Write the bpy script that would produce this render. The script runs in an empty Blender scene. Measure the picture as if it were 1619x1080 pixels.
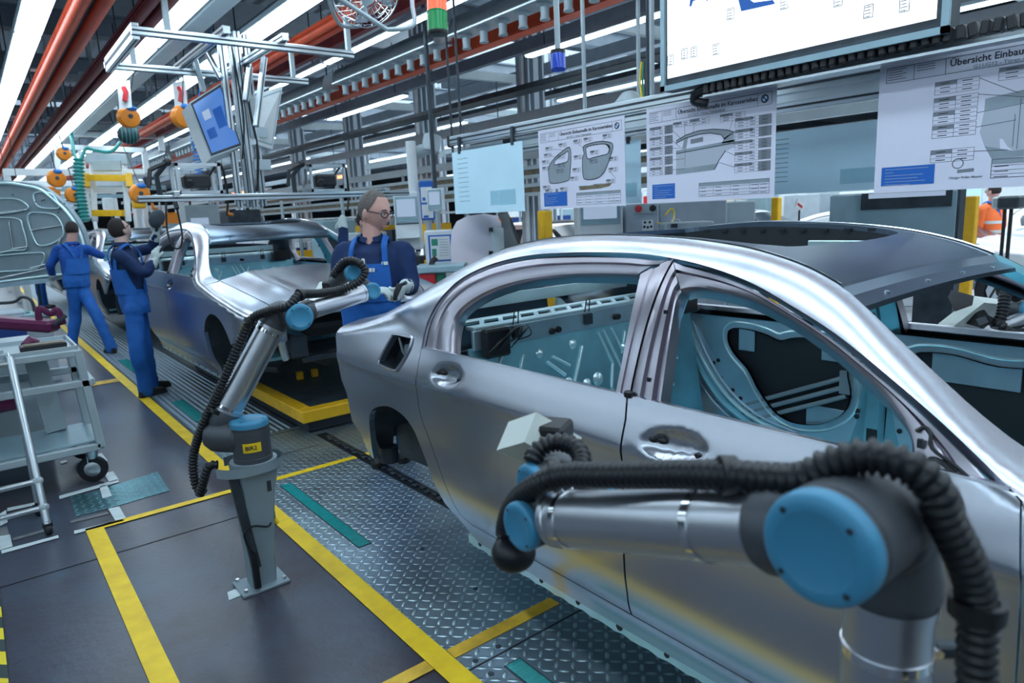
import bpy, bmesh, math, random
import numpy as np
from mathutils import Vector, Matrix, Quaternion, geometry, noise
random.seed(7)
S = bpy.context.scene
COL = S.collection

# ------------------------------------------------------------------ camera, world, lights, exposure
FPX, CX0, CY0 = 1079.0, 809.5, 540.0
CAMZ = 1.70
def _basis():
    Y = Vector((-60 - CX0, 375 - CY0, FPX)).normalized()
    X = Vector((2200 - CX0, 270 - CY0, FPX)); X = (X - X.dot(Y) * Y).normalized()
    Z = X.cross(Y)
    if Z.y > 0: Z = -Z
    return X, Y, Z
_BX, _BY, _BZ = _basis()
def toworld(c): return Vector((_BX.dot(c), _BY.dot(c), _BZ.dot(c)))
CAMP = Vector((0, 0, CAMZ))
def ray(px, py): return toworld(Vector(((px - CX0) / FPX, (py - CY0) / FPX, 1.0)))
def at(px, py, depth): return CAMP + ray(px, py) * depth
def onx(px, py, x): d = ray(px, py); return CAMP + d * (x / d.x)
def ony(px, py, y): d = ray(px, py); return CAMP + d * (y / d.y)
def onz(px, py, z): d = ray(px, py); return CAMP + d * ((z - CAMZ) / d.z)

cam = bpy.data.cameras.new('camera'); camo = bpy.data.objects.new('camera', cam); COL.objects.link(camo)
cam.sensor_width = 36; cam.lens = 36 * FPX / 1619; cam.clip_end = 300; cam.clip_start = 0.02
r_, u_, b_ = toworld(Vector((1, 0, 0))), toworld(Vector((0, -1, 0))), toworld(Vector((0, 0, -1)))
m = Matrix((r_, u_, b_)).transposed().to_4x4(); m.translation = CAMP; camo.matrix_world = m
cam.dof.use_dof = True; cam.dof.focus_distance = 2.9; cam.dof.aperture_fstop = 4.0
S.camera = camo

w = bpy.data.worlds.new('world'); S.world = w; w.use_nodes = True
w.node_tree.nodes['Background'].inputs[0].default_value = (0.34, 0.52, 0.72, 1)
w.node_tree.nodes['Background'].inputs[1].default_value = 0.42
S.view_settings.view_transform = 'Standard'; S.view_settings.look = 'None'
S.view_settings.exposure = 0.12; S.view_settings.gamma = 1; S.view_settings.use_curve_mapping = False
LAMP_E = 8.5          # the fluorescent strips over the line (built with their housings below)
def area(name, loc, size, power, color, rot=(0, 0, 0)):
    l = bpy.data.lights.new(name, 'AREA'); l.shape = 'RECTANGLE'; l.size, l.size_y = size; l.energy = power; l.color = color
    o = bpy.data.objects.new(name, l); o.location = loc; o.rotation_euler = rot; COL.objects.link(o); return o
# fill lights added below the ceiling to brighten the hall
area('fill_light_left', (-6.0, 8, 5.9), (4.0, 30), 450, (0.58, 0.82, 1.0))
area('fill_light_right', (13.0, 12, 5.9), (9.0, 44), 4800, (0.78, 0.92, 1.0))
area('fill_light_back', (3.0, 34, 5.9), (8.0, 20), 1500, (0.72, 0.88, 1.0))

# ------------------------------------------------------------------ materials
MATS = {}
def nt(name):
    mt = bpy.data.materials.new(name); mt.use_nodes = True; MATS[name] = mt
    return mt, mt.node_tree, mt.node_tree.nodes['Principled BSDF']
def mat(name, col, rough=.5, metal=0.0, var=0.0, scale=6, bump=0.0, bscale=60, stretch=None, emit=None, alpha=None, trans=0, spec=.5, coat=0, rvar=0):
    mt, t, b = nt(name); N = t.nodes; L = t.links
    c = tuple(col) + (1,)
    b.inputs['Base Color'].default_value = c; b.inputs['Roughness'].default_value = rough; b.inputs['Metallic'].default_value = metal
    b.inputs['Specular IOR Level'].default_value = spec; b.inputs['Coat Weight'].default_value = coat
    if trans: b.inputs['Transmission Weight'].default_value = trans
    if alpha is not None: b.inputs['Alpha'].default_value = alpha
    if emit: b.inputs['Emission Color'].default_value = tuple(emit[0]) + (1,); b.inputs['Emission Strength'].default_value = emit[1]
    tc = N.new('ShaderNodeTexCoord'); mp = N.new('ShaderNodeMapping'); L.new(tc.outputs['Object'], mp.inputs[0])
    if stretch: mp.inputs['Scale'].default_value = stretch
    if var or rvar:
        n = N.new('ShaderNodeTexNoise'); n.inputs['Scale'].default_value = scale; n.inputs['Detail'].default_value = 6; L.new(mp.outputs[0], n.inputs[0])
        if var:
            r = N.new('ShaderNodeValToRGB'); r.color_ramp.elements[0].position = .3; r.color_ramp.elements[1].position = .7
            r.color_ramp.elements[0].color = tuple(x * (1 - var) for x in col) + (1,); r.color_ramp.elements[1].color = tuple(min(1, x * (1 + var)) for x in col) + (1,)
            L.new(n.outputs[0], r.inputs[0]); L.new(r.outputs[0], b.inputs['Base Color'])
        if rvar:
            mr = N.new('ShaderNodeMapRange'); mr.inputs['From Min'].default_value = .3; mr.inputs['From Max'].default_value = .7
            mr.inputs['To Min'].default_value = rough - rvar; mr.inputs['To Max'].default_value = rough + rvar
            L.new(n.outputs[0], mr.inputs[0]); L.new(mr.outputs[0], b.inputs['Roughness'])
    if bump:
        n = N.new('ShaderNodeTexNoise'); n.inputs['Scale'].default_value = bscale; n.inputs['Detail'].default_value = 4; L.new(mp.outputs[0], n.inputs[0])
        bp = N.new('ShaderNodeBump'); bp.inputs['Strength'].default_value = bump; bp.inputs['Distance'].default_value = .01
        L.new(n.outputs[0], bp.inputs['Height']); L.new(bp.outputs[0], b.inputs['Normal'])
    return mt
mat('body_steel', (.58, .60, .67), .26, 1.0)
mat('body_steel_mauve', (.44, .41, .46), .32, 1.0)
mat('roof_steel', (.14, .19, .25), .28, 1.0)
mat('inner_steel', (.30, .62, .72), .32, .8, var=.16, scale=5, bump=.15, bscale=14)
mat('inner_light', (.70, .90, .96), .30, .7, var=.1, scale=5)
mat('inner_panel', (.58, .74, .84), .32, .8, var=.12, scale=5)
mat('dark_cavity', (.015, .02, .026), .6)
mat('dark_metal', (.05, .065, .08), .5, .5, var=.3, scale=8)
mat('black_plastic', (.012, .013, .016), .42, var=.2)
mat('black_rubber', (.006, .008, .012), .42, bump=.05)
mat('chrome', (.75, .76, .78), .12, 1.0)
mat('aluminium', (.62, .68, .72), .32, 1.0, var=.06, scale=8)
mat('tube_steel', (.60, .62, .67), .34, 1.0)
mat('post_grey', (.25, .32, .36), .42, .1, var=.06)
mat('robot_grey', (.085, .095, .11), .45, .3, var=.06)
mat('robot_blue', (.055, .28, .47), .42, 0, var=.05)
mat('light_grey_paint', (.42, .50, .54), .4, .1, var=.06)
mat('cool_grey_paint', (.30, .44, .50), .42, .1, var=.08)
mat('white_paint', (.72, .76, .78), .4, 0, var=.05)
mat('white_plastic', (.68, .74, .70), .5, 0, var=.04)
mat('yellow_paint', (.95, .50, .01), .45, 0, var=.1, scale=10)
mat('yellow_tape', (.95, .60, .012), .5, 0, var=.14, scale=9)
mat('yellow_tape_dark', (.66, .40, .03), .5, 0, var=.25, scale=12)
mat('white_tape', (.62, .70, .72), .55, 0, var=.12, scale=12)
mat('old_tape', (.19, .20, .21), .55, 0, var=.3, scale=16)
mat('orange_paint', (.92, .11, .03), .42, 0, var=.08)
mat('dark_red_paint', (.26, .03, .035), .45, 0, var=.15)
mat('beam_grey', (.22, .27, .33), .55, .1, var=.1)
mat('column_grey', (.42, .48, .54), .55, .05, var=.08)
mat('ceiling_deck', (.045, .058, .07), .6, .2, var=.3, scale=2)
mat('floor_glass', (.02, .30, .30), .18, 0, var=.2, scale=14, stretch=(1, 6, 1), spec=.7)
mat('lamp_white', (.9, .95, 1), .4, emit=((.68, .87, 1.0), LAMP_E))
mat('lamp_green', (0, .2, .05), .3, emit=((.0, .30, .10), .18))
mat('lamp_red', (.5, .03, .02), .3, emit=((1, .10, .04), 1.6))
mat('lamp_orange', (.8, .3, .1), .4, emit=((1.0, .32, .12), 2.2))
mat('light_aisle', (.42, .45, .50), .28, .0, var=.12, scale=2)
mat('lamp_blue', (.01, .05, .4), .2, emit=((.01, .06, .5), .2))
mat('screen_blue', (.05, .15, .4), .3, emit=((.09, .20, .50), .5))
mat('screen_pale', (.1, .15, .2), .3, emit=((.36, .46, .62), .75))
mat('screen_white', (.8, .9, 1), .3, emit=((.86, .95, 1.0), 1.15))
mat('paper', (.68, .68, .80), .6, 0)
mat('paper_back', (.60, .84, .96), .45, 0, var=.05, scale=2)  # light coming through the sheets is put into this pale colour
mat('ink', (.03, .035, .05), .6)
mat('ink_grey', (.20, .22, .26), .6)
mat('draw_grey', (.26, .31, .35), .6, 0, var=.1)
mat('draw_light', (.42, .45, .52), .6, 0)
mat('label_blue', (.008, .12, .48), .5)
mat('skin', (.58, .32, .27), .5, var=.08, scale=12)
mat('skin_pale', (.62, .40, .34), .5, var=.08, scale=12)
mat('hair_grey', (.12, .10, .095), .8, var=.3, scale=90, bump=.4, bscale=300)
mat('hair_brown', (.022, .014, .013), .8, var=.3, scale=90, bump=.4, bscale=300)
mat('shirt_navy', (.002, .020, .088), .85, var=.18, scale=9, bump=.25, bscale=26)
mat('shirt_blue', (.006, .075, .36), .85, var=.15, scale=9, bump=.3, bscale=22)
mat('overall_blue', (.008, .11, .42), .8, var=.12, scale=9, bump=.3, bscale=22)
mat('glove_grey', (.50, .58, .58), .8, var=.08, scale=20, bump=.3, bscale=70)
mat('shoe_black', (.008, .009, .012), .5, bump=.1)
mat('vest_orange', (.90, .16, .03), .6, var=.08)
mat('reflective', (.6, .62, .62), .4)
mat('hose_green', (.03, .28, .26), .4)
mat('hose_blue', (.02, .16, .5), .4)
mat('balancer_orange', (.85, .26, .02), .4, var=.1)
mat('purple_plastic', (.16, .015, .15), .4, var=.15)
mat('crimson_plastic', (.13, .012, .07), .4, var=.15)
mat('red_plastic', (.55, .02, .03), .4)
mat('green_plastic', (.03, .25, .16), .45)
mat('blue_box', (.01, .05, .24), .5)
mat('shelf_brown', (.16, .13, .08), .6, var=.35, scale=10)
mat('clear_sheet', (.45, .75, .85), .15, 0, alpha=.35)
mat('car_white', (.75, .77, .8), .25, 0, coat=.4)
mat('window_dark', (.03, .045, .06), .15)
mat('eye_white', (.7, .7, .7), .3)

def floor_mat():
    mt, t, b = nt('concrete_floor'); N = t.nodes; L = t.links
    tc = N.new('ShaderNodeTexCoord')
    n = N.new('ShaderNodeTexNoise'); n.inputs['Scale'].default_value = .8; n.inputs['Detail'].default_value = 8; n.inputs['Roughness'].default_value = .65; L.new(tc.outputs['Object'], n.inputs[0])
    r = N.new('ShaderNodeValToRGB'); e = r.color_ramp.elements
    e[0].position = .34; e[0].color = (.046, .028, .033, 1); e[1].position = .68; e[1].color = (.070, .105, .155, 1)  # bluer end of the ramp paints the cool sheen into the concrete
    L.new(n.outputs[0], r.inputs[0])
    s = N.new('ShaderNodeTexNoise'); s.inputs['Scale'].default_value = 26; s.inputs['Detail'].default_value = 6; L.new(tc.outputs['Object'], s.inputs[0])
    r2 = N.new('ShaderNodeValToRGB'); r2.color_ramp.elements[0].position = .27; r2.color_ramp.elements[1].position = .36
    r2.color_ramp.elements[0].color = (.35, .35, .35, 1); L.new(s.outputs[0], r2.inputs[0])
    mx = N.new('ShaderNodeMix'); mx.data_type = 'RGBA'; mx.blend_type = 'MULTIPLY'; mx.inputs[0].default_value = .6
    L.new(r.outputs[0], mx.inputs[6]); L.new(r2.outputs[0], mx.inputs[7]); L.new(mx.outputs[2], b.inputs['Base Color'])
    mr = N.new('ShaderNodeMapRange'); mr.inputs['To Min'].default_value = .20; mr.inputs['To Max'].default_value = .42; L.new(n.outputs[0], mr.inputs[0]); L.new(mr.outputs[0], b.inputs['Roughness'])
    # scuffs
    bp = N.new('ShaderNodeBump'); bp.inputs['Strength'].default_value = .12; bp.inputs['Distance'].default_value = .01; L.new(s.outputs[0], bp.inputs['Height']); L.new(bp.outputs[0], b.inputs['Normal'])
floor_mat()
def plate_mat(name, base, cell=.045):
    mt, t, b = nt(name); N = t.nodes; L = t.links
    def M(op, a, c=None):
        n = N.new('ShaderNodeMath'); n.operation = op
        for i, x in enumerate((a, c)):
            if x is None: continue
            if isinstance(x, (int, float)): n.inputs[i].default_value = x
            else: L.new(x, n.inputs[i])
        return n.outputs[0]
    tc = N.new('ShaderNodeTexCoord'); sp = N.new('ShaderNodeSeparateXYZ'); L.new(tc.outputs['Object'], sp.inputs[0])
    u = M('DIVIDE', sp.outputs[0], cell); v = M('DIVIDE', sp.outputs[1], cell)
    par = M('MODULO', M('ADD', M('ADD', M('FLOOR', u), M('FLOOR', v)), 1000), 2)
    sg = M('SUBTRACT', M('MULTIPLY', par, 2), 1)
    fu = M('SUBTRACT', M('FRACT', u), .5); fv = M('SUBTRACT', M('FRACT', v), .5)
    fv2 = M('MULTIPLY', fv, sg)
    a = M('MULTIPLY', M('ADD', fu, fv2), .707); c = M('MULTIPLY', M('SUBTRACT', fu, fv2), .707)
    d = M('ADD', M('POWER', M('ABSOLUTE', M('DIVIDE', a, .50)), 2), M('POWER', M('ABSOLUTE', M('DIVIDE', c, .19)), 2))
    h = M('SUBTRACT', 1, M('MINIMUM', d, 1))
    bp = N.new('ShaderNodeBump'); bp.inputs['Strength'].default_value = 1; bp.inputs['Distance'].default_value = .003; L.new(h, bp.inputs['Height']); L.new(bp.outputs[0], b.inputs['Normal'])
    n = N.new('ShaderNodeTexNoise'); n.inputs['Scale'].default_value = 2.2; n.inputs['Detail'].default_value = 8; L.new(tc.outputs['Object'], n.inputs[0])
    r = N.new('ShaderNodeValToRGB'); e = r.color_ramp.elements; e[0].position = .3; e[1].position = .7
    e[0].color = tuple(x * .65 for x in base) + (1,); e[1].color = tuple(x * 1.2 for x in base) + (1,)
    L.new(n.outputs[0], r.inputs[0])
    mx = N.new('ShaderNodeMix'); mx.data_type = 'RGBA'; L.new(M('MULTIPLY', h, .6), mx.inputs[0]); L.new(r.outputs[0], mx.inputs[6]); mx.inputs[7].default_value = tuple(min(1, x * 2.2) for x in base) + (1,)
    L.new(mx.outputs[2], b.inputs['Base Color'])
    b.inputs['Metallic'].default_value = .85; b.inputs['Roughness'].default_value = .36
plate_mat('diamond_plate', (.36, .46, .54)); plate_mat('diamond_plate_teal', (.12, .28, .32))
def rib_mat(name, col, period, axis=0, rough=.4, metal=.7, lo=.35, dist=.01):
    mt, t, b = nt(name); N = t.nodes; L = t.links
    tc = N.new('ShaderNodeTexCoord'); sp = N.new('ShaderNodeSeparateXYZ'); L.new(tc.outputs['Object'], sp.inputs[0])
    d = N.new('ShaderNodeMath'); d.operation = 'MULTIPLY'; d.inputs[1].default_value = 2 * math.pi / period; L.new(sp.outputs[axis], d.inputs[0])
    s = N.new('ShaderNodeMath'); s.operation = 'SINE'; L.new(d.outputs[0], s.inputs[0])
    bp = N.new('ShaderNodeBump'); bp.inputs['Distance'].default_value = dist; L.new(s.outputs[0], bp.inputs['Height']); L.new(bp.outputs[0], b.inputs['Normal'])
    b.inputs['Base Color'].default_value = tuple(col) + (1,); b.inputs['Metallic'].default_value = metal; b.inputs['Roughness'].default_value = rough
rib_mat('ribbed_plate', (.38, .48, .56), .05, 0)
rib_mat('deck_corrugated', (.10, .13, .16), .35, 0, .5, .3, dist=.05)
def hazard_mat():
    mt, t, b = nt('hazard_stripes'); N = t.nodes; L = t.links
    tc = N.new('ShaderNodeTexCoord'); sp = N.new('ShaderNodeSeparateXYZ'); L.new(tc.outputs['Object'], sp.inputs[0])
    a = N.new('ShaderNodeMath'); a.operation = 'ADD'; L.new(sp.outputs[0], a.inputs[0]); L.new(sp.outputs[1], a.inputs[1])
    k = N.new('ShaderNodeMath'); k.operation = 'MULTIPLY'; k.inputs[1].default_value = 4.5; L.new(a.outputs[0], k.inputs[0])
    f = N.new('ShaderNodeMath'); f.operation = 'FRACT'; L.new(k.outputs[0], f.inputs[0])
    g = N.new('ShaderNodeMath'); g.operation = 'GREATER_THAN'; g.inputs[1].default_value = .5; L.new(f.outputs[0], g.inputs[0])
    mx = N.new('ShaderNodeMix'); mx.data_type = 'RGBA'; L.new(g.outputs[0], mx.inputs[0]); mx.inputs[6].default_value = (.8, .62, .02, 1); mx.inputs[7].default_value = (.03, .05, .05, 1)
    L.new(mx.outputs[2], b.inputs['Base Color']); b.inputs['Roughness'].default_value = .5
hazard_mat()

# ------------------------------------------------------------------ mesh helpers
def thing(name, label, cat, loc=(0, 0, 0), rz=0, group=None):
    o = bpy.data.objects.new(name, None); COL.objects.link(o); o.location = loc; o.rotation_euler = (0, 0, rz); o.empty_display_size = .1
    o['label'] = label; o['category'] = cat
    if group: o['group'] = group
    return o
def tag(o, label, cat, group=None, kind=None):
    o['label'] = label; o['category'] = cat
    if group: o['group'] = group
    if kind: o['kind'] = kind
    return o
def struct(o): o['kind'] = 'structure'; return o
def copy_tree(o, loc, label, rz=None, group=None, scale=None):
    r = o.copy(); COL.objects.link(r); r.location = loc; r['label'] = label
    if rz is not None: r.rotation_euler = (0, 0, rz)
    if group: r['group'] = group
    if scale: r.scale = scale
    for ch in list(o.children):
        c = ch.copy(); COL.objects.link(c); c.parent = r
        for g in list(ch.children):
            d = g.copy(); COL.objects.link(d); d.parent = c
    return r
def frame_of(d, up=(0, 0, 1)):
    d = Vector(d).normalized(); up = Vector(up)
    if abs(d.dot(up)) > .98: up = Vector((0, 1, 0)) if abs(d.y) < .9 else Vector((1, 0, 0))
    x = d.cross(up).normalized(); y = x.cross(d).normalized()
    return x, y, d
class MB:
    def __init__(s): s.v = []; s.f = []; s.mi = []; s.cur = 0
    def add(s, V, F):
        n = len(s.v); s.v += [tuple(p) for p in V]; s.f += [tuple(i + n for i in f) for f in F]; s.mi += [s.cur] * len(F); return s
    def box(s, c, size, rot=None, bev=0.0):
        hx, hy, hz = (q / 2 for q in size); c = Vector(c)
        b = min(bev, hx * .9, hy * .9, hz * .9)
        if b <= 0:
            V = [Vector((x * hx, y * hy, z * hz)) for x in (-1, 1) for y in (-1, 1) for z in (-1, 1)]
            F = [(0, 1, 3, 2), (4, 6, 7, 5), (0, 4, 5, 1), (2, 3, 7, 6), (0, 2, 6, 4), (1, 5, 7, 3)]
        else:
            V = []; idx = {}
            for x in (-1, 1):
                for y in (-1, 1):
                    for z in (-1, 1):
                        for k in range(3):
                            p = [x * hx, y * hy, z * hz]
                            for q in range(3):
                                if q != k: p[q] -= (x, y, z)[q] * b
                            idx[(x, y, z, k)] = len(V); V.append(Vector(p))
            F = []
            for k in range(3):
                a, d = [q for q in range(3) if q != k]
                for sgn in (-1, 1):
                    q = []
                    for sa, sd in ((-1, -1), (1, -1), (1, 1), (-1, 1)):
                        key = [0, 0, 0]; key[k] = sgn; key[a] = sa; key[d] = sd; q.append(idx[tuple(key) + (k,)])
                    if (sgn == 1) == (k == 1): q.reverse()
                    F.append(tuple(q))
                # edges along axis k: between faces a and d
                for sa in (-1, 1):
                    for sd in (-1, 1):
                        q = []
                        for sk, fk in ((-1, a), (1, a), (1, d), (-1, d)):
                            key = [0, 0, 0]; key[k] = sk; key[a] = sa; key[d] = sd; q.append(idx[tuple(key) + (fk,)])
                        F.append(tuple(q))
            for x in (-1, 1):
                for y in (-1, 1):
                    for z in (-1, 1): F.append(tuple(idx[(x, y, z, k)] for k in range(3)))
        if rot is not None:
            R = rot if isinstance(rot, Matrix) else Matrix.Rotation(rot, 3, 'Z'); V = [R @ p for p in V]
        return s.add([c + p for p in V], F)
    def bar(s, a, b, wd, ht, up=(0, 0, 1), bev=0):
        a = Vector(a); b = Vector(b); x, y, d = frame_of(b - a, up)
        R = Matrix((x, y, d)).transposed(); return s.box((a + b) / 2, (wd, ht, (b - a).length), R, bev)
    def sweep(s, path, rad, n=12, cap=True, flat=1.0, up=(0, 0, 1)):
        P = [Vector(p) for p in path]; k = len(P)
        if isinstance(rad, (int, float)): rad = [rad] * k
        x = None; V = []; F = []
        for i in range(k):
            d = (P[min(i + 1, k - 1)] - P[max(i - 1, 0)])
            if d.length < 1e-9: d = Vector((0, 0, 1))
            d.normalize()
            if x is None: x, y, _ = frame_of(d, up)
            else:
                x = (x - x.dot(d) * d)
                if x.length < 1e-6: x, y, _ = frame_of(d, up)
                x.normalize(); y = x.cross(d)
            for j in range(n):
                a = 2 * math.pi * j / n
                V.append(P[i] + (x * math.cos(a) + y * math.sin(a) * flat) * rad[i])
        for i in range(k - 1):
            for j in range(n):
                F.append((i * n + j, i * n + (j + 1) % n, (i + 1) * n + (j + 1) % n, (i + 1) * n + j))
        if cap: F.append(tuple(range(n - 1, -1, -1))); F.append(tuple((k - 1) * n + j for j in range(n)))
        return s.add(V, F)
    def cyl(s, a, b, r, r2=None, n=20, cap=True, bev=0):
        a = Vector(a); b = Vector(b); r2 = r if r2 is None else r2
        if bev:
            d = (b - a).normalized()
            return s.sweep([a, a + d * .0001, a + d * bev, b - d * bev, b - d * .0001, b], [r - bev, r - bev, r, r2, r2 - bev, r2 - bev], n, cap)
        return s.sweep([a, b], [r, r2], n, cap)
    def lathe(s, a, axis, prof, n=28):
        """prof: (distance along axis, radius)"""
        a = Vector(a); d = Vector(axis).normalized(); x, y, _ = frame_of(d); V = []; F = []
        for (h, r) in prof:
            for j in range(n):
                t = 2 * math.pi * j / n; V.append(a + d * h + (x * math.cos(t) + y * math.sin(t)) * max(r, 1e-5))
        for i in range(len(prof) - 1):
            for j in range(n): F.append((i * n + j, i * n + (j + 1) % n, (i + 1) * n + (j + 1) % n, (i + 1) * n + j))
        return s.add(V, F)
    def ell(s, c, r, rot=None, n=16, m_=10):
        V = []; F = []; c = Vector(c)
        for i in range(m_ + 1):
            ph = math.pi * i / m_
            for j in range(n):
                t = 2 * math.pi * j / n; p = Vector((r[0] * math.sin(ph) * math.cos(t), r[1] * math.sin(ph) * math.sin(t), r[2] * math.cos(ph)))
                if rot is not None: p = rot @ p
                V.append(c + p)
        for i in range(m_):
            for j in range(n): F.append((i * n + j, (i + 1) * n + j, (i + 1) * n + (j + 1) % n, i * n + (j + 1) % n))
        return s.add(V, F)
    def quad(s, *p): return s.add(p, [tuple(range(len(p)))])
    def prism(s, pts, d):
        """closed outline pts (3-D) extruded along vector d"""
        n = len(pts); P = [Vector(p) for p in pts]; d = Vector(d)
        V = P + [p + d for p in P]; F = [tuple(range(n - 1, -1, -1)), tuple(range(n, 2 * n))]
        F += [(i, (i + 1) % n, (i + 1) % n + n, i + n) for i in range(n)]
        return s.add(V, F)
    def loft(s, rows, closed=False):
        n = len(rows[0]); V = [p for r in rows for p in r]; F = []
        for i in range(len(rows) - 1):
            for j in range(n if closed else n - 1):
                F.append((i * n + j, i * n + (j + 1) % n, (i + 1) * n + (j + 1) % n, (i + 1) * n + j))
        return s.add(V, F)
    def pieces(s):
        """the separate pieces collected so far, each as its own MB"""
        par = list(range(len(s.v)))
        def find(a):
            while par[a] != a: par[a] = par[par[a]]; a = par[a]
            return a
        for f in s.f:
            a = find(f[0])
            for i in f[1:]: par[find(i)] = a
        out = {}
        for f, mi in zip(s.f, s.mi): out.setdefault(find(f[0]), []).append((f, mi))
        res = []
        for fs in out.values():
            m2 = MB(); idx = {}
            for f, mi in fs:
                for i in f:
                    if i not in idx: idx[i] = len(m2.v); m2.v.append(s.v[i])
                m2.f.append(tuple(idx[i] for i in f)); m2.mi.append(mi)
            res.append(m2)
        return res
    def each(s, name, mt, parent=None, **kw):
        """build every separate piece as an object of its own"""
        return [p.build(name, mt, parent, **kw) for p in s.pieces()]
    def build(s, name, mt, parent=None, smooth=35, org=None, local=False):
        me = bpy.data.meshes.new(name)
        o3 = Vector((0, 0, 0))
        if parent is not None and not local:
            o3 = parent.location.copy(); q = parent.parent
            while q is not None: o3 += q.location; q = q.parent
        if org is not None: o3 = Vector(org)
        me.from_pydata([tuple(Vector(p) - o3) for p in s.v], [], s.f)
        bm = bmesh.new(); bm.from_mesh(me); bmesh.ops.recalc_face_normals(bm, faces=bm.faces); bm.to_mesh(me); bm.free()
        mts = mt if isinstance(mt, (list, tuple)) else [mt]
        for q in mts: me.materials.append(MATS[q])
        if len(mts) > 1:
            for p, k in zip(me.polygons, s.mi): p.material_index = k
        if smooth:
            for p in me.polygons: p.use_smooth = True
            me.set_sharp_from_angle(angle=math.radians(smooth))
        o = bpy.data.objects.new(name, me); COL.objects.link(o)
        if parent is not None: o.parent = parent
        elif org is not None: o.location = org
        return o
def spline(pts, n=8, closed=False):
    P = [Vector(p) for p in pts]; k = len(P); out = []
    rng = range(k if closed else k - 1)
    for i in rng:
        a, b, c, d = (P[(i - 1) % k], P[i], P[(i + 1) % k], P[(i + 2) % k]) if closed else (P[max(i - 1, 0)], P[i], P[i + 1], P[min(i + 2, k - 1)])
        for j in range(n):
            t = j / n
            out.append(.5 * ((2 * b) + (c - a) * t + (2 * a - 5 * b + 4 * c - d) * t * t + (3 * b - 3 * c + d - a) * t ** 3))
    if not closed: out.append(P[-1])
    return out
def resample(path, n):
    P = [Vector(p) for p in path]; L = [0]
    for a, b in zip(P, P[1:]): L.append(L[-1] + (b - a).length)
    out = []; j = 0
    for i in range(n):
        t = L[-1] * i / (n - 1)
        while j < len(P) - 2 and L[j + 1] < t: j += 1
        s_ = (L[j + 1] - L[j]) or 1e-9; out.append(P[j].lerp(P[j + 1], min(1, (t - L[j]) / s_)))
    return out
def corrugated(mb, pts, r, pitch=.012, n=14, amp=.13):
    """ribbed hose along control points"""
    path = spline(pts, 14); L = sum((b - a).length for a, b in zip(path, path[1:])); k = max(4, int(L / pitch * 4))
    path = resample(path, k); pat = (1 + amp, 1 + amp, 1 - amp, 1 - amp)
    mb.sweep(path, [r * pat[i % 4] for i in range(k)], n); return path
def text_mb(txt, size, name, mt, parent, M, extrude=.0006, align='LEFT', bold=.018):
    """lettering as a real mesh laid in the plane of matrix M (x right, y up, z out)"""
    cu = bpy.data.curves.new('t', 'FONT'); cu.body = txt; cu.size = size; cu.extrude = extrude; cu.align_x = align; cu.resolution_u = 2; cu.offset = size * bold
    to = bpy.data.objects.new('t', cu); COL.objects.link(to)
    me = bpy.data.meshes.new_from_object(to.evaluated_get(bpy.context.evaluated_depsgraph_get())); bpy.data.objects.remove(to)
    me.transform(M); me.materials.clear(); me.materials.append(MATS[mt]); me.name = name
    off = parent.location.copy() if parent else Vector((0, 0, 0)); me.transform(Matrix.Translation(-off))
    o = bpy.data.objects.new(name, me); COL.objects.link(o); o.parent = parent; return o

# ------------------------------------------------------------------ the hall: floor, ceiling, walls
FL = MB(); FL.quad((-16, -12, 0), (40, -12, 0), (40, 95, 0), (-16, 95, 0)); struct(FL.build('floor', 'concrete_floor', smooth=0))
c_ = MB(); c_.box((12, 41, 6.6), (56, 107, .12)); struct(c_.build('ceiling', 'deck_corrugated', smooth=0))
for nm, c, s_ in (('wall_left', (-16.1, 41.5, 3.3), (.2, 107, 6.6)), ('wall_right', (40.1, 41.5, 3.3), (.2, 107, 6.6)), ('wall_back', (12, 95.1, 3.3), (56, .2, 6.6)), ('wall_front', (12, -12.1, 3.3), (56, .2, 6.6))):
    q = MB(); q.box(c, s_); struct(q.build(nm, 'light_grey_paint', smooth=0))
def strip(name, pts, z, mt, kind=None):
    q = MB(); q.prism([(x, y, z - .0015) for x, y in pts], (0, 0, .0015)); o = q.build(name, mt, smooth=0); return o
def rect(x0, x1, y0, y1): return [(x0, y0), (x1, y0), (x1, y1), (x0, y1)]
# steel treads of the moving line
t = thing('tread_plate_floor', 'chequered steel walkway plates beside and under the front car', 'floor plate', (1.9, 2, 0))
o = MB().box((2.60, 1.0, -.0), (2.70, 9.0, .006)).build('steel_plate', 'diamond_plate', t, smooth=0)
q = MB(); q.box((1.575, 1.95, .0035), (.65, .006, .002)); q.box((2.6, 5.42, .0035), (2.7, .006, .002)); q.box((1.575, 4.9, .0035), (.65, .006, .002)); q.build('plate_seam', 'black_rubber', t, smooth=0)
q = MB()
for x, y in ((1.30, 1.98), (1.42, 1.99), (1.30, 1.88), (1.30, 4.85), (1.3, 5.36), (1.62, 2.9), (1.6, 2.4)): q.cyl((x, y, .002), (x, y, .005), .012, n=10)
q.build('plate_screw', 'dark_metal', t)
q = MB(); q.box((1.60, 24.5, 0), (.66, 38.0, .008)); tag(q.build('ribbed_walkway', 'ribbed_plate', smooth=0), 'ribbed steel walkway running back past the two standing workers', 'floor plate')
q = MB(); q.box((2.78, 24.5, -.002), (1.66, 38.0, .012)); tag(q.build('line_bed', 'dark_metal', smooth=0), 'dark steel bed of the assembly line under the cars behind', 'floor plate')
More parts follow.
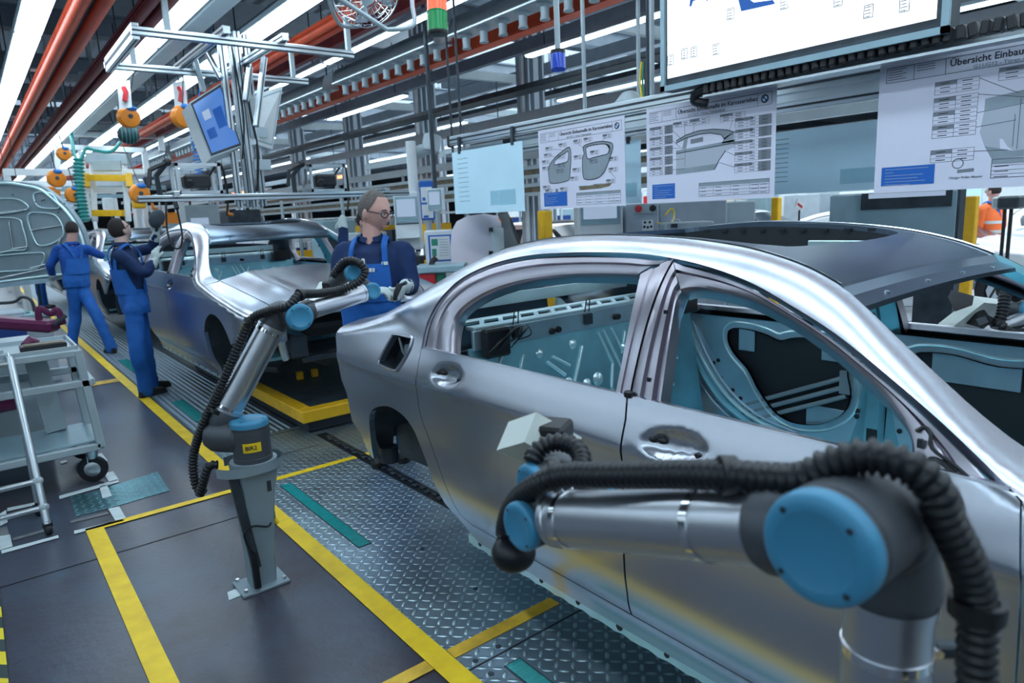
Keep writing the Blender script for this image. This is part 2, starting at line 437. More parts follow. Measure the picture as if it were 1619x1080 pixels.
# conveyor chain in its groove
t = thing('conveyor_chain', 'black conveyor chain in its floor groove under the front car', 'chain', (2.03, 3, 0))
q = MB(); q.box((2.03, 3.15, .003), (.085, 4.0, .007)); q.build('groove', 'black_rubber', t, smooth=0)
q = MB()
for i in range(54): q.box((2.03 + (.008 if i % 2 else -.008), 1.2 + i * .072, .012), (.030, .05, .012), None, .004)
q.build('chain_link', 'dark_metal', t)
for i, (x0, x1, y0, y1, lb) in enumerate(((1.375, 1.455, 3.14, 4.30, 'green glass light slot in the plates behind the robot post'), (1.36, 1.44, 1.0, 2.0 - .12, 'green glass light slot in the plates at the bottom edge of the photo'), (1.36, 1.48, 6.3, 7.25, 'green glass light slot in the walkway in front of the worker looking up'), (1.36, 1.48, 9.0, 10.2, 'green glass light slot in the walkway in front of the worker in bright blue'))):
    z0 = .0032 if y0 < 5 else .0045
    t = thing('floor_light_slot', lb, 'floor light', ((x0 + x1) / 2, y0, 0), 0, 'green glass slots in the walkway')
    MB().box(((x0 + x1) / 2, (y0 + y1) / 2, z0), (x1 - x0, y1 - y0, .004)).build('frame', 'dark_metal', t, smooth=0)
    MB().box(((x0 + x1) / 2, (y0 + y1) / 2, z0 + .002), (x1 - x0 - .014, y1 - y0 - .014, .004)).build('glass', 'floor_glass', t, smooth=0)
# tapes
ZT = .0062
for nm, pts, mt, lb in (
    ('floor_tape', rect(1.155, 1.247, -1.5, 40), 'yellow_tape', 'long broad yellow tape along the edge of the steel walkway'),
    ('floor_tape', rect(.300, .388, -1.5, 4.47), 'yellow_tape', 'broad yellow tape running down the dark floor to the bottom edge'),
    ('floor_tape', [(.388, 4.415), (1.155, 4.415), (1.155, 4.475), (.30, 4.475), (.30, 4.4701), (.388, 4.4701)], 'yellow_tape', 'thin yellow tape across the dark floor at the left of the robot post'),
    ('floor_tape', rect(1.250, 3.2, 4.405, 4.465), 'yellow_tape', 'thin yellow tape across the steel plates behind the robot post'),
    ('floor_tape', rect(.60, 1.153, 2.045, 2.11), 'yellow_tape_dark', 'worn yellow tape across the dark floor at the bottom edge'),
    ('floor_tape', rect(1.250, 1.80, 2.045, 2.11), 'yellow_tape_dark', 'worn yellow tape across the steel plates below the front car'),
    ('floor_tape', rect(.60, 1.153, 8.75, 8.95), 'yellow_tape_dark', 'worn yellow tape across the floor behind the worker looking up')):
    tag(strip(nm, pts, ZT, mt), lb, 'tape')
def pxz(px, py): p = onz(px, py, 0); return (p.x, p.y)
def C2(x, y): return pxz(x / 2.572, 660 + y / 2.572)
W = (((240, 323), (480, 255), (485, 266), (243, 335)), ((422, 232), (460, 222), (485, 258), (446, 268)), ((405, 285), (435, 277), (456, 322), (418, 333)), ((440, 375), (485, 365), (513, 413), (470, 425)), ((302, 465), (500, 418), (503, 424), (303, 478)), ((5, 545), (237, 483), (240, 493), (8, 558)), ((0, 487), (42, 480), (52, 528), (0, 543)), ((30, 372), (190, 340), (190, 350), (30, 385)), ((388, 157), (413, 147), (438, 178), (412, 190)), ((245, 183), (270, 176), (276, 184), (250, 192)), ((0, 395), (25, 380), (32, 430), (0, 445)))
wl = ('thin strip behind the chequered patch', 'square behind the chequered patch', 'square lying on the chequered patch', 'square at the corner of the yellow tape', 'thin strip beside the yellow tape corner', 'thin strip under the front foot of the tube rack', 'square under the tube rack at the picture edge', 'thin strip behind the tube rack foot', 'square right of the trolley castor', 'small square left of the trolley castor', 'patch at the left picture edge')
for p, l in zip(W, wl): tag(strip('floor_marking', [C2(*a) for a in p], ZT, 'white_tape'), 'white floor tape, ' + l, 'tape', 'white tape marks on the dark floor')
for p, l in ((((285, 425), (440, 385), (442, 395), (290, 433)), 'worn grey tape strip on the dark floor in front of the chequered patch'), (((50, 495), (190, 455), (192, 465), (55, 503)), 'worn grey tape strip on the dark floor by the tube rack foot'), (((0, 455), (30, 445), (38, 480), (0, 487)), 'worn grey tape square at the left picture edge')):
    tag(strip('old_floor_tape', [C2(*a) for a in p], ZT - .002, 'old_tape'), l, 'tape')
tag(strip('chequered_patch', [C2(*a) for a in ((285, 325), (400, 297), (640, 222), (690, 300), (440, 372), (310, 405))], ZT - .003, 'diamond_plate_teal'), 'small chequered steel patch let into the dark floor by the trolley', 'floor plate')
tag(strip('hazard_tape', [C2(-60, 700), C2(-2, 700), C2(36, 1085), C2(-60, 1085)], ZT, 'hazard_stripes'), 'yellow and black striped tape at the lower left picture edge', 'tape')
# joints and cover plate in the concrete
for a, b, l in (((0, 695), (970, 405), 'dark floor joint running across the floor to the robot post'),):
    p, q_ = C2(*a), C2(*b); tag(strip('floor_joint', [p, (p[0], p[1] + .006), (q_[0], q_[1] + .006), q_], .003, 'black_rubber'), l, 'joint')
# low yellow lift platform under the second car
t = thing('lift_platform', 'low yellow framed lift platform under the second car', 'platform', (2.45, 7.0, 0))
q = MB(); q.box((2.60, 7.0, .056), (1.26, 3.5, .088)); q.build('platform_base', 'dark_cavity', t, smooth=0)
q = MB()
for y in (5.26, 8.74): q.box((2.60, y, .15), (1.38, .12, .10), None, .008)
for x in (1.97, 3.23): q.box((x, 7.0, .15), (.12, 3.36, .099), None, .008)
for (x, y) in ((2.35, 6.35), (2.50, 6.35)): q.box((x, y, .235), (.06, .05, .08), None, .006)
q.build('platform_frame', 'yellow_paint', t)
MB().box((2.60, 7.0, .165), (1.14, 3.36, .07)).build('platform_deck', 'dark_metal', t, smooth=0)

# ------------------------------------------------------------------ car skin: measured sections
CXC=2.45
def pchip(x,y):
    x=np.array(x,float);y=np.array(y,float);h=np.diff(x);d=np.diff(y)/h
    m=np.zeros(len(x));m[0]=d[0];m[-1]=d[-1]
    for i in range(1,len(x)-1):
        if d[i-1]*d[i]>0:
            w1=2*h[i]+h[i-1];w2=h[i]+2*h[i-1];m[i]=(w1+w2)/(w1/d[i-1]+w2/d[i])
    def f(q):
        q=np.clip(np.asarray(q,float),x[0],x[-1]);i=np.clip(np.searchsorted(x,q,side='right')-1,0,len(x)-2)
        t=(q-x[i])/h[i];a=2*t**3-3*t**2+1;b=t**3-2*t**2+t;c=-2*t**3+3*t**2;e=t**3-t**2
        return a*y[i]+b*h[i]*m[i]+c*y[i+1]+e*h[i]*m[i+1]
    return f
K0=[(-1.10,.84,.60),(-.95,.90,.655),(-.7,.97,.71),(-.3,1.035,.75),(.1,1.085,.765),(.30,1.115,.768),(.42,1.16,.752),(.50,1.205,.735),(.60,1.27,.705),(.715,1.345,.665),(.81,1.41,.632),(.90,1.462,.60),(1.05,1.52,.578),(1.25,1.563,.562),(1.5,1.587,.555),(1.83,1.598,.556),(2.07,1.587,.565),(2.30,1.558,.583),(2.47,1.518,.603),(2.66,1.452,.63),(2.82,1.385,.655),(3.0,1.303,.68),(3.13,1.248,.70),(3.4,1.168,.72),(3.7,1.118,.735),(3.95,1.10,.74)]
_k=np.array(K0)
kz=pchip(_k[:,0],_k[:,1]);kh=pchip(_k[:,0],_k[:,2])
LOW=[(.255,.862),(.30,.866),(.335,.875),(.36,.888),(.42,.912),(.55,.935),(.70,.943),(.85,.944),(.93,.947),(.958,.951),(.98,.946),(1.02,.933),(1.07,.915),(1.12,.895),(1.2,.862)]
lw=pchip([a for a,b in LOW],[b for a,b in LOW])
def taper(y):
    u=np.clip((y-2.9)/1.05,0,1.1);w=np.clip((-.45-y)/.65,0,1.1)
    return 1-.05*u**2-.13*u**6-.05*w**2-.17*w**5
def zbelt(y):
    z=kz(y)-.07;k=.03
    return -k*np.log(np.exp(-z/k)+np.exp(-1.12/k))
def P(y,v):
    """near-side skin: y along car, v = height below the belt, arc length above it -> (half width, z)"""
    y=np.asarray(y,float);v=np.asarray(v,float);y,v=np.broadcast_arrays(y,v)
    T=taper(y);zb=zbelt(y);h0=kh(y)*np.minimum(1,T*1.05);z0=kz(y);hb=lw(zb)*T
    dz=z0-zb;dh=hb-h0
    p1=(hb-.36*dz*.75,zb+.75*dz);p2=(h0+.55*np.minimum(dh,.16),z0-.012-.05*np.minimum(dh,.16))
    p1=(np.maximum(p1[0],p2[0]+.0),p1[1])
    t=np.linspace(0,1,33)
    B=[];
    for a,b,c,d in ((hb,p1[0],p2[0],h0),(zb,p1[1],p2[1],z0)):
        a,b,c,d=[q[...,None] for q in (a,b,c,d)]
        B.append((1-t)**3*a+3*(1-t)**2*t*b+3*(1-t)*t*t*c+t**3*d)
    L=np.concatenate([np.zeros(y.shape+(1,)),np.cumsum(np.hypot(np.diff(B[0]),np.diff(B[1])),-1)],-1)
    s=np.clip(v-zb,0,L[...,-1])
    i=np.clip((L<=s[...,None]).sum(-1)-1,0,31)
    g=lambda A,k:np.take_along_axis(A,k[...,None],-1)[...,0]
    fr=(s-g(L,i))/np.maximum(g(L,i+1)-g(L,i),1e-9)
    h=g(B[0],i)*(1-fr)+g(B[0],i+1)*fr;z=g(B[1],i)*(1-fr)+g(B[1],i+1)*fr
    lo=v<zb
    h=np.where(lo,lw(v)*T,h);z=np.where(lo,v,z)
    return h,z
def vmax(y):
    y=np.asarray(y,float)
    h,z=P(y,np.full(y.shape,9.))
    # arc length
    lo=np.full(y.shape,0.);T=taper(y)
    # numeric
    vs=np.linspace(0,.6,121);zb=zbelt(y)
    hh,zz=P(y[...,None],zb[...,None]+vs)
    return zb+np.hypot(np.diff(hh),np.diff(zz)).sum(-1)

# ------------------------------------------------------------------ car body
def P1(y, v, side=-1, inset=0.0):
    h, z = P(np.array([y]), np.array([v])); h = float(h[0]); z = float(z[0])
    if inset:
        n = nrm(np.array([y]), np.array([v]))[0]; q = Vector((h, y, z)) - Vector(n) * inset; h, y, z = q
    return Vector((CXC + side * h, y, z))
def nrm(y, v):
    """outward normals in (half width, y, z) space"""
    e = .004; h1, z1 = P(y + e, v); h0, z0 = P(y - e, v); vm_ = vmax(y)
    va = np.minimum(v + e, vm_); vb = va - 2 * e
    h3, z3 = P(y, va); h2, z2 = P(y, vb)
    a = np.stack([h1 - h0, np.full(y.shape, 2 * e), z1 - z0], -1); b = np.stack([h3 - h2, np.zeros(y.shape), z3 - z2], -1)
    n = np.cross(a, b); n /= np.maximum(np.linalg.norm(n, axis=-1, keepdims=True), 1e-9); return n
def dens(poly, step, closed=True):
    out = []; k = len(poly)
    for i in range(k if closed else k - 1):
        a = poly[i]; b = poly[(i + 1) % k]; d = math.hypot(b[0] - a[0], b[1] - a[1]); n = max(1, int(math.ceil(d / step)))
        out += [(a[0] + (b[0] - a[0]) * j / n, a[1] + (b[1] - a[1]) * j / n) for j in range(n)]
    if not closed: out.append(poly[-1])
    return out
def cat2(pts, n=5, closed=False):
    return [(p.x, p.y) for p in spline([(a, b, 0) for a, b in pts], n, closed)]
def inside(px, py, poly):
    q = np.array(poly); x0, y0 = q[:, 0], q[:, 1]; x1, y1 = np.roll(x0, -1), np.roll(y0, -1)
    c = np.zeros(len(px), bool)
    for a, b, d, e in zip(x0, y0, x1, y1):
        k = (b > py) != (e > py)
        with np.errstate(all='ignore'): c ^= k & (px < (d - a) * (py - b) / ((e - b) or 1e-12) + a)
    return c
def edge_dist(px, py, poly):
    d = np.full(len(px), 9.0)
    for (a, b), (c, e) in zip(poly, poly[1:] + poly[:1]):
        vx, vy = c - a, e - b; L = vx * vx + vy * vy or 1e-12
        t = np.clip(((px - a) * vx + (py - b) * vy) / L, 0, 1); d = np.minimum(d, np.hypot(px - a - t * vx, py - b - t * vy))
    return d
def shrink(poly, d):
    """move a closed 2-D outline inwards by d"""
    k = len(poly); A = sum(a[0] * b[1] - b[0] * a[1] for a, b in zip(poly, poly[1:] + poly[:1])); sg = 1 if A > 0 else -1; out = []
    for i in range(k):
        a, b, c = poly[i - 1], poly[i], poly[(i + 1) % k]; t1 = Vector((b[0] - a[0], b[1] - a[1])); t2 = Vector((c[0] - b[0], c[1] - b[1]))
        if t1.length < 1e-9 or t2.length < 1e-9: out.append(b); continue
        n = (Vector((-t1.y, t1.x)).normalized() + Vector((-t2.y, t2.x)).normalized()); n.normalize(); out.append((b[0] + n.x * d * sg, b[1] + n.y * d * sg))
    return out
HANDLES = [(2.405, 1.028, .118, .047, -.12), (1.205, 1.012, .122, .046, -.12)]
def sheet(name, outer, holes, mt, parent, side=-1, inset=0.0, flange=.014, step=.03, dimples=(), fn=None, fnn=None, fine=()):
    outer = dens(outer, step); holes = [dens(h, step * .8) for h in holes]
    ys = [p[0] for p in outer]; vs = [p[1] for p in outer]
    gy, gv = np.meshgrid(np.arange(min(ys), max(ys), step), np.arange(min(vs), max(vs), step), indexing='ij'); gy = gy.ravel(); gv = gv.ravel()
    gy = gy + np.where((np.round(gv / step).astype(int) % 2) == 0, step * .5, 0)
    extra = []
    for (cy, cv, a, b, rot) in dimples:
        for rr in (.25, .5, .7, .85, .95, 1.05, 1.2, 1.4):
            nn = max(8, int(30 * rr))
            for j in range(nn):
                t = 2 * math.pi * j / nn; p, q = a * rr * math.cos(t), b * rr * math.sin(t); extra.append((cy + p * math.cos(rot) - q * math.sin(rot), cv + p * math.sin(rot) + q * math.cos(rot)))
    def keep(a, b, m_):
        k = inside(a, b, outer) & (edge_dist(a, b, outer) > m_)
        for h in holes: k &= ~inside(a, b, h) & (edge_dist(a, b, h) > m_)
        return k
    k = keep(gy, gv, step * .45)
    for (cy, cv, a, b, rot) in dimples:
        dy, dv = gy - cy, gv - cv; p = (dy * math.cos(rot) + dv * math.sin(rot)) / (a * 1.5); q = (-dy * math.sin(rot) + dv * math.cos(rot)) / (b * 1.6); k &= (p * p + q * q) > 1
    pts = list(zip(gy[k], gv[k]))
    if extra:
        e = np.array(extra); ke = keep(e[:, 0], e[:, 1], .006); pts += [tuple(x) for x in e[ke]]
    verts = []; edges = []
    for loop in [outer] + holes:
        n0 = len(verts); verts += loop; edges += [(n0 + i, n0 + (i + 1) % len(loop)) for i in range(len(loop))]
    nb = len(verts); verts += pts
    V2, E2, F2, ov, oe, of = geometry.delaunay_2d_cdt([Vector((float(a), float(b))) for a, b in verts], edges, [], 0, 1e-6)
    V2 = np.array([(p.x, p.y) for p in V2]); F2 = [tuple(f) for f in F2]
    cen = np.array([V2[list(f)].mean(0) for f in F2]); ok = inside(cen[:, 0], cen[:, 1], outer)
    for h in holes: ok &= ~inside(cen[:, 0], cen[:, 1], h)
    F = [f for f, q in zip(F2, ok) if q]
    y, v = V2[:, 0], V2[:, 1]
    if fn is None:
        h, z = P(y, v); N = nrm(y, v); X = np.stack([h, y, z], -1) - N * inset
    else:
        X, N = fn(y, v)
    for (cy, cv, a, b, rot) in dimples:
        dy, dv = y - cy, v - cv; p = (dy * math.cos(rot) + dv * math.sin(rot)) / a; q = (-dy * math.sin(rot) + dv * math.cos(rot)) / b; r = np.sqrt(p * p + q * q)
        X = X - N * (.026 * np.where(r < 1, (1 - np.clip(r, 0, 1) ** 2.4) , 0))[:, None]
    cnt = np.zeros(len(X)); used = set()
    for f in F: used.update(f)
    if dimples:   # recompute normals from the mesh near the dimple
        NN = np.zeros_like(X)
        for f in F:
            a, b, c = X[f[0]], X[f[1]], X[f[2]]; n = np.cross(b - a, c - a)
            for i in f: NN[i] += n * (1 if n @ N[i] > 0 else -1)
        L = np.linalg.norm(NN, axis=1, keepdims=True); NN = NN / np.maximum(L, 1e-12)
        for (cy, cv, a, b, rot) in dimples:
            near = ((np.abs(y - cy) < a * 1.5) & (np.abs(v - cv) < b * 1.8)); N[near] = NN[near]
    if fn is None or side: X = X.copy(); N = N.copy(); X[:, 0] = CXC + side * X[:, 0]; N[:, 0] *= side
    # boundary walls
    me_v = [tuple(p) for p in X]; NV = [tuple(n) for n in N]; FF = []
    for f in F:
        a, b, c = X[f[0]], X[f[1]], X[f[2]]; n = np.cross(b - a, c - a); FF.append(f if n @ N[f[0]] > 0 else tuple(reversed(f)))
    from collections import Counter
    ec = Counter()
    for f in FF:
        for i in range(3): ec[(f[i], f[(i + 1) % 3])] += 1
    if flange:
        for (a, b) in list(ec):
            if (b, a) in ec: continue
            pa, pb = X[a], X[b]; qa, qb = pa - N[a] * flange, pb - N[b] * flange
            wn = np.cross(pb - pa, N[a]); wn = wn / max(np.linalg.norm(wn), 1e-9)
            i0 = len(me_v); me_v += [tuple(pa), tuple(pb), tuple(qb), tuple(qa)]; NV += [tuple(wn)] * 4; FF.append((i0 + 1, i0, i0 + 3, i0 + 2))
    o3 = parent.location
    me = bpy.data.meshes.new(name); me.from_pydata([tuple(np.array(p) - np.array(o3)) for p in me_v], [], FF); me.materials.append(MATS[mt])
    for p in me.polygons: p.use_smooth = True
    me.normals_split_custom_set_from_vertices(NV)
    o = bpy.data.objects.new(name, me); COL.objects.link(o); o.parent = parent; return o

APERT = cat2([(2.36, .345), (2.41, .38), (2.445, .45), (2.482, .546), (2.554, .696), (2.612, .786), (2.636, .868), (2.634, .978), (2.645, 1.086), (2.655, 1.17), (2.652, 1.255), (2.615, 1.356), (2.518, 1.464), (2.338, 1.542), (2.116, 1.588), (1.9, 1.603), (1.708, 1.610), (1.53, 1.609), (1.318, 1.580), (1.126, 1.53), (.97, 1.465), (.832, 1.40), (.688, 1.315), (.562, 1.235), (.448, 1.155), (.375, 1.10)], 4) + [(.35, .95), (.34, .6), (.35, .42), (.38, .345)]
ARCH_R = [(3.17, .60), (3.15, .70), (3.07, .755), (2.95, .787), (2.86, .787), (2.77, .768), (2.70, .726), (2.655, .67), (2.60, .57), (2.555, .46), (2.50, .37), (2.43, .31), (2.33, .262)]
ARCH_F = [(.12, .262), (.165, .36), (.175, .48), (.14, .62), (.06, .74), (-.05, .81), (-.18, .845), (-.32, .84), (-.45, .80), (-.56, .72), (-.62, .64)]
def vm1(y): return float(vmax(np.array([y]))[0])
def seg(poly, k0, k1): return poly[k0:k1 + 1]
def tri(name, mt, parent, mb): return mb.build(name, mt, parent)

def build_car(root, detail=True):
    # side frame: roof rail, pillars, quarter panel and sill in one pressing
    top = [(y, vm1(y) - .001) for y in np.linspace(3.62, .12, 76)]
    tail = [(3.20, .44), (3.235, .44), (3.30, .56), (3.40, .61), (3.42, .70), (3.43, .76), (3.50, .83), (3.52, .93), (3.53, .99), (3.60, 1.06)]
    outer = [(.12, .262)] + list(reversed(cat2(ARCH_R, 3))) + tail + top
    fuel = cat2([(2.99, 1.00), (2.985, 1.03), (2.93, 1.13), (2.90, 1.145), (2.76, 1.148), (2.74, 1.135), (2.752, 1.07), (2.80, 1.00), (2.83, .985), (2.96, .99)], 3, True)
    for side in (-1, 1):
        sheet('side_frame', outer, [APERT] + ([fuel] if side < 0 else []), 'body_steel', root, side, flange=.03, step=.026)
    # fuel filler pocket
    f3 = [P1(a, b) for a, b in fuel]; inn = [p + Vector((.09, 0, 0)) for p in f3]
    MB().loft([f3, inn], True).quad(*inn).build('fuel_filler_pocket', 'dark_metal', root)
    mb = MB(); mb.sweep([P1(a, b, -1, -.003) for a, b in fuel + fuel[:1]], .0075, 6); mb.build('filler_rim', 'body_steel', root)
    mb = MB(); c = P1(2.84, 1.07) + Vector((.05, 0, 0)); mb.cyl(c, c + Vector((.05, 0, .0)), .03); mb.sweep([c + Vector((-.02, .03, .06)), c + Vector((-.025, 0, .0)), c + Vector((0, -.03, -.06))], .006, 6); mb.build('filler_neck', 'aluminium', root)
    # lower doors
    def split_poly(y0, y1, d=.0):
        """part of the aperture between two seams, below the belt"""
        return None
    A = shrink(APERT, .004); bel = 1.112
    rear_low = [p for p in A if p[0] > 1.42 and p[1] < bel]
    # A runs: sill rear -> up the rear edge -> roof -> front; keep the rising rear edge
    re_ = []
    for p in A:
        if p[1] > bel: break
        re_.append(p)
    fr_ = []
    for p in reversed(A):
        if p[1] > bel: break
        fr_.append(p)
    rear_door = re_ + [(2.640, bel), (1.412, bel), (1.398, 1.05), (1.394, .9), (1.396, .7), (1.405, .45), (1.42, .352)]
    front_door = [(1.412, .352), (1.397, .45), (1.388, .7), (1.386, .9), (1.390, 1.05), (1.404, bel), (.382, bel)] + list(reversed(fr_))
    for side in (-1, 1):
        for nm, poly, hd, far in (('rear_door', rear_door, HANDLES[0], 0), ('front_door', front_door, HANDLES[1], 0)):
            d = sheet(nm, poly, [], 'body_steel', root, side, flange=.03, step=.03, dimples=[hd] if side < 0 else ())
            if side < 0:
                cy, cv = hd[0], hd[1]
                mb = MB()
                for q in ((.066, .012), (.05, .008), (.082, .005), (.058, .018)):
                    c = P1(cy + q[0], cv + q[1] - .002, -1, .017); mb.ell(c, (.012, .017, .011), None, 10, 6)
                mb.box(P1(cy + .066, cv + .006, -1, .02), (.02, .045, .014), None, .004); mb.build('handle_mounting', 'black_plastic', root)
                mb = MB(); c = P1(cy - .088, cv - .006, -1, .012); mb.box(c, (.016, .018, .018), None, .003); mb.box(c, (.012, .03, .008), None, .002); mb.build('handle_clip', 'black_plastic', root)
            # bright belt moulding flange on top of the door
            mb = MB(); pts = [y for y in np.linspace(poly[0][0] - .02 if nm == 'rear_door' else 1.395, 1.42 if nm == 'rear_door' else .40, 24)]
            if nm == 'rear_door': pts = list(np.linspace(2.625, 1.415, 24))
            prof = [(bel, 0), (bel + .006, .002), (bel + .008, .012), (bel + .002, .03), (bel - .02, .034)]
            rows = []
            for y in pts:
                base = P1(y, bel, side); rows.append([base + Vector((-side * d_, 0, v_ - bel)) for v_, d_ in prof])
            mb.loft(rows); mb.build('belt_flange', 'body_steel', root)
    # door window frames: stepped bands between aperture and glass opening
    depth = [(0, .045), (.0, .026), (.05, .022), (.07, .008), (.12, .006), (.34, .010), (.38, .022), (.43, .024), (.47, .010), (.52, .006), (.80, .012), (.93, .018), (.97, .026), (1, .034), (1, .075)]
    AB = shrink(APERT, .012)
    roofp = [p for p in AB if p[1] >= 1.105]
    rr = [p for p in roofp if p[0] >= 1.44] + [(1.430, 1.600)]; ff = [(1.422, 1.598)] + [p for p in roofp if p[0] < 1.40]
    winR = cat2([(2.434, 1.10), (2.455, 1.16), (2.472, 1.225), (2.468, 1.285), (2.422, 1.337), (2.32, 1.398), (2.176, 1.452), (2.002, 1.490), (1.84, 1.512), (1.654, 1.524), (1.548, 1.528)], 4)
    winRb = cat2([(1.536, 1.518), (1.515, 1.44), (1.495, 1.33), (1.482, 1.22), (1.476, 1.10)], 4)
    outRb = [(1.428, 1.600), (1.425, 1.45), (1.417, 1.25), (1.412, 1.10)]
    winFb = cat2([(1.292, 1.10), (1.304, 1.2), (1.318, 1.30), (1.333, 1.386), (1.345, 1.452), (1.338, 1.480)], 4)
    outFb = [(1.406, 1.10), (1.411, 1.25), (1.419, 1.45), (1.422, 1.595)]
    winF = cat2([(1.338, 1.482), (1.31, 1.494), (1.252, 1.496), (1.102, 1.476), (.952, 1.422), (.814, 1.35), (.7, 1.278), (.632, 1.215), (.60, 1.165), (.592, 1.10)], 4)
    def band(out, inn, mb, side, dp=depth, n=40):
        a = resample([(p[0], p[1], 0) for p in out], n); b = resample([(p[0], p[1], 0) for p in inn], n)
        yy = np.array([[q.x * (1 - t) + p.x * t for t, _ in dp] for q, p in zip(a, b)]); vv = np.array([[q.y * (1 - t) + p.y * t for t, _ in dp] for q, p in zip(a, b)])
        h, z = P(yy, vv); N = nrm(yy.ravel(), vv.ravel()).reshape(yy.shape + (3,)); D = np.array([d for _, d in dp])[None, :, None]
        X = np.stack([h, yy, z], -1) - N * D
        mb.loft([[Vector((CXC + side * float(p[0]), float(p[1]), float(p[2]))) for p in row] for row in X])
    for side in (-1, 1):
        m1 = MB(); band(rr, winR, m1, side, n=70); m1.build('rear_door_window_frame', 'body_steel_mauve', root)
        dpB = [(0, .05), (0, .012), (.12, .007), (.30, .007), (.33, .014), (.52, .014), (.55, .008), (.86, .010), (.90, .022), (1, .03), (1, .07)]
        m1 = MB(); band(outRb, winRb, m1, side, dpB, 24); m1.build('rear_door_pillar_trim', 'body_steel_mauve', root)
        dpF = [(0, .05), (0, .014), (.10, .007), (.36, .006), (.40, .020), (.52, .020), (.56, .007), (.78, .006), (.82, .026), (.92, .026), (.95, .016), (1, .020), (1, .07)]
        m1 = MB(); band(outFb, winFb, m1, side, dpF, 24); m1.build('front_door_pillar_trim', 'body_steel_mauve', root)
        m1 = MB(); band(ff, winF, m1, side, n=70); m1.build('front_door_window_frame', 'body_steel_mauve', root)
        if side < 0:
            m1 = MB(); m1.sweep([P1(y, v, -1, .004) for y, v in cat2([(.59, 1.19), (.575, 1.205), (.56, 1.19), (.55, 1.16), (.50, 1.135), (.46, 1.11)], 4)], .004, 6)
            m1.sweep([P1(y, v, -1, .006) for y, v in cat2([(.555, 1.105), (.553, 1.125), (.545, 1.138), (.52, 1.132), (.48, 1.105)], 4)], .006, 6); m1.build('mirror_triangle_seal', 'black_rubber', root)
            m1 = MB(); m1.box(P1(.575, 1.165, -1, .004), (.008, .010, .02)); m1.box(P1(.572, 1.135, -1, .004), (.008, .010, .012)); m1.box(P1(.53, 1.112, -1, .004), (.008, .02, .010)); m1.build('mirror_mount_slot', 'dark_metal', root)
            # square clip holes down the middle pillar
            m1 = MB()
            for v in (1.18, 1.40): m1.box(P1(1.345 + (v - 1.18) * .05, v, -1, .006), (.006, .012, .012))
            m1.build('pillar_clip_hole', 'black_plastic', root)
            m1 = MB(); m1.box(P1(1.405, 1.122, -1, .0), (.02, .03, .022), None, .004); m1.build('belt_clip', 'black_plastic', root)
    # middle pillars behind the doors (seen through the windows)
    for side in (-1, 1):
        mb = MB(); rows = []
        for v in np.linspace(.40, 1.60, 14):
            c = P1(1.41, v, side, .06); wd = .13 - .05 * (v - .4); rows.append([c + Vector((0, -wd, 0)), c + Vector((-side * .012, -wd * .8, 0)), c + Vector((-side * .03, -wd * .3, 0)), c + Vector((-side * .045, -wd * .2, 0)), c + Vector((-side * .045, wd * .3, 0)), c + Vector((-side * .03, wd * .4, 0)), c + Vector((-side * .012, wd * .8, 0)), c + Vector((0, wd, 0))])
        mb.loft(rows); pl = mb.build('middle_pillar', 'inner_steel', root)
        mb = MB()
        for v, sz in ((.55, .05), (.85, .045), (1.2, .02), (1.35, .02)):
            c = P1(1.41, v, side, .108); mb.box(c, (.006, sz, sz * 1.4), None, .002)
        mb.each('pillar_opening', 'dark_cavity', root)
    # front wings
    for side in (-1, 1):
        topf = [(y, vm1(y) - .001) for y in np.linspace(-.92, .34, 26)]
        wing = list(reversed(ARCH_F)) + [(.335, .262)][:0]
        outer = cat2(list(reversed(ARCH_F)), 3) + [(.125, .35), (.332, .36), (.328, .6), (.338, .95), (.352, 1.05)] + [(.352, vm1(.352) - .03)] + list(reversed(topf)) + [(-.90, .86), (-.82, .78), (-.72, .70), (-.64, .655)]
        outer = cat2(list(reversed(ARCH_F)), 3)[:-1] + [(.13, .30), (.332, .35), (.328, .6), (.338, .95)] + list(reversed([p for p in topf if p[0] < .10])) + [(-.90, .86), (-.82, .78), (-.72, .70)]
        # wing = everything ahead of the door seam; its rear upper corner runs along the windscreen pillar foot
        outer = cat2(list(reversed(ARCH_F)), 3)[:-1] + [(.13, .30), (.332, .35), (.326, .6), (.332, .95), (.345, 1.045), (.115, 1.06)] + list(reversed([p for p in topf if p[0] < .11])) + [(-.90, .86), (-.82, .78), (-.72, .70)]
        sheet('front_wing', outer, [], 'body_steel', root, side, inset=-.001, flange=.03, step=.03)
        mb = MB()
        pts = [P1(a, b, side) for a, b in cat2(ARCH_F, 3)]
        mb.loft([pts, [p + Vector((-side * .24, 0, 0)) for p in pts]]); mb.build('front_wheelhouse', 'dark_metal', root)
        pts = [P1(a, b, side, .012) for a, b in cat2(ARCH_R, 3) if b > .42]
        inn_ = [p + Vector((-side * .27, 0, 0)) for p in pts]; mb = MB(); mb.loft([pts, inn_]); mb.add(inn_ + [Vector((inn_[-1].x, 2.56, .36)), Vector((inn_[0].x, 3.40, .34)), Vector((inn_[0].x, 3.42, .62))], [tuple(range(len(inn_) + 3))]); mb.prism([(CXC + side * .86, 3.33, .62), (CXC + side * .70, 3.33, .62), (CXC + side * .78, 3.24, .42), (CXC + side * .84, 3.24, .42)], (0, .06, 0)); mb.cyl((CXC + side * .80, 3.24, .47), (CXC + side * .80, 3.24, .385), .05, n=18); mb.build('rear_wheelhouse', 'dark_metal', root)
        # sill pinch flange
        mb = MB(); rows = []
        for y in np.linspace(2.44, .12, 60):
            e = .004 * math.sin(y * 60); rows.append([Vector((CXC + side * .862, y, .272)), Vector((CXC + side * .845, y, .262)), Vector((CXC + side * .842, y, .215 + e)), Vector((CXC + side * .838, y, .215 + e)), Vector((CXC + side * .835, y, .27))])
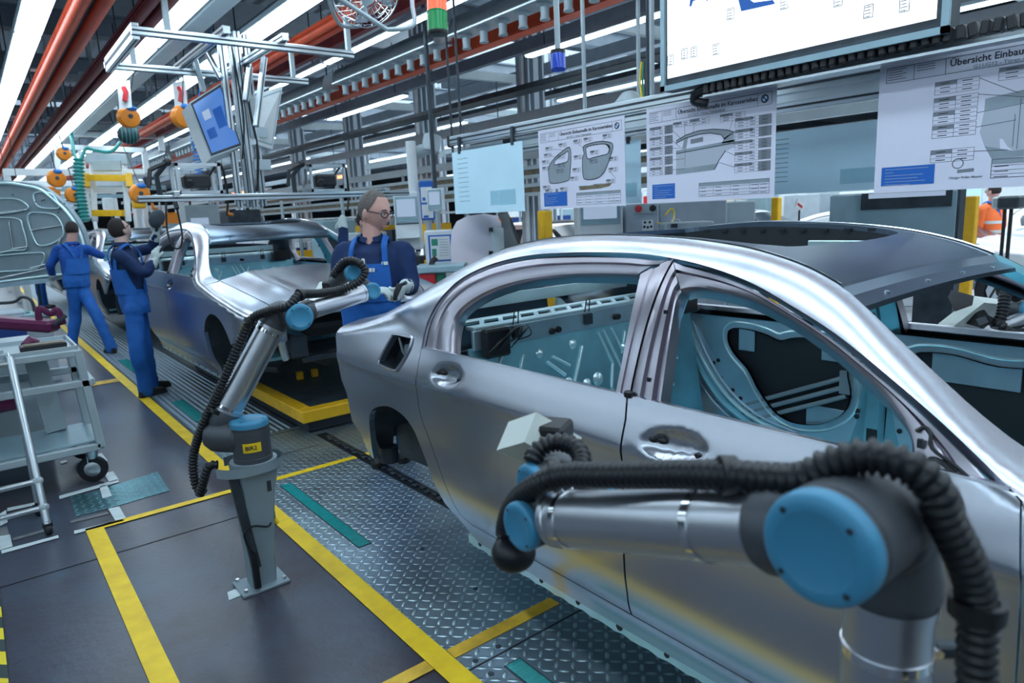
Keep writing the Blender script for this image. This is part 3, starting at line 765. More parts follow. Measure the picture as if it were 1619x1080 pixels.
        mb.loft(rows); fl = mb.build('sill_flange', 'inner_light', root)
        mb = MB()
        for i, y in enumerate(np.arange(.25, 2.4, .21)):
            mb.cyl((CXC + side * .841, y, .242), (CXC + side * .846, y, .242), .011 if i % 3 else .015, n=10)
        mb.each('sill_hole', 'dark_cavity', root)
    # roof skin with a wide sunroof opening
    def rooffn(y, v):
        k = kh(y); zz = kz(y) - .004 + .012 * (1 - (v / np.maximum(k, .1)) ** 2); e = .004
        dz = -.024 * v / k ** 2; dy = (kz(y + e) - kz(y - e)) / (2 * e); N = np.stack([-dz, -dy, np.ones_like(y)], -1); N /= np.linalg.norm(N, axis=-1, keepdims=True)
        return np.stack([CXC + v, y, zz], -1), N
    k_ = lambda y: float(kh(np.array([y]))[0]) - .012
    ro = [(y, k_(y)) for y in np.linspace(.905, 2.40, 20)] + [(y, -k_(y)) for y in np.linspace(2.40, .905, 20)]
    op = cat2([(1.15, -.34), (1.115, 0), (1.15, .34), (1.20, .43), (1.32, .475), (1.7, .48), (2.1, .47), (2.19, .43), (2.22, .34), (2.22, -.34), (2.19, -.43), (2.1, -.47), (1.7, -.48), (1.32, -.475), (1.20, -.43)], 4, True)
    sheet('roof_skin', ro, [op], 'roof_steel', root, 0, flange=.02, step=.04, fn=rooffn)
    # header below the front edge of the roof
    rows = []
    for x in np.linspace(-1, 1, 25):
        k = float(kh(np.array([.905]))[0]); X = x * (k - .012); zz = float(kz(np.array([.905]))[0]) - .004 + .012 * (1 - x * x)
        rows.append([Vector((CXC + X, .905, zz)), Vector((CXC + X, .896, zz - .005)), Vector((CXC + X, .880, zz - .030)), Vector((CXC + X * 1.02, .874, zz - .033)), Vector((CXC + X * 1.03, .832, zz - .052)), Vector((CXC + X * 1.03, .829, zz - .066)), Vector((CXC + X * 1.02, .95, zz - .085))])
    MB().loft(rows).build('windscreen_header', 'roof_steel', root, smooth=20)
    mb = MB()
    for x in (-.42, -.14, .14, .42):
        zz = float(kz(np.array([.905]))[0]) - .004 + .012 * (1 - (x / .6) ** 2); mb.cyl((CXC + x, .853, zz - .045), (CXC + x, .851, zz - .036), .008, n=8)
    mb.each('header_bolt', 'chrome', root)
    # inner roof frame under the opening
    loopo = [Vector((CXC + v, y, float(kz(np.array([y]))[0]) + .012 * (1 - (v / .56) ** 2) - .022)) for y, v in op]
    dn = [p + Vector((0, 0, -.10)) for p in loopo]; inn = [Vector((CXC + (p.x - CXC) * .93, 1.67 + (p.y - 1.67) * .95, p.z - .105)) for p in loopo]
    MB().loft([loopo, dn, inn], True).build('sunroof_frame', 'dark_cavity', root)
    mb = MB(); mb.box((CXC + .40, 1.36, 1.495), (.02, .34, .05), None, .003); mb.build('sunroof_rail', 'inner_light', root)
    mb = MB()
    for i in range(9): mb.box((CXC + .470, 1.30 + i * .1, 1.560), (.006, .03, .012))
    mb.each('sunroof_clip', 'black_plastic', root)
    # roof ditch seam
    for side in (-1, 1):
        mb = MB(); mb.sweep([Vector((CXC + side * (float(kh(np.array([y]))[0]) - .006), y, float(kz(np.array([y]))[0]) + .001)) for y in np.linspace(.90, 2.42, 30)], .0045, 6); mb.build('roof_ditch_seam', 'chrome', root)
        # inner side of the windscreen pillar and roof rail
        rows = []
        for y in np.linspace(.14, 2.5, 40):
            h = float(kh(np.array([y]))[0]); z = float(kz(np.array([y]))[0]); rows.append([Vector((CXC + side * h, y, z - .002)), Vector((CXC + side * (h - .004), y, z - .03)), Vector((CXC + side * (h + .03), y, z - .075)), Vector((CXC + side * (h + .10), y, z - .07))])
        MB().loft(rows).build('inner_roof_rail', 'inner_steel', root)
    # tail: parcel shelf, seat bulkhead, boot lid
    mb = MB(); mb.box((CXC, 2.47, 1.195), (1.50, .07, .018), None, .004)
    for i in range(13): mb.bar((CXC - .66 + i * .11, 2.50, 1.197), (CXC - .60 + i * .11, 2.585, 1.203), .022, .012)
    mb.box((CXC, 2.60, 1.203), (1.50, .05, .016), None, .004); mb.build('parcel_shelf', 'inner_light', root)
    mb = MB(); tilt = Matrix.Rotation(.10, 3, 'X')
    mb.box((CXC, 2.44, 1.145), (1.52, .02, .09), None, .004); bt = mb.build('bulkhead_crossmember', 'inner_panel', root)
    mb = MB(); pan = [(CXC - .78, 2.445, 1.11), (CXC + .78, 2.445, 1.11), (CXC + .80, 2.34, .42), (CXC - .80, 2.34, .42)]; mb.prism(pan, (0, .012, 0)); mb.build('seat_bulkhead', 'inner_steel', root)
    mb = MB(); sl = lambda x, z: Vector((CXC + x, 2.445 - (1.11 - z) * .152 - .002, z))
    for (x0, z0, x1, z1, r) in ((-.60, 1.06, -.70, .90, .009), (-.48, 1.04, -.56, .86, .009), (-.34, .98, -.24, .90, .010), (-.30, 1.0, -.20, .94, .008), (-.10, 1.02, -.22, .78, .010), (.02, 1.07, .10, .90, .009), (.10, .90, .07, .78, .009), (.07, .78, .14, .60, .009), (.06, 1.08, .28, .62, .008), (.12, 1.08, .34, .64, .008), (.22, 1.05, .18, .94, .008), (.38, 1.04, .46, .92, .008), (.42, .86, .56, .70, .008), (-.40, .80, -.30, .72, .009), (-.62, .84, -.56, .70, .009), (.50, 1.03, .62, .84, .008)):
        mb.sweep([sl(x0, z0) + Vector((0, .006, 0)), sl(x0, z0), sl(x1, z1), sl(x1, z1) + Vector((0, .006, 0))], [r * .4, r, r, r * .4], 8)
    for (x, z, r) in ((-.66, .92, .02), (-.38, 1.03, .02), (-.16, 1.04, .022), (-.22, .86, .022), (-.10, .83, .024), (-.02, .84, .03), (.26, .82, .022), (.20, .97, .02), (.44, .98, .02), (-.50, .95, .018), (.58, .95, .02)):
        mb.lathe(sl(x, z), (0, -1, .15), [(0, r * 1.2), (.004, r), (.010, r * .7), (.013, 0)], 14)
    mb.build('embossed_rib', 'inner_light', root, smooth=50)
    mb = MB()
    for x in (-.52, -.06, .40):
        mb.box((CXC + x, 2.425, 1.155), (.05, .03, .055), None, .004); mb.sweep([(CXC + x - .015, 2.43, 1.19), (CXC + x - .012, 2.42, 1.25), (CXC + x + .012, 2.42, 1.255), (CXC + x + .015, 2.43, 1.19)], .003, 6)
    mb.each('isofix_bracket', 'dark_metal', root)
    mb = MB()
    for x in (-.30, -.26, .14, .16): mb.lathe((CXC + x, 2.428, 1.15 - abs(x) * .08), (0, -1, 0), [(0, .017), (.012, .014), (.013, 0)], 12)
    mb.each('bulkhead_plug', 'black_plastic', root)
    mb = MB(); mb.box((CXC - .66, 2.40, 1.13), (.14, .05, .13), None, .01); mb.box((CXC + .62, 2.38, 1.16), (.22, .08, .12), None, .01)
    for i in range(9): mb.sweep(spline([(CXC - .72 + .02 * i, 2.37, 1.10 + .015 * (i % 3)), (CXC - .66 + .02 * i, 2.345, 1.15 + .01 * (i % 4)), (CXC - .56 + .01 * i, 2.39, 1.185)], 4), .003, 5)
    mb.each('wiring_bundle', 'black_plastic', root)
    mb = MB(); mb.prism([(CXC - .68, 2.86, 1.275), (CXC + .68, 2.86, 1.275), (CXC + .70, 3.02, 1.235), (CXC - .70, 3.02, 1.235)], (0, 0, -.02)); mb.box((CXC, 2.84, 1.25), (1.36, .02, .06)); mb.build('rear_window_crossmember', 'inner_light', root)
    rows = []
    for y in np.linspace(3.03, 3.62, 9):
        k = float(kh(np.array([y]))[0]) - .004; z = float(kz(np.array([y]))[0]); rows.append([Vector((CXC + x * k, y, z + .035 * (1 - x * x))) for x in np.linspace(-1, 1, 25)])
    rows.append([p + Vector((0, .01, -.03)) for p in rows[-1]]); rows.append([p + Vector((0, -.03, -.30)) for p in rows[-1]])
    MB().loft(rows).build('boot_lid', 'body_steel', root)
    mb = MB(); mb.box((CXC, 3.46, .70), (1.62, .06, .32), None, .02); mb.box((CXC, 3.44, .50), (1.4, .05, .10), None, .01); mb.build('tail_panel', 'dark_metal', root)
    # floor pan, tunnel, firewall
    mb = MB(); mb.box((CXC, 1.25, .33), (1.62, 2.35, .03)); mb.box((CXC, 1.2, .42), (.26, 2.3, .18), None, .05); mb.box((CXC, .2, .7), (1.5, .04, .7)); mb.box((CXC, 2.95, .50), (1.1, 1.0, .05)); mb.build('floor_pan', 'inner_steel', root)
    mb = MB(); mb.box((CXC, .34, 1.02), (1.42, .10, .06), None, .02); mb.box((CXC, .22, 1.06), (1.50, .18, .03), None, .01); mb.build('dash_crossmember', 'inner_light', root)
    mb = MB()
    for i in range(24): 
        x = -.55 + i * .048 + random.uniform(-.01, .01); mb.sweep(spline([(CXC + x, .40 + random.uniform(0, .05), 1.0), (CXC + x + .05, .36, 1.07), (CXC + x + .11, .40, .98)], 4), .006, 5)
    mb.each('dashboard_wiring', 'dark_metal', root)
    # inner door panels with their cut-outs
    def panelfn(off):
        def f(y, v):
            h = np.where(v < .95, .865, .865 - (v - .95) * .25) - off; return np.stack([h, y, v], -1), np.stack([-np.ones_like(y), np.zeros_like(y), np.zeros_like(y)], -1)
        return f
    for side in (-1, 1):
        ro_ = cat2([(2.42, .50), (2.50, .65), (2.56, .85), (2.58, 1.07)], 4) + [(1.44, 1.07), (1.44, .42), (2.36, .42)]
        rh = cat2([(2.20, 1.00), (2.10, 1.005), (2.0, .99), (1.92, .965), (1.85, .985), (1.75, 1.0), (1.58, 1.0), (1.53, .96), (1.55, .85), (1.53, .74), (1.56, .64), (1.66, .56), (1.80, .53), (1.92, .56), (2.02, .66), (2.10, .78), (2.19, .86), (2.23, .94)], 4, True)
        sheet('rear_door_inner_panel', ro_, [rh], 'inner_panel', root, side, fn=panelfn(0), flange=-.02, step=.05)
        fo = [(1.36, 1.07), (.42, 1.07), (.42, .42), (1.36, .42)]
        fh = cat2([(1.26, .98), (1.10, 1.0), (.92, .97), (.70, .99), (.56, .95), (.53, .80), (.56, .62), (.75, .55), (1.0, .54), (1.16, .60), (1.25, .74), (1.28, .88)], 4, True)
        sheet('front_door_inner_panel', fo, [fh], 'inner_panel', root, side, fn=panelfn(0), flange=-.02, step=.05)
        # rolled beads round the cut-outs
        for hole in (rh, fh):
            c = (sum(p[0] for p in hole) / len(hole), sum(p[1] for p in hole) / len(hole))
            mb = MB(); mb.sweep([Vector((CXC + side * (.862 - max(0, q[1] - .95) * .25), q[0], q[1])) for q in shrink(hole, -.035) + shrink(hole, -.035)[:1]], .006, 6); mb.build('panel_bead', 'inner_light', root)
        for k_, (dy_, r_) in enumerate(((0, .013), (-.05, .008), (.06, .02), (.12, .010))):
            mb = MB(); mb.sweep([Vector((CXC + side * (.858 - k_ * .004), p.x, p.y)) for p in spline([(2.56 + dy_, 1.10, 0), (2.48 + dy_, .93, 0), (2.38 + dy_, .77, 0), (2.24 + dy_ * .8, .61 - dy_ * .3, 0), (2.05 + dy_ * .5, .50 - dy_ * .5, 0), (1.80, .45 - dy_ * .6, 0)], 6)], r_, 8); mb.build('door_edge_bead', ('inner_light', 'inner_panel', 'inner_steel', 'body_steel')[k_], root)
        # dark skins seen through the cut-outs, intrusion beams and stiffening patches
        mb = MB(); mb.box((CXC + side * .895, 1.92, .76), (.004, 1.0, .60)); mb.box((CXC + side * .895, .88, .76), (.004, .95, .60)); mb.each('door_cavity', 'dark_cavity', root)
        mb = MB()
        for k in range(3): mb.cyl((CXC + side * .875, 2.14, .56 - k * .05), (CXC + side * .875, 1.56, .82 - k * .05), .013, n=10)
        mb.box((CXC + side * .870, 1.56, .79), (.02, .07, .12), None, .004); mb.each('intrusion_beam', 'post_grey', root)
        mb = MB(); mb.box((CXC + side * .884, 2.13, .955), (.006, .10, .16), None, .002); mb.box((CXC + side * .884, 1.62, .95), (.006, .16, .13), None, .002); mb.box((CXC + side * .884, 1.66, .57), (.006, .22, .14), None, .002)
        mb.box((CXC + side * .884, 1.02, .93), (.006, .34, .13), None, .002); mb.each('stiffening_patch', 'inner_panel', root)
        mb = MB()
        for (y, z) in ((2.30, .80), (2.33, .78), (2.28, .70), (1.50, .66), (1.50, .63), (2.28, 1.0), (1.5, .9), (2.15, .6), (2.2, .64), (1.4, 1.0), (.5, 1.02), (1.3, .7), (1.3, .6)):
            mb.cyl((CXC + side * .8635, y, z), (CXC + side * .8595, y, z), .012, n=10)
        mb.each('panel_hole', 'dark_cavity', root)
    # front bay
    mb = MB()
    for side in (-1, 1):
        mb.bar((CXC + side * .50, .15, .60), (CXC + side * .48, -.80, .58), .10, .12, bev=.01); mb.box((CXC + side * .48, -.83, .58), (.14, .03, .18), None, .01)
        mb.box((CXC + side * .56, -.28, .80), (.22, .26, .22), None, .05); mb.bar((CXC + side * .66, .15, .92), (CXC + side * .60, -.82, .82), .05, .06)
    mb.box((CXC, -.84, .84), (1.3, .05, .06), None, .01); mb.box((CXC, -.80, .46), (.9, .05, .05), None, .01); mb.box((CXC, -.15, .42), (.8, .5, .06), None, .02); mb.build('front_chassis', 'dark_metal', root)
    mb = MB()
    for side in (-1, 1):
        mb.sweep(spline([(CXC + side * .62, -.86, .78), (CXC + side * .64, -.90, .70), (CXC + side * .63, -.88, .60), (CXC + side * .60, -.84, .50)], 5), [.045] * 8 + [.03] * 8, 8); mb.box((CXC + side * .60, -.86, .80), (.22, .05, .05), None, .01)
    mb.each('headlamp_carrier', 'aluminium', root)
    mb = MB(); mb.box((CXC, -.62, .72), (.80, .34, .20), None, .08); mb.cyl((CXC - .35, -.45, .5), (CXC - .2, -.7, .42), .07, n=12); mb.cyl((CXC + .35, -.45, .5), (CXC + .2, -.7, .42), .07, n=12)
    for side in (-1, 1): mb.sweep([(CXC + side * .30, -.3, .40), (CXC + side * .55, -.45, .34), (CXC + side * .72, -.25, .36), (CXC + side * .55, -.1, .34)], .025, 8); mb.cyl((CXC + side * .70, -.25, .28), (CXC + side * .70, -.25, .55), .06, n=14)
    mb.build('engine_carrier', 'dark_cavity', root)
    # bonnet
    def bonfn(y, v):
        k = kh(y) - .006; q = v / np.maximum(k, .1); zz = kz(y) + .055 * (1 - q ** 2) + .014 * np.exp(-((np.abs(q) - .62) / .10) ** 2) - .05 * np.clip((-.80 - y) / .35, 0, 1) ** 2
        return np.stack([CXC + v, y, zz], -1), None
    def bonN(y, v):
        X, _ = bonfn(y, v); e = .004; A = bonfn(y + e, v)[0] - bonfn(y - e, v)[0]; B = bonfn(y, v + e)[0] - bonfn(y, v - e)[0]; N = np.cross(B, A); N /= np.linalg.norm(N, axis=-1, keepdims=True); return X, N
    kk = lambda y: float(kh(np.array([y]))[0]) - .010
    bo = [(y, kk(y)) for y in np.linspace(.13, -.95, 20)] + [(-1.03, .50), (-1.07, .30), (-1.09, 0), (-1.07, -.30), (-1.03, -.50)] + [(y, -kk(y)) for y in np.linspace(-.95, .13, 20)] + [(.20, -.5), (.24, 0), (.20, .5)]
    sheet('bonnet', bo, [], 'body_steel', root, 0, flange=.02, step=.04, fn=bonN)

car = thing('unfinished_car', 'bare silver car body in the foreground, with black opening for the sunroof', 'car body', (2.45, 1.3, 0), 0, 'bare car bodies on the line')
build_car(car)
car2 = copy_tree(car, (2.45, 7.4, .14), 'bare silver car body behind, bonnet toward the camera above the yellow platform')

for i, y in enumerate((.55, 2.75)):
    t = thing('carrier_stand', 'dark carrier stand under the %s half of the front car' % ('front', 'rear')[i], 'support', (2.75, y, 0), 0, 'carrier stands under the front car'); MB().box((2.75, y, .15), (.5, .16, .30), None, .01).build('stand', 'dark_metal', t)

# ------------------------------------------------------------------ robot arms
def X3(d): return Vector(d)
def housing(t, c, axis, r, L, capside=1, cap=True, name='joint_housing', capname='joint_cap', ring=True):
    """rounded grey joint drum along axis with a blue domed cap on one end"""
    a = Vector(axis).normalized() * capside; c = Vector(c)
    q = MB(); q.lathe(c - a * L / 2, a, [(0, 0), (0, r * .80), (L * .04, r * .93), (L * .12, r), (L * .88, r), (L * .90, r * .965), (L * .915, r * .965), (L * .93, r), (L, r), (L, 0)], 36)
    h = q.build(name, 'robot_grey', t, smooth=40)
    if cap:
        q = MB(); e = c + a * L / 2
        q.lathe(e, a, [(0, r * .6), (.0, r * 1.0), (r * .20, r * 1.0), (r * .30, r * .97), (r * .36, r * .90), (r * .385, r * .78), (r * .39, r * .70), (r * .375, r * .68), (r * .385, 0)], 40)
        k = q.build(capname, 'robot_blue', t, smooth=40)
        x, y, _ = frame_of(a); q = MB()
        for i in range(4):
            an = math.pi / 4 + i * math.pi / 2; p = e + a * r * .37 + (x * math.cos(an) + y * math.sin(an)) * r * .80; q.cyl(p, p + a * .0015, r * .06, n=8)
        for p in q.pieces():
            o = p.build('cap_screw', 'dark_metal', k)
    return h
def tube_part(t, a, b, r, name='arm_tube'):
    a = Vector(a); b = Vector(b); L = (b - a).length; d = (b - a).normalized(); q = MB()
    q.lathe(a, d, [(0, r * 1.05), (.012, r * 1.05), (.014, r), (L - .014, r), (L - .012, r * 1.05), (L, r * 1.05)], 40); return q.build(name, 'tube_steel', t, smooth=30)
def band_clip(t, c, d, r, up, holder=.03):
    """steel hose clamp round a tube with a black cable clip standing on it"""
    c = Vector(c); d = Vector(d).normalized(); up = (Vector(up) - Vector(up).dot(d) * d).normalized(); q = MB()
    q.lathe(c - d * .006, d, [(0, r), (0, r + .0015), (.012, r + .0015), (.012, r)], 36); q.cyl(c + up * (r + .006) - d.cross(up) * .012, c + up * (r + .006) + d.cross(up) * .012, .006, n=10)
    q.build('clamp_band', 'chrome', t)
    q = MB(); q.box(c + up * (r + holder * .55), (.018, .018, holder * .9), Matrix((d, up.cross(d), up)).transposed(), .003); q.build('clip_foot', 'dark_metal', t)
def hose_ring(t, c, d, r):
    c = Vector(c); d = Vector(d).normalized(); q = MB(); q.lathe(c - d * .009, d, [(0, r), (0, r * 1.35), (.018, r * 1.35), (.018, r)], 20); q.build('hose_clip', 'black_plastic', t)

# robot arm in the foreground
t = thing('robot', 'large out of focus grey and blue jointed robot arm in the right foreground', 'robot arm', (.80, .33, 0), 0, 'jointed robot arms')
E1 = Vector((.653, .300, 1.368)); E2 = at(1414, 818, .80); W1 = at(820, 834, 1.10) + Vector((.050, 0, 0))
fd = (W1 - E1).normalized()
housing(t, E1, (1, 0, 0), .0575, .085, -1)
housing(t, E2, (1, 0, 0), .056, .11, 1, False)
q = MB(); q.lathe(E1 + Vector((.03, 0, 0)), (1, 0, 0), [(0, .050), (.03, .055), (.06, .055), (.10, .045)], 36); q.build('joint_neck', 'robot_grey', t)
q = MB(); q.lathe(E1, fd, [(0, .045), (.055, .049), (.062, .052), (.085, .052), (.087, .0475), (.095, .0475)], 36); q.build('tube_socket', 'robot_grey', t)
tube_part(t, E1 + fd * .09, W1 - fd * .045, .0435)
q = MB(); q.lathe(E2, (0, 0, -1), [(0, .050), (.05, .052), (.065, .055), (.09, .055), (.092, .0505), (.11, .0505)], 36); q.build('tube_socket', 'robot_grey', t)
LT = Vector((E2.x, E2.y, .72)); tube_part(t, E2 + Vector((0, 0, -.10)), LT, .0495)
housing(t, LT + Vector((0, 0, -.06)), (1, 0, 0), .075, .16, -1)
q = MB(); q.cyl((.95, .34, .66), (.95, .34, .0), .09, .10, n=28); q.box((.95, .34, .01), (.32, .32, .02), None, .004); q.build('floor_pedestal', 'robot_grey', t)
q = MB(); q.cyl((.84, .34, .66), (.97, .34, .66), .07, n=28); q.build('shoulder_drum', 'robot_grey', t)
# wrist
housing(t, W1, (1, 0, 0), .041, .075, -1)
q = MB(); q.lathe(W1 - fd * .06, fd, [(0, .0375), (.02, .0385), (.05, .036)], 30); q.build('tube_socket', 'robot_grey', t)
W2 = at(888, 757, 1.19); housing(t, W2, (1, -.15, .0), .041, .11, -1)
W3 = at(925, 778, 1.20); housing(t, W3, (.6, -.4, -.2), .034, .06, 1)
q = MB(); q.cyl(at(905, 755, 1.18), at(872, 712, 1.27), .030, n=24); q.build('tool_flange', 'robot_grey', t)
wrist_joint = MB(); wrist_joint.cyl(W1 + Vector((.03, 0, 0)), W2, .030, n=20); wrist_joint.build('wrist_link', 'robot_grey', t)
# white sensor housing, hollow at the back
bx = thing('sensor_box', 'white gap measuring sensor box on the wrist of the foreground robot arm', 'sensor', tuple(at(860, 695, 1.32)), 0, 'white measuring sensor boxes')
def hollow_box(t, p0, ex, ey, ez, w_, mt='white_plastic', name='housing'):
    """box from corner p0 along three edge vectors, open on the ez end"""
    p0 = Vector(p0); u, v, d = Vector(ex), Vector(ey), Vector(ez); q = MB()
    o = [p0, p0 + u, p0 + u + v, p0 + v]; c = sum(o, Vector()) / 4; i_ = [c + (p - c) * (1 - w_) for p in o]
    back = [p + d for p in o]; ib = [p + d for p in i_]; inn = [p + d * .25 for p in i_]
    q.loft([o, back, ib, inn], True); q.add(o, [(0, 1, 2, 3)]); q.add(inn, [(0, 1, 2, 3)]); return q.build(name, mt, t, smooth=20)
a0 = at(785, 712, 1.34); a1 = at(804, 667, 1.38); a2 = at(849, 651, 1.30); a3 = at(829, 699, 1.26)
ezv = at(923, 692, 1.38) - a2
hollow_box(bx, a0, a1 - a0, a3 - a0, ezv * .97, .10)
q = MB(); cc = at(868, 694, 1.33); q.box(cc, (.075, .08, .07), Matrix.Rotation(.5, 3, 'Z'), .006); q.build('camera_module', 'black_plastic', bx)
q = MB(); q.cyl(at(878, 712, 1.28), at(895, 725, 1.26), .010, n=10); q.cyl(at(870, 722, 1.27), at(900, 716, 1.28), .006, n=8); q.each('mounting_pin', 'chrome', bx)
# hoses
HP = [(1560, 1240, .70), (1545, 1080, .69), (1545, 960, .68), (1528, 890, .67), (1492, 815, .66), (1478, 775, .655), (1440, 740, .66), (1375, 722, .68), (1318, 733, .70), (1270, 757, .72), (1215, 757, .75), (1150, 752, .79), (1060, 750, .87), (960, 751, .96), (890, 752, 1.03), (848, 768, 1.08), (814, 796, 1.16), (800, 838, 1.22), (806, 876, 1.22)]
q = MB(); path = corrugated(q, [at(*p) for p in HP], .0168, .0115, 16); q.build('cable_hose', 'black_rubber', t, smooth=60)
q = MB(); e = at(815, 885, 1.10); q.ell(at(812, 874, 1.22), (.040, .040, .034), None, 18, 12); q.build('hose_boot', 'black_rubber', t)
q = MB(); corrugated(q, [at(*p) for p in ((878, 760, 1.08), (904, 752, 1.09), (920, 732, 1.12), (910, 708, 1.15), (880, 699, 1.17), (853, 710, 1.17), (840, 732, 1.16))], .0148, .0115, 16); q.build('cable_hose', 'black_rubber', t, smooth=60)
for px, py, d in ((1150, 752, .79), (876, 752, 1.05)):
    c = at(px, py, d); hose_ring(t, c, at(px + 10, py, d) - at(px - 10, py, d), .0175)
cb = E1 + fd * .19; band_clip(t, E1.lerp(W1, .34), fd, .0435, (0, 0, 1), .03); band_clip(t, E1.lerp(W1, .845), fd, .0435, (0, 0, 1), .03)
band_clip(t, Vector((E2.x, E2.y, E2.z - .17)), (0, 0, 1), .0495, (.7, -.7, 0), .04)
c = at(1545, 960, .68); hose_ring(t, c, (0, 0, 1), .019)

# robot arm on its post beside the line
t = thing('robot', 'smaller grey and blue robot arm on a post, reaching toward the person with glasses', 'robot arm', (.86, 3.16, .68), 0, 'jointed robot arms')
B0 = Vector((.862, 3.15, 0)); B1 = Vector((.905, 3.15, -.032))
D2 = (Vector((B0.x, B0.y, .7)) - CAMP).dot(Vector(ray(CX0, CY0)))
q = MB(); q.lathe(B1 + Vector((0, 0, .655)), (0, 0, 1), [(0, 0), (0, .086), (.02, .088), (.022, .084), (.09, .084), (.13, .088)], 36); q.build('base_joint', 'robot_grey', t)
housing(t, B1 + Vector((0, 0, .785)), (0, 0, 1), .086, .07, 1)
SH = at(345, 688, D2 + .02)
q = MB(); q.lathe(B1 + Vector((0, 0, .765)), SH - (B1 + Vector((0, 0, .765))), [(0, .07), (.06, .078), (.064, .080), (.07, .078), (.14, .078), (.17, .074), (.20, .055), (.208, 0)], 36); q.build('shoulder_joint', 'robot_grey', t)
UA0 = at(350, 668, D2 + .02); UA1 = at(432, 512, D2 + .02); ud = (UA1 - UA0).normalized()
q = MB(); q.lathe(UA0 - ud * .03, ud, [(0, .05), (.03, .064), (.09, .066), (.10, .062)], 36); q.build('tube_socket', 'robot_grey', t)
tube_part(t, UA0 + ud * .06, UA1 - ud * .01, .062, 'upper_arm_tube')
q = MB(); q.sweep(spline([UA1 - ud * .02, UA1 + ud * .035, at(452, 497, D2 + .02), at(466, 499, D2)], 6), [.064] * 6 + [.066] * 6 + [.062] * 7, 28); q.build('elbow_joint', 'robot_grey', t, smooth=60)
EC = at(468, 500, D2 - .02); va = (CAMP - EC).normalized(); cap_ax = (va + Vector((.25, -.1, -.1))).normalized()
housing(t, EC, cap_ax, .062, .10, 1)
FA0 = at(482, 492, D2 + .03); FA1 = at(572, 463, D2 + .30); f2 = (FA1 - FA0).normalized()
q = MB(); q.lathe(FA0 - f2 * .02, f2, [(0, .04), (.02, .05), (.05, .05)], 30); q.build('tube_socket', 'robot_grey', t)
tube_part(t, FA0 + f2 * .02, FA1, .047, 'forearm_tube')
housing(t, FA1 + f2 * .05, cap_ax, .042, .09, 1); 
q = MB(); q.lathe(FA1 - f2 * .01, f2, [(0, .049), (.03, .048), (.05, .036)], 30); q.build('tube_socket', 'robot_grey', t)
WR = at(553, 431, D2 + .26); housing(t, WR, cap_ax, .045, .09, 1)
q = MB(); q.cyl(FA1 + f2 * .05, WR, .035, n=20); q.build('wrist_link', 'robot_grey', t)
q = MB(); q.cyl(WR, at(528, 448, D2 + .34), .035, n=20); q.build('tool_flange', 'robot_grey', t)
q = MB(); path = corrugated(q, [at(a, b, d) for a, b, d in ((322, 780, D2 + .02), (309, 765, D2 + .03), (306, 720, D2 + .02), (322, 668, D2 - .02), (350, 610, D2 - .04), (378, 545, D2 - .05), (398, 505, D2 - .06), (425, 492, D2 - .08), (455, 484, D2 - .09), (475, 466, D2 - .04), (505, 464, D2 + .05), (540, 458, D2 + .14), (566, 446, D2 + .17), (577, 430, D2 + .18), (566, 415, D2 + .18), (545, 414, D2 + .2), (527, 436, D2 + .24))], .019, .016, 14); q.build('cable_hose', 'black_rubber', t, smooth=60)
q = MB(); corrugated(q, [at(a, b, d) for a, b, d in ((316, 782, D2), (322, 760, D2 - .02), (330, 738, D2 - .03), (345, 735, D2 - .02))], .019, .016, 14); q.build('cable_hose', 'black_rubber', t, smooth=60)
for (a, b, d) in ((342, 650, D2 - .03), (395, 508, D2 - .06), (475, 466, D2 - .04)): hose_ring(t, at(a, b, d), ud if a < 400 else f2, .021)
for s_ in (.16, .93): 
    c = UA0.lerp(UA1, s_); q = MB(); q.lathe(c - ud * .008, ud, [(0, .0625), (0, .0645), (.016, .0645), (.016, .0625)], 36); q.build('clamp_band', 'chrome', t)
q = MB(); c = FA0.lerp(FA1, .08); q.lathe(c - f2 * .008, f2, [(0, .0475), (0, .049), (.016, .049), (.016, .0475)], 36); q.build('clamp_band', 'chrome', t)
# yellow label BIR2
lc = B1 + Vector((0, 0, .735)); vd = Vector((CAMP.x - B1.x, CAMP.y - B1.y, 0)).normalized(); rt = Vector((0, 0, 1)).cross(vd)
rows = []
for z in (-.022, .022):
    rows.append([lc + (vd * math.cos(a) + rt * math.sin(a)) * .0905 + Vector((0, 0, z)) for a in np.linspace(-.45, .45, 9)])
q = MB(); q.loft(rows); lab = q.build('name_label', 'yellow_tape', t, smooth=60); lab['label'] = 'yellow label reading BIR2'
Mx = Matrix((rt, Vector((0, 0, 1)), vd)).transposed().to_4x4(); Mx.translation = lc + vd * .0915 - rt * .030 - Vector((0, 0, .009))
text_mb('BIR2', .027, 'label_text', 'ink', t, Mx)
bx = thing('sensor_box', 'white sensor box on the wrist of the smaller robot arm over the bonnet', 'sensor', tuple(at(517, 452, D2 + .42)), 0, 'white measuring sensor boxes')
hollow_box(bx, at(497, 462, D2 + .42), at(505, 446, D2 + .46) - at(497, 462, D2 + .42), at(510, 466, D2 + .36) - at(497, 462, D2 + .42), at(548, 440, D2 + .46) - at(505, 446, D2 + .46), .12)
q = MB(); q.box(at(522, 452, D2 + .38), (.07, .06, .05), Matrix.Rotation(.4, 3, 'Z'), .008); q.build('camera_module', 'black_plastic', bx)
q = MB(); q.box(at(575, 425, D2 + .24), (.014, .014, .10), None, .002); q.build('antenna_strip', 'white_plastic', bx)
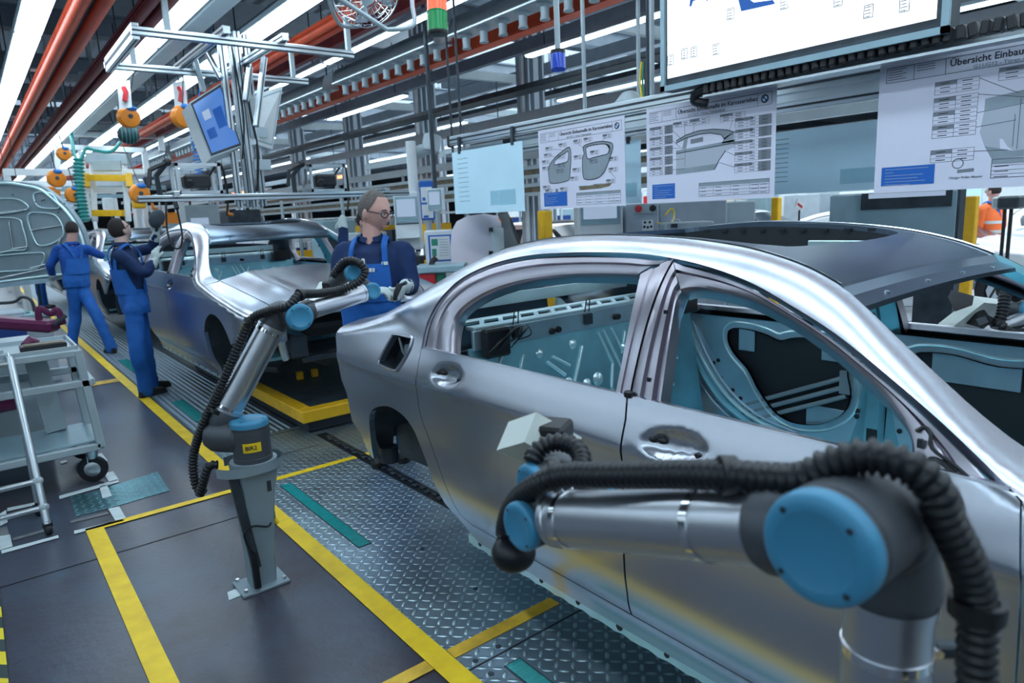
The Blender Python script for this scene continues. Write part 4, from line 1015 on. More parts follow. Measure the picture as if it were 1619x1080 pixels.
# steel post
t = thing('robot_post', 'tapered grey steel post bolted to the dark floor, carrying the smaller robot arm', 'post', tuple(B0))
q = MB(); rows = []
for z, wx, wy, ox in ((.015, .115, .10, .015), (.25, .13, .115, .02), (.45, .15, .13, .03), (.58, .185, .15, .04), (.61, .19, .16, .04)):
    c = B0 + Vector((ox, 0, z)); b_ = .012; rows.append([c + Vector((sx * (wx / 2 - (b_ if k else 0)), sy * (wy / 2 - (0 if k else b_)), 0)) for sx, sy, k in ((-1, -1, 0), (-1, -1, 1), (1, -1, 1), (1, -1, 0), (1, 1, 0), (1, 1, 1), (-1, 1, 1), (-1, 1, 0))])
rows = [[r[i] for i in (0, 1, 2, 3, 4, 5, 6, 7)] for r in rows]
q.loft(rows, True); q.build('post_column', 'post_grey', t, smooth=20)
q = MB(); q.box(B0 + Vector((.01, 0, .0075)), (.22, .17, .015), None, .003); q.build('base_plate', 'post_grey', t)
q = MB(); [q.cyl(B0 + Vector((x, y, .015)), B0 + Vector((x, y, .032)), .010, n=6) for x in (-.08, .10) for y in (-.065, .065)]; q.each('anchor_bolt', 'chrome', t)
q = MB(); q.lathe(B1 + Vector((0, 0, .637)), (0, 0, 1), [(0, .03), (0, .105), (.018, .105), (.018, .03)], 32); q.build('top_flange', 'post_grey', t)
q = MB(); hoop = [B1 + Vector((math.cos(a) * .13 * 1.0 + (-.05 if math.cos(a) < 0 else 0), math.sin(a) * .12, .637)) for a in np.linspace(-2.9, 2.0, 24)]
q.loft([[p + Vector((0, 0, -.02)) for p in hoop], [p + Vector((0, 0, .022)) for p in hoop]]); q.loft([[p + Vector((0, 0, -.02)) for p in [Vector((B1.x + (h_.x - B1.x) * .97, B1.y + (h_.y - B1.y) * .97, h_.z)) for h_ in hoop]], [p + Vector((0, 0, .022)) for p in [Vector((B1.x + (h_.x - B1.x) * .97, B1.y + (h_.y - B1.y) * .97, h_.z)) for h_ in hoop]]]); q.build('guard_hoop', 'post_grey', t)
q = MB(); q.bar(B0 + Vector((-.075, -.06, .60)), B0 + Vector((-.02, -.062, .12)), .04, .03, bev=.004); q.build('cable_duct', 'dark_metal', t)
q = MB(); q.cyl(B0 + Vector((-.03, -.075, .20)), B0 + Vector((-.03, -.08, .03)), .017, n=12); q.sweep(spline([B0 + Vector((-.03, -.075, .20)), B0 + Vector((-.05, -.085, .24)), B0 + Vector((-.06, -.08, .31)), B0 + Vector((-.02, -.085, .335)), B0 + Vector((.05, -.08, .31)), B0 + Vector((.085, -.03, .32))], 6), .005, 6); q.build('post_cable', 'black_rubber', t)
q = MB(); q.box(B0 + Vector((.085, -.03, .335)), (.03, .03, .05), None, .004); q.build('cable_socket', 'dark_metal', t)
q = MB(); q.cyl(B0 + Vector((.095, -.035, .32)), B0 + Vector((.105, -.05, .295)), .009, n=10); q.build('socket_plug', 'yellow_tape', t)
q = MB(); q.box(B0 + Vector((.078, -.072, .50)), (.018, .004, .05)); q.build('type_plate', 'dark_metal', t)
pc = pxz(392, 931); q = MB(); q.prism([(pc[0] - .10, pc[1] - .045, 0), (pc[0] + .03, pc[1] - .035, 0), (pc[0] + .035, pc[1] + .04, 0), (pc[0] - .085, pc[1] + .03, 0)], (0, 0, .004)); tag(q.build('floor_plate', 'white_tape', smooth=0), 'scratched white plate on the floor at the foot of the robot post', 'plate')

# ------------------------------------------------------------------ people
def remesh(mb, name, mt, parent, voxel=.01, smooth=4, disp=0.0, dscale=14.0):
    o3 = parent.location
    me = bpy.data.meshes.new(name); me.from_pydata([tuple(Vector(p) - o3) for p in mb.v], [], mb.f)
    bm = bmesh.new(); bm.from_mesh(me); bmesh.ops.recalc_face_normals(bm, faces=bm.faces); bm.to_mesh(me); bm.free()
    o = bpy.data.objects.new(name, me); COL.objects.link(o)
    m_ = o.modifiers.new('r', 'REMESH'); m_.mode = 'VOXEL'; m_.voxel_size = voxel
    if smooth: s_ = o.modifiers.new('s', 'SMOOTH'); s_.iterations = smooth; s_.factor = .5
    me2 = bpy.data.meshes.new_from_object(o.evaluated_get(bpy.context.evaluated_depsgraph_get())); bpy.data.objects.remove(o)
    if disp:
        n = len(me2.vertices); co = np.empty(n * 3); me2.vertices.foreach_get('co', co); no = np.empty(n * 3); me2.vertices.foreach_get('normal', no); co = co.reshape(-1, 3); no = no.reshape(-1, 3)
        d = np.array([noise.noise(Vector((c[0] * dscale, c[1] * dscale, c[2] * dscale * .6))) + .5 * noise.noise(Vector((c[0] * dscale * 2.3 + 5, c[1] * dscale * 2.3, c[2] * dscale * 1.6))) for c in co]); co += no * (d * disp)[:, None]
        me2.vertices.foreach_set('co', co.ravel()); me2.update()
    me2.name = name; me2.materials.clear(); me2.materials.append(MATS[mt])
    for p in me2.polygons: p.use_smooth = True
    ob = bpy.data.objects.new(name, me2); COL.objects.link(ob); ob.parent = parent; return ob
def limb(mb, pts, rad, n=14, flat=1.0):
    P_ = spline(pts, 6); k = len(P_); R = [float(np.interp(i / (k - 1) * (len(pts) - 1), range(len(pts)), rad)) for i in range(k)]
    mb.sweep(P_, R, n, True, flat)
    for p, r in ((pts[0], rad[0]), (pts[-1], rad[-1])): mb.ell(p, (r, r, r), None, 12, 8)
def rings(mb, items, r, f, n=24, ex=2.3):
    """torso: stacked super-ellipse rings; items = (centre, half width, half depth)"""
    rows = []
    for c, a, b in items:
        row = []
        for j in range(n):
            t_ = 2 * math.pi * j / n; cs, sn = math.cos(t_), math.sin(t_)
            row.append(Vector(c) + r * (a * math.copysign(abs(cs) ** (2 / ex), cs)) + f * (b * math.copysign(abs(sn) ** (2 / ex), sn)))
        rows.append(row)
    mb.loft(rows, True); mb.add(rows[0], [tuple(range(n))]); mb.add(rows[-1], [tuple(range(n))])
def head(mb, c, R, s=1.0):
    """R columns: right, forward, up; c = centre of the skull"""
    rows = []; NU, NV = 56, 44
    for i in range(NV + 1):
        ph = math.pi * i / NV; row = []
        for j in range(NU):
            th = 2 * math.pi * j / NU; x, y, z = math.sin(ph) * math.cos(th), math.sin(ph) * math.sin(th), math.cos(ph)
            X, Y, Z = x * .077, y * .098, z * .122
            if z < 0:
                k = (-z); X *= 1 - .30 * k ** 1.6
                if y < 0: Y *= 1 - .45 * k
                else: Y *= 1 - .03 * k
            if y > 0:
                g = lambda cx, cz, sx, sz: math.exp(-((x - cx) / sx) ** 2 - ((z - cz) / sz) ** 2)
                Y += .026 * g(0, -.22, .11, .17) + .012 * g(0, -.02, .10, .16) + .005 * g(0, .20, .5, .10) - .011 * g(.36, .03, .17, .11) - .011 * g(-.36, .03, .17, .11)
                Y += .007 * g(0, -.50, .20, .06) - .003 * g(0, -.58, .2, .03) + .006 * g(0, -.66, .17, .06) + .010 * g(0, -.92, .22, .14) + .004 * g(.5, -.2, .2, .15) + .004 * g(-.5, -.2, .2, .15)
            row.append(Vector(c) + R @ (Vector((X, Y, Z)) * s))
        rows.append(row)
    mb.loft(rows, True)
    for sx in (-1, 1): mb.ell(Vector(c) + R @ (Vector((sx * .080, -.008, -.012)) * s), (.010 * s, .019 * s, .032 * s), R, 12, 8)
def hair_cap(mb, c, R, s, low=-.15, front=.42, thick=.010, bald=0.0):
    rows = []; NU, NV = 48, 26
    for layer in (thick, -.004):
        for i in range(NV + 1):
            row = []
            for j in range(NU):
                th = 2 * math.pi * j / NU; fr = math.sin(th)     # fr=1 front
                lim = low + (front - low) * max(0, min(1, (fr + .15) / .75))
                z = 1 - (1 - lim) * (i / NV); z = min(1, z); ph = math.acos(max(-1, min(1, z)))
                x, y = math.sin(ph) * math.cos(th), math.sin(ph) * math.sin(th); tk = layer * (1 - .55 * (i / NV) ** 4)
                if layer > 0 and bald and z > .5 and y > -.2: tk = layer * (1 - bald)
                X, Y, Z = x * (.077 + tk), y * (.098 + tk), z * (.122 + tk)
                if z < 0 and y < 0: Y *= 1 - .45 * -z
                row.append(Vector(c) + R @ (Vector((X, Y, Z)) * s))
            rows.append(row) if layer > 0 else rows.append(row)
        if layer > 0: outer = rows; rows = []
    mb.loft(outer, True); mb.loft(rows, True); mb.loft([outer[-1], rows[-1]], True)
def hand(mb, wrist, d, palm_n, curl=.5, thumb_side=1, s=1.0, spread=.10, glove=1.0):
    """palm + four unequal bent fingers + thumb. d = direction to the knuckles, palm_n = way the palm faces"""
    d = Vector(d).normalized(); n = (Vector(palm_n) - Vector(palm_n).dot(d) * d).normalized(); x = d.cross(n) * thumb_side; w = Vector(wrist)
    g = glove; R = Matrix((x, n, d)).transposed()
    mb.ell(w + d * .012 * s, (.029 * s * g, .020 * s * g, .03 * s), R, 14, 8)
    mb.ell(w + d * .052 * s, (.041 * s * g, .016 * s * g, .052 * s), R, 16, 10); mb.ell(w + d * .066 * s, (.040 * s, .0145 * s * g, .035 * s), R, 14, 8)
    for k, (off, L) in enumerate(((.030, .070), (.010, .080), (-.011, .074), (-.030, .058))):
        b = w + d * (.090 - .006 * abs(k - 1.2)) * s + x * off * s; a = 0; p = b; pts = [w + d * .06 * s + x * off * s * .9, b]; cu = curl * (1 + .12 * k); dd = (d + x * spread * (1.3 - k)).normalized()
        for j, fl in enumerate((.44, .32, .24)):
            a += cu * (.75, .9, .7)[j]; p = p + (dd * math.cos(a) + n * math.sin(a)) * L * fl * s; pts.append(p)
        limb(mb, pts, [.0095 * s * g, .0098 * s * g, .0092 * s * g, .0085 * s * g, .0072 * s * g], 10)
    b = w + d * .030 * s + x * .030 * s + n * .004; limb(mb, [w + d * .02 * s + x * .015 * s, b, b + (x * .6 + d * .7 + n * .35).normalized() * .036 * s, b + (x * .6 + d * .7 + n * .35).normalized() * .036 * s + (d * .9 + n * .5 + x * .1).normalized() * .030 * s], [.013 * s * g, .0135 * s * g, .0115 * s * g, .0095 * s * g], 10)
def shoe(t, ankle, toe, nm='safety_shoe'):
    ankle = Vector(ankle); d = Vector(toe) - ankle; z0 = min(ankle.z, 1e9) ; d.z = 0; d.normalize(); side = Vector((-d.y, d.x, 0)); base = Vector((ankle.x, ankle.y, ankle.z - .085)); rows = []
    for s_, wd, h in ((-.075, .020, .06), (-.070, .032, .085), (-.03, .036, .12), (.02, .037, .115), (.07, .042, .085), (.12, .047, .07), (.165, .044, .062), (.195, .032, .05), (.205, .012, .035)):
        c = base + d * s_; row = []
        for k in range(12):
            a = math.pi * k / 11; row.append(c + side * (math.cos(a) * wd) + Vector((0, 0, .018 + math.sin(a) ** .7 * (h - .018) if 0 < k < 11 else .018)))
        rows.append(row)
    q = MB(); q.loft(rows); q.add(rows[0], [tuple(range(12))]); q.add(rows[-1], [tuple(range(12))])
    sh = q.build(nm, 'shoe_black', t, smooth=60)
    rows = []
    for s_, wd in ((-.08, .024), (-.06, .038), (.0, .040), (.06, .042), (.12, .051), (.17, .047), (.205, .030), (.212, .012)):
        c = base + d * s_; rows.append([c + side * wd + Vector((0, 0, .02)), c - side * wd + Vector((0, 0, .02)), c - side * wd, c + side * wd])
    q = MB(); q.loft(rows, True); q.add(rows[0], [(0, 1, 2, 3)]); q.add(rows[-1], [(0, 1, 2, 3)]); q.build('shoe_sole', 'black_rubber', sh, smooth=40)
def axes(fwd, up=(0, 0, 1)):
    f = Vector(fwd).normalized(); u = Vector(up); r = f.cross(u).normalized(); u = r.cross(f).normalized(); return r, f, u
def worker(label, loc, J, fwd, hfwd, hup=(0, 0, 1), shirt='shirt_navy', hair='hair_brown', skin='skin', bulk=1.0, bald=0.0, glasses=True, gloves=True, hands=None, badge=False, head_s=1.0, collar=True):
    """J: joints head, neck, chest, waist, hip (points) and pairs sh, el, wr, hp, kn, an"""
    t = thing('person', label, 'person', loc)
    J = {k: ([Vector(a) for a in v] if isinstance(v, list) else Vector(v)) for k, v in J.items()}
    r, f, u = axes(fwd); hr, hf, hu = axes(hfwd, hup); HR = Matrix((hr, hf, hu)).transposed(); b = bulk
    # the continuous body
    q = MB(); head(q, J['head'], HR, head_s)
    limb(q, [J['head'] - HR @ Vector((0, .015, .05)), J['neck'], J['chest']], [.060, .064, .08])
    rings(q, [(J['hip'], .13 * b, .09 * b), (J['waist'], .12 * b, .085 * b), (J['chest'], .15 * b, .095 * b), (J['neck'] - Vector((0, 0, .04)), .07, .05)], r, f)
    for s_ in (0, 1):
        limb(q, [J['chest'].lerp(J['sh'][s_], .5), J['sh'][s_], J['el'][s_], J['wr'][s_]], [.04, .040, .030, .024]); limb(q, [J['hp'][s_], J['kn'][s_], J['an'][s_]], [.055, .036, .028])
        if hands and not gloves: hand(q, J['wr'][s_], hands[s_][0], hands[s_][1], hands[s_][2], hands[s_][3])
    body = remesh(q, 'body', skin, t, .0055, 2)
    # shirt
    q = MB()
    rings(q, [(J['hip'] + u * .06, .165 * b, .115 * b), (J['waist'], .165 * b, .120 * b), (J['waist'].lerp(J['chest'], .5), .178 * b, .125 * b), (J['chest'], .190 * b, .125 * b), (J['chest'].lerp(J['neck'], .45), .175 * b, .105 * b), (J['neck'] - u * .045, .105, .080), (J['neck'] - u * .01, .068, .066)], r, f)
    for s_ in (0, 1):
        sd = J['sh'][s_]; limb(q, [J['chest'].lerp(sd, .55) + u * .02, sd, sd.lerp(J['el'][s_], .5), J['el'][s_], J['el'][s_].lerp(J['wr'][s_], .5), J['wr'][s_].lerp(J['el'][s_], .12)], [.070 * b, .066 * b, .062 * b, .056 * b, .050, .040])
    sh = remesh(q, 'shirt', shirt, t, .010, 4, .008, 11)
    if collar:
        q = MB(); rows = []
        for k, (h, rr) in enumerate(((-.02, .070), (.018, .066), (.034, .070), (.0, .088))):
            rows.append([J['neck'] + u * (h - .025 * max(0, math.sin(a))) + r * math.cos(a) * rr + f * math.sin(a) * rr * (1.0) for a in np.linspace(math.pi / 2 + .28, math.pi * 2.5 - .28, 26)])
        q.loft(rows); q.build('collar', shirt, t, smooth=60)
    # bib overalls
    q = MB(); wst = J['waist']
    rings(q, [(J['hip'] - u * .04, .172 * b, .125 * b), (J['hip'] + u * .05, .178 * b, .130 * b), (wst, .172 * b, .128 * b), (wst + u * .03, .172 * b, .128 * b)], r, f)
    for s_ in (0, 1):
        hp, kn, an = J['hp'][s_], J['kn'][s_], J['an'][s_]; limb(q, [hp + u * .05, hp - u * .06, kn, kn.lerp(an, .55), an - u * .01 + (an - kn).normalized() * .015], [.088 * b, .094 * b, .078, .070, .072])
    remesh(q, 'overalls', 'overall_blue', t, .011, 4, .010, 10)
    q = MB()    # bib, front and back, and straps
    def surf(sx, lv, side):     # point just outside the shirt; lv 0 waist .. 1 neck
        c = wst.lerp(J['neck'], lv); hw = np.interp(lv, [0, .35, .7, .86, 1], [.172, .182, .196, .175, .085]) * b; hd = np.interp(lv, [0, .35, .7, .86, 1], [.128, .134, .134, .116, .082]) * b
        x = max(-.98, min(.98, sx / hw)); return c + r * sx + f * side * (hd * (1 - abs(x) ** 2.3) ** (1 / 2.3) + .008)
    for side, top in ((1, .60), (-1, .50)):
        rows = [[surf(sx * (.165 - .025 * k / 8), -.02 + (top + .02) * k / 8, side) for sx in np.linspace(-1, 1, 15)] for k in range(9)]
        q2 = MB(); q2.loft(rows); q2.loft([[p + f * side * .006 for p in rw] for rw in rows]); q2.loft([rows[-1], [p + f * side * .006 for p in rows[-1]]]); bib = q2.build('bib' if side > 0 else 'back_panel', 'overall_blue', t, smooth=60)
        if side > 0:
            q2 = MB(); rw = [[surf(sx * .075, lv, 1) + f * .009 for sx in np.linspace(-1, 1, 9)] for lv in np.linspace(.22, .50, 5)]; q2.loft(rw); q2.loft([[p + f * .004 for p in x] for x in rw[-1:]] + [rw[-1]]); q2.build('chest_pocket', 'overall_blue', bib, smooth=60)
            if badge:
                q2 = MB(); rw = [[surf(sx, lv, 1) + f * .0135 for sx in (-.052, -.026, 0, .026, .052)] for lv in (.475, .535)]; q2.loft(rw); q2.build('name_badge', 'white_paint', bib, smooth=60)
                c = surf(.0, .485, 1) + f * .0150; Mx = Matrix((r, u, f)).transposed().to_4x4(); Mx.translation = c - r * .045; tx = text_mb('S. Rieger', .026, 'badge_text', 'ink', t, Mx)
                tx.parent = bib; tx.location = (0, 0, 0)
                c = surf(.095, .16, 1) + f * .013; q2 = MB(); q2.lathe(c, f, [(0, .030), (.002, .030), (.002, .024)], 24); q2.build('roundel_ring', 'ink', bib)
                for k in range(4): 
                    q2 = MB(); pts = [c + f * .002] + [c + f * .002 + (r * math.cos(a) + u * math.sin(a)) * .023 for a in np.linspace(k * math.pi / 2, (k + 1) * math.pi / 2, 7)]; q2.add(pts, [tuple(range(8))]); q2.build('roundel_quarter', 'white_paint' if k % 2 else 'label_blue', bib)
    for sx in (-1, 1):
        path = [surf(sx * .115, .55, 1), surf(sx * .112, .72, 1), surf(sx * .105, .86, 1) + u * .012, wst.lerp(J['neck'], .94) + r * sx * .10 + u * .035, surf(sx * .085, .84, -1) + u * .012, surf(sx * .05, .66, -1), surf(sx * .03, .48, -1)]
        p2 = spline(path, 6); rows = []
        for i, p in enumerate(p2):
            dd = (p2[min(i + 1, len(p2) - 1)] - p2[max(0, i - 1)]).normalized(); cen = wst.lerp(J['neck'], .6); nn = (p - cen); sdv = dd.cross(nn).normalized(); nn = sdv.cross(dd).normalized()
            rows.append([p + sdv * .019 - nn * .004, p + sdv * .019 + nn * .006, p - sdv * .019 + nn * .006, p - sdv * .019 - nn * .004])
        q2 = MB(); q2.loft(rows, True); st = q2.build('strap', 'overall_blue', t, smooth=30)
        q2 = MB(); c = surf(sx * .115, .60, 1) + f * .009; q2.box(c, (.042, .008, .022), Matrix((r, f, u)).transposed(), .002); q2.build('strap_buckle', 'white_plastic' if sx < 0 else 'ink', st)
    # hair, glasses, eyes
    q = MB(); hair_cap(q, J['head'], HR, head_s, -.30, .56 if not bald else .80, .009, bald); q.build('hair', hair, t, smooth=60)
    for sx in (-1, 1):
        q = MB(); c = J['head'] + HR @ (Vector((sx * .030, .080, .004)) * head_s); q.ell(c, (.0115, .0115, .0105), HR, 12, 8); e = q.build('eye', 'eye_white', t, smooth=80)
        q = MB(); q.ell(c + hf * .0085, (.0055, .004, .0055), HR, 10, 6); q.build('iris', 'ink', e, smooth=80)
        q = MB(); q.sweep([J['head'] + HR @ (Vector((sx * x, y, z)) * head_s) for x, y, z in ((.012, .096, .026), (.030, .094, .031), (.048, .084, .027))], .0035, 6); q.build('eyebrow', hair, t)
    q = MB(); q.sweep([J['head'] + HR @ (Vector((x, y, -.067)) * head_s) for x, y in ((-.024, .088), (-.010, .0995), (0, .1005), (.010, .0995), (.024, .088))], .0038, 8); q.build('lips', 'skin', t, smooth=80)
    if glasses:
        q = MB()
        for sx in (-1, 1):
            q.sweep([J['head'] + HR @ (Vector((sx * (.033 + .026 * math.cos(a)), .103 - .012 * abs(math.cos(a)) * (1 if math.cos(a) > 0 else 0), .002 + .016 * math.sin(a))) * head_s) for a in np.linspace(0, 2 * math.pi, 19)], .0036, 6)
            q.sweep([J['head'] + HR @ (Vector((sx * .059, .092, .008)) * head_s), J['head'] + HR @ (Vector((sx * .079, .03, .010)) * head_s), J['head'] + HR @ (Vector((sx * .083, -.02, .002)) * head_s)], .0032, 6)
        q.sweep([J['head'] + HR @ (Vector((x, .106, .008)) * head_s) for x in (-.008, 0, .008)], .0026, 6); q.build('glasses', 'ink', t)
    if gloves:
        for s_ in (0, 1):
            q = MB(); h_ = hands[s_]; hand(q, J['wr'][s_], h_[0], h_[1], h_[2], h_[3], 1.08, .10, 1.12); back = (J['el'][s_] - J['wr'][s_]).normalized(); limb(q, [J['wr'][s_] + back * .075, J['wr'][s_] + back * .03, J['wr'][s_]], [.050, .043, .034]); remesh(q, 'work_glove', 'glove_grey', t, .0038, 2)
    for s_ in (0, 1): shoe(t, J['an'][s_], J['an'][s_] + J.get('toe', [f, f])[s_])
    return t

# worker standing between the two cars
D = 4.62
A_ = lambda x, y, d=0: at(x, y, D + d)
hipc = A_(588, 498); gz0 = .09
J = dict(head=A_(592, 335, -.02), neck=A_(588, 377), chest=A_(588, 416), waist=A_(588, 472), hip=hipc,
         sh=[A_(544, 400, .02), A_(638, 398, .02)], el=[A_(534, 462, -.06), A_(648, 452, -.02)], wr=[A_(592, 458, -.30), A_(640, 452, -.24)],
         hp=[hipc + Vector((-.09, .02, -.06)), hipc + Vector((.09, -.02, -.06))], kn=[], an=[])
J['kn'] = [Vector((p.x + .06, p.y + .02, .52)) for p in J['hp']]; J['an'] = [Vector((p.x + .12, p.y + .06, gz0)) for p in J['hp']]
rt = (A_(640, 400) - A_(540, 400)).normalized(); fw = Vector((0, 0, 1)).cross(rt); fw = Vector((0, 0, 1)).cross(rt)
if fw.dot(CAMP - hipc) < 0: fw = -fw
hf_ = (fw * .42 + rt * .90 + Vector((0, 0, -.20)))
toR = at(628, 462, D - .34)
worker('person with glasses in navy shirt and blue bib overalls, working between the two silver cars', tuple(Vector((hipc.x, hipc.y, 0))), J, fw, hf_, (0, 0, 1), hair='hair_grey', bulk=1.13, bald=.75,
       hands=[(toR - J['wr'][0], Vector((.1, .2, -1)), .45, 1), (at(622, 470, D - .34) - J['wr'][1], (-rt * .8 + fw * .3 + Vector((0, 0, -.2))), .75, 1)], badge=True, head_s=1.14)
q = MB(); q.sweep([at(632, 450, D - .37), at(627, 462, D - .38), at(624, 474, D - .36)], [.020, .018, .013], 10); q.build('tool_body', 'black_plastic', (tl := thing('hand_tool', 'small black hand tool held in the gloves of the person with glasses', 'tool', tuple(at(627, 462, D - .38)))))
q = MB(); q.sweep([at(630, 452, D - .36), at(642, 447, D - .40)], [.010, .012], 10); q.build('tool_head', 'dark_metal', tl)

# worker looking up beside the second car
an0, an1 = Vector((1.24, 7.70, .09)), Vector((1.34, 7.98, .09)); Dm = (Vector((1.25, 7.8, .9)) - CAMP).dot(ray(CX0, CY0).normalized())
A_ = lambda x, y, d=0: at(x, y, Dm + d)
J = dict(head=A_(190, 364), neck=A_(192, 388), chest=A_(199, 420), waist=A_(208, 462), hip=A_(215, 489),
         sh=[A_(214, 399, .16), A_(190, 404, -.16)], el=[A_(241, 391, .22), A_(228, 432, -.18)], wr=[A_(247, 369, .16), A_(246, 412, -.06)],
         hp=[A_(219, 497, .09), A_(212, 498, -.09)], kn=[A_(229, 553, .12), A_(218, 556, -.10)], an=[an1, an0])
fw = Vector((.93, .36, 0))
worker('person with safety glasses looking up, arms raised, beside the second silver car', (1.29, 7.84, 0), J, fw, (.80, .30, .62), (-.55, -.2, .8), hair='hair_brown', skin='skin_pale', bulk=.92,
       hands=[((A_(243, 345, .12) - A_(247, 369, .16)), Vector((-.2, -.5, .1)), .25, 1), (A_(245, 388, -.02) - A_(246, 412, -.06), (.5, .5, 0), .35, -1)], head_s=1.0)
q = MB(); g = thing('hand_mirror', 'dark round inspection lamp held up in the glove of the person looking up', 'tool', tuple(A_(248, 347, .10)))
q.ell(A_(248, 346, .10), (.075, .03, .10), Matrix.Rotation(.5, 3, 'Y'), 18, 12); q.build('lamp_head', 'dark_metal', g, smooth=60)
q = MB(); q.sweep([A_(248, 356, .10), A_(247, 366, .12)], .014, 10); q.build('lamp_grip', 'black_plastic', g)

# worker in bright blue seen from behind
Dm = (Vector((1.49, 11.0, .9)) - CAMP).dot(ray(CX0, CY0).normalized())
A_ = lambda x, y, d=0: at(x, y, Dm + d)
J = dict(head=A_(114, 364), neck=A_(113, 386), chest=A_(116, 405), waist=A_(121, 432), hip=A_(122, 449),
         sh=[A_(137, 394, .06), A_(92, 394, -.06)], el=[A_(160, 404, .20), A_(80, 420, -.05)], wr=[A_(150, 399, .40), A_(83, 441, .12)],
         hp=[A_(131, 455, .03), A_(116, 455, -.03)], kn=[A_(151, 495, -.02), A_(119, 500, .05)], an=[A_(174, 547, -.02), A_(109, 540, .05)])
J['an'] = [onz(176, 549, .09), onz(112, 552, .09)]
worker('person in bright blue work clothes, back turned, at the upright bonnet panel', (1.3, 11.2, 0), J, (-.25, .95, 0), (.35, .9, -.05), shirt='shirt_blue', hair='hair_brown', bulk=.98,
       hands=[(Vector((-.3, .9, 0)), Vector((0, 0, -1)), .5, -1), (Vector((-.2, .6, -.6)), Vector((1, 0, 0)), .5, 1)], head_s=1.0)
# legs of a colleague behind the panel
def standing(label, x, y, fwd, raised=False, **kw):
    r, f, u = axes(fwd); h = Vector((x, y, .95)); up = lambda dz, dx=0: h + Vector((0, 0, dz)) + r * dx
    J = dict(head=up(.72), neck=up(.56), chest=up(.40), waist=up(.13), hip=h, sh=[up(.47, -.19), up(.47, .19)], el=[up(.22, -.25), up(.22, .25)], wr=[up(.02, -.22), up(.02, .22)], hp=[up(-.05, -.09), up(-.05, .09)], kn=[up(-.46, -.10), up(-.46, .10)], an=[up(-.86, -.11), up(-.86, .11)])
    if raised: J['el'][1] = up(.50, .42); J['wr'][1] = up(.76, .40)
    return worker(label, (x, y, 0), J, fwd, fwd, hands=[(Vector((0, 0, -1)), Vector((0, 1, 0)), .4, 1), (Vector((0, 0, -1)), Vector((0, 1, 0)), .4, -1)], **kw), up
p = onz(70, 488, 0); standing('person behind the upright bonnet panel, only blue trouser legs and shoes visible', p.x, p.y, (.9, -.3, 0), shirt='shirt_blue')
p = at(583, 400, 7.0); standing('person in navy shirt partly hidden behind the person with glasses, one arm raised', p.x, p.y, (.5, -.86, 0), True, hair='hair_brown')
p = at(640, 380, 12.5); standing('person far behind, only a small face visible beside the grey screen terminal', p.x, p.y, (-.3, -.95, 0), hair='hair_brown')

# ------------------------------------------------------------------ overhead: lamps, rails, ducts
ORD = ('first', 'second', 'third', 'fourth', 'fifth', 'sixth', 'seventh', 'eighth', 'ninth', 'tenth', 'eleventh', 'twelfth', 'thirteenth', 'fourteenth', 'fifteenth', 'sixteenth', 'seventeenth', 'eighteenth', 'nineteenth', 'twentieth') + tuple('%dth' % k for k in range(21, 50))
def lamp_row(x, z, y0, y1, L, wd, row, skip=()):
    n = int((y1 - y0) / L); first = None; g = 'fluorescent lamps of the ' + row
    for i in range(n):
        if i in skip: continue
        y = y0 + L * (i + .5); lb = 'white fluorescent lamp, %s from the front, %s' % (ORD[i], row)
        if first is None:
            first = thing('ceiling_lamp', lb, 'lamp', (x, y, z), 0, g)
            q = MB(); q.box((0, 0, .045), (wd + .03, L - .05, .05), None, .008); q.build('lamp_housing', 'light_grey_paint', first, local=True)
            q = MB(); q.box((0, 0, .012), (wd, L - .10, .03), None, .006); q.build('lamp_diffuser', 'lamp_white', first, local=True, smooth=0)
            q = MB(); q.each  # hanging rods reach the beam above
            for yy in (-L * .38, L * .38): MB().cyl((0, yy, .07), (0, yy, 4.48 - z), .008, n=6).build('hanging_rod', 'dark_metal', first, local=True)
        else: copy_tree(first, (x, y, z), lb)
lamp_row(.76, 3.50, -4, 44, 3.0, .20, 'leftmost lamp row')
lamp_row(1.76, 3.50, -4, 44, 3.0, .20, 'lamp row right of the dark red rail')
lamp_row(2.54, 3.50, -4, 44, 3.0, .21, 'lamp row over the cars')
lamp_row(3.66, 3.50, -4, 44, 3.0, .07, 'thin lamp row')
lamp_row(5.92, 3.60, -2, 34, 3.0, .11, 'lamp row beyond the nozzle ducts', (3, 5, 8, 10))
lamp_row(9.2, 3.70, -2, 40, 3.0, .12, 'lamp row over the next line', (4, 7))
for k_, x_ in enumerate((-2.2, -5.4, -10.0)): lamp_row(x_, 3.60, -9, 18, 3.0, (.20, .30, .45)[k_], '%s unseen lamp row left of the walkway' % ORD[k_])  # out-of-view rows added so the car sides reflect a bright band
def rail(x, z, mt, y0, y1, wd, label, lab2='rail'):
    t = thing('overhead_rail', label, 'rail', (x, y0, z)); L = y1 - y0
    q = MB(); q.cyl((-wd * .28, 0, 0), (-wd * .28, L, 0), wd * .20, n=14); q.box((-wd * .28, L / 2, wd * .22), (wd * .36, L, wd * .16)); q.build('rail_track', mt, t, local=True)
    q = MB(); q.cyl((wd * .28, 0, 0), (wd * .28, L, 0), wd * .20, n=14); q.box((wd * .28, L / 2, wd * .22), (wd * .36, L, wd * .16)); q.build('rail_track', mt, t, local=True)
    q = MB(); q.box((0, L / 2, wd * .18), (wd * .22, L, wd * .2)); q.build('rail_web', 'dark_metal', t, local=True)
    for i in range(int(L / 4)):
        q = MB(); q.box((0, 2 + i * 4, wd * .36), (wd * 1.3, .10, .02)); q.box((0, 2 + i * 4, (4.48 - z) / 2 + .05), (.03, .03, 4.48 - z - .10)); q.box((wd * .7, 2 + i * 4, 0.02), (.02, .08, .10)); q.build('rail_hanger', 'light_grey_paint', t, local=True)
    return t
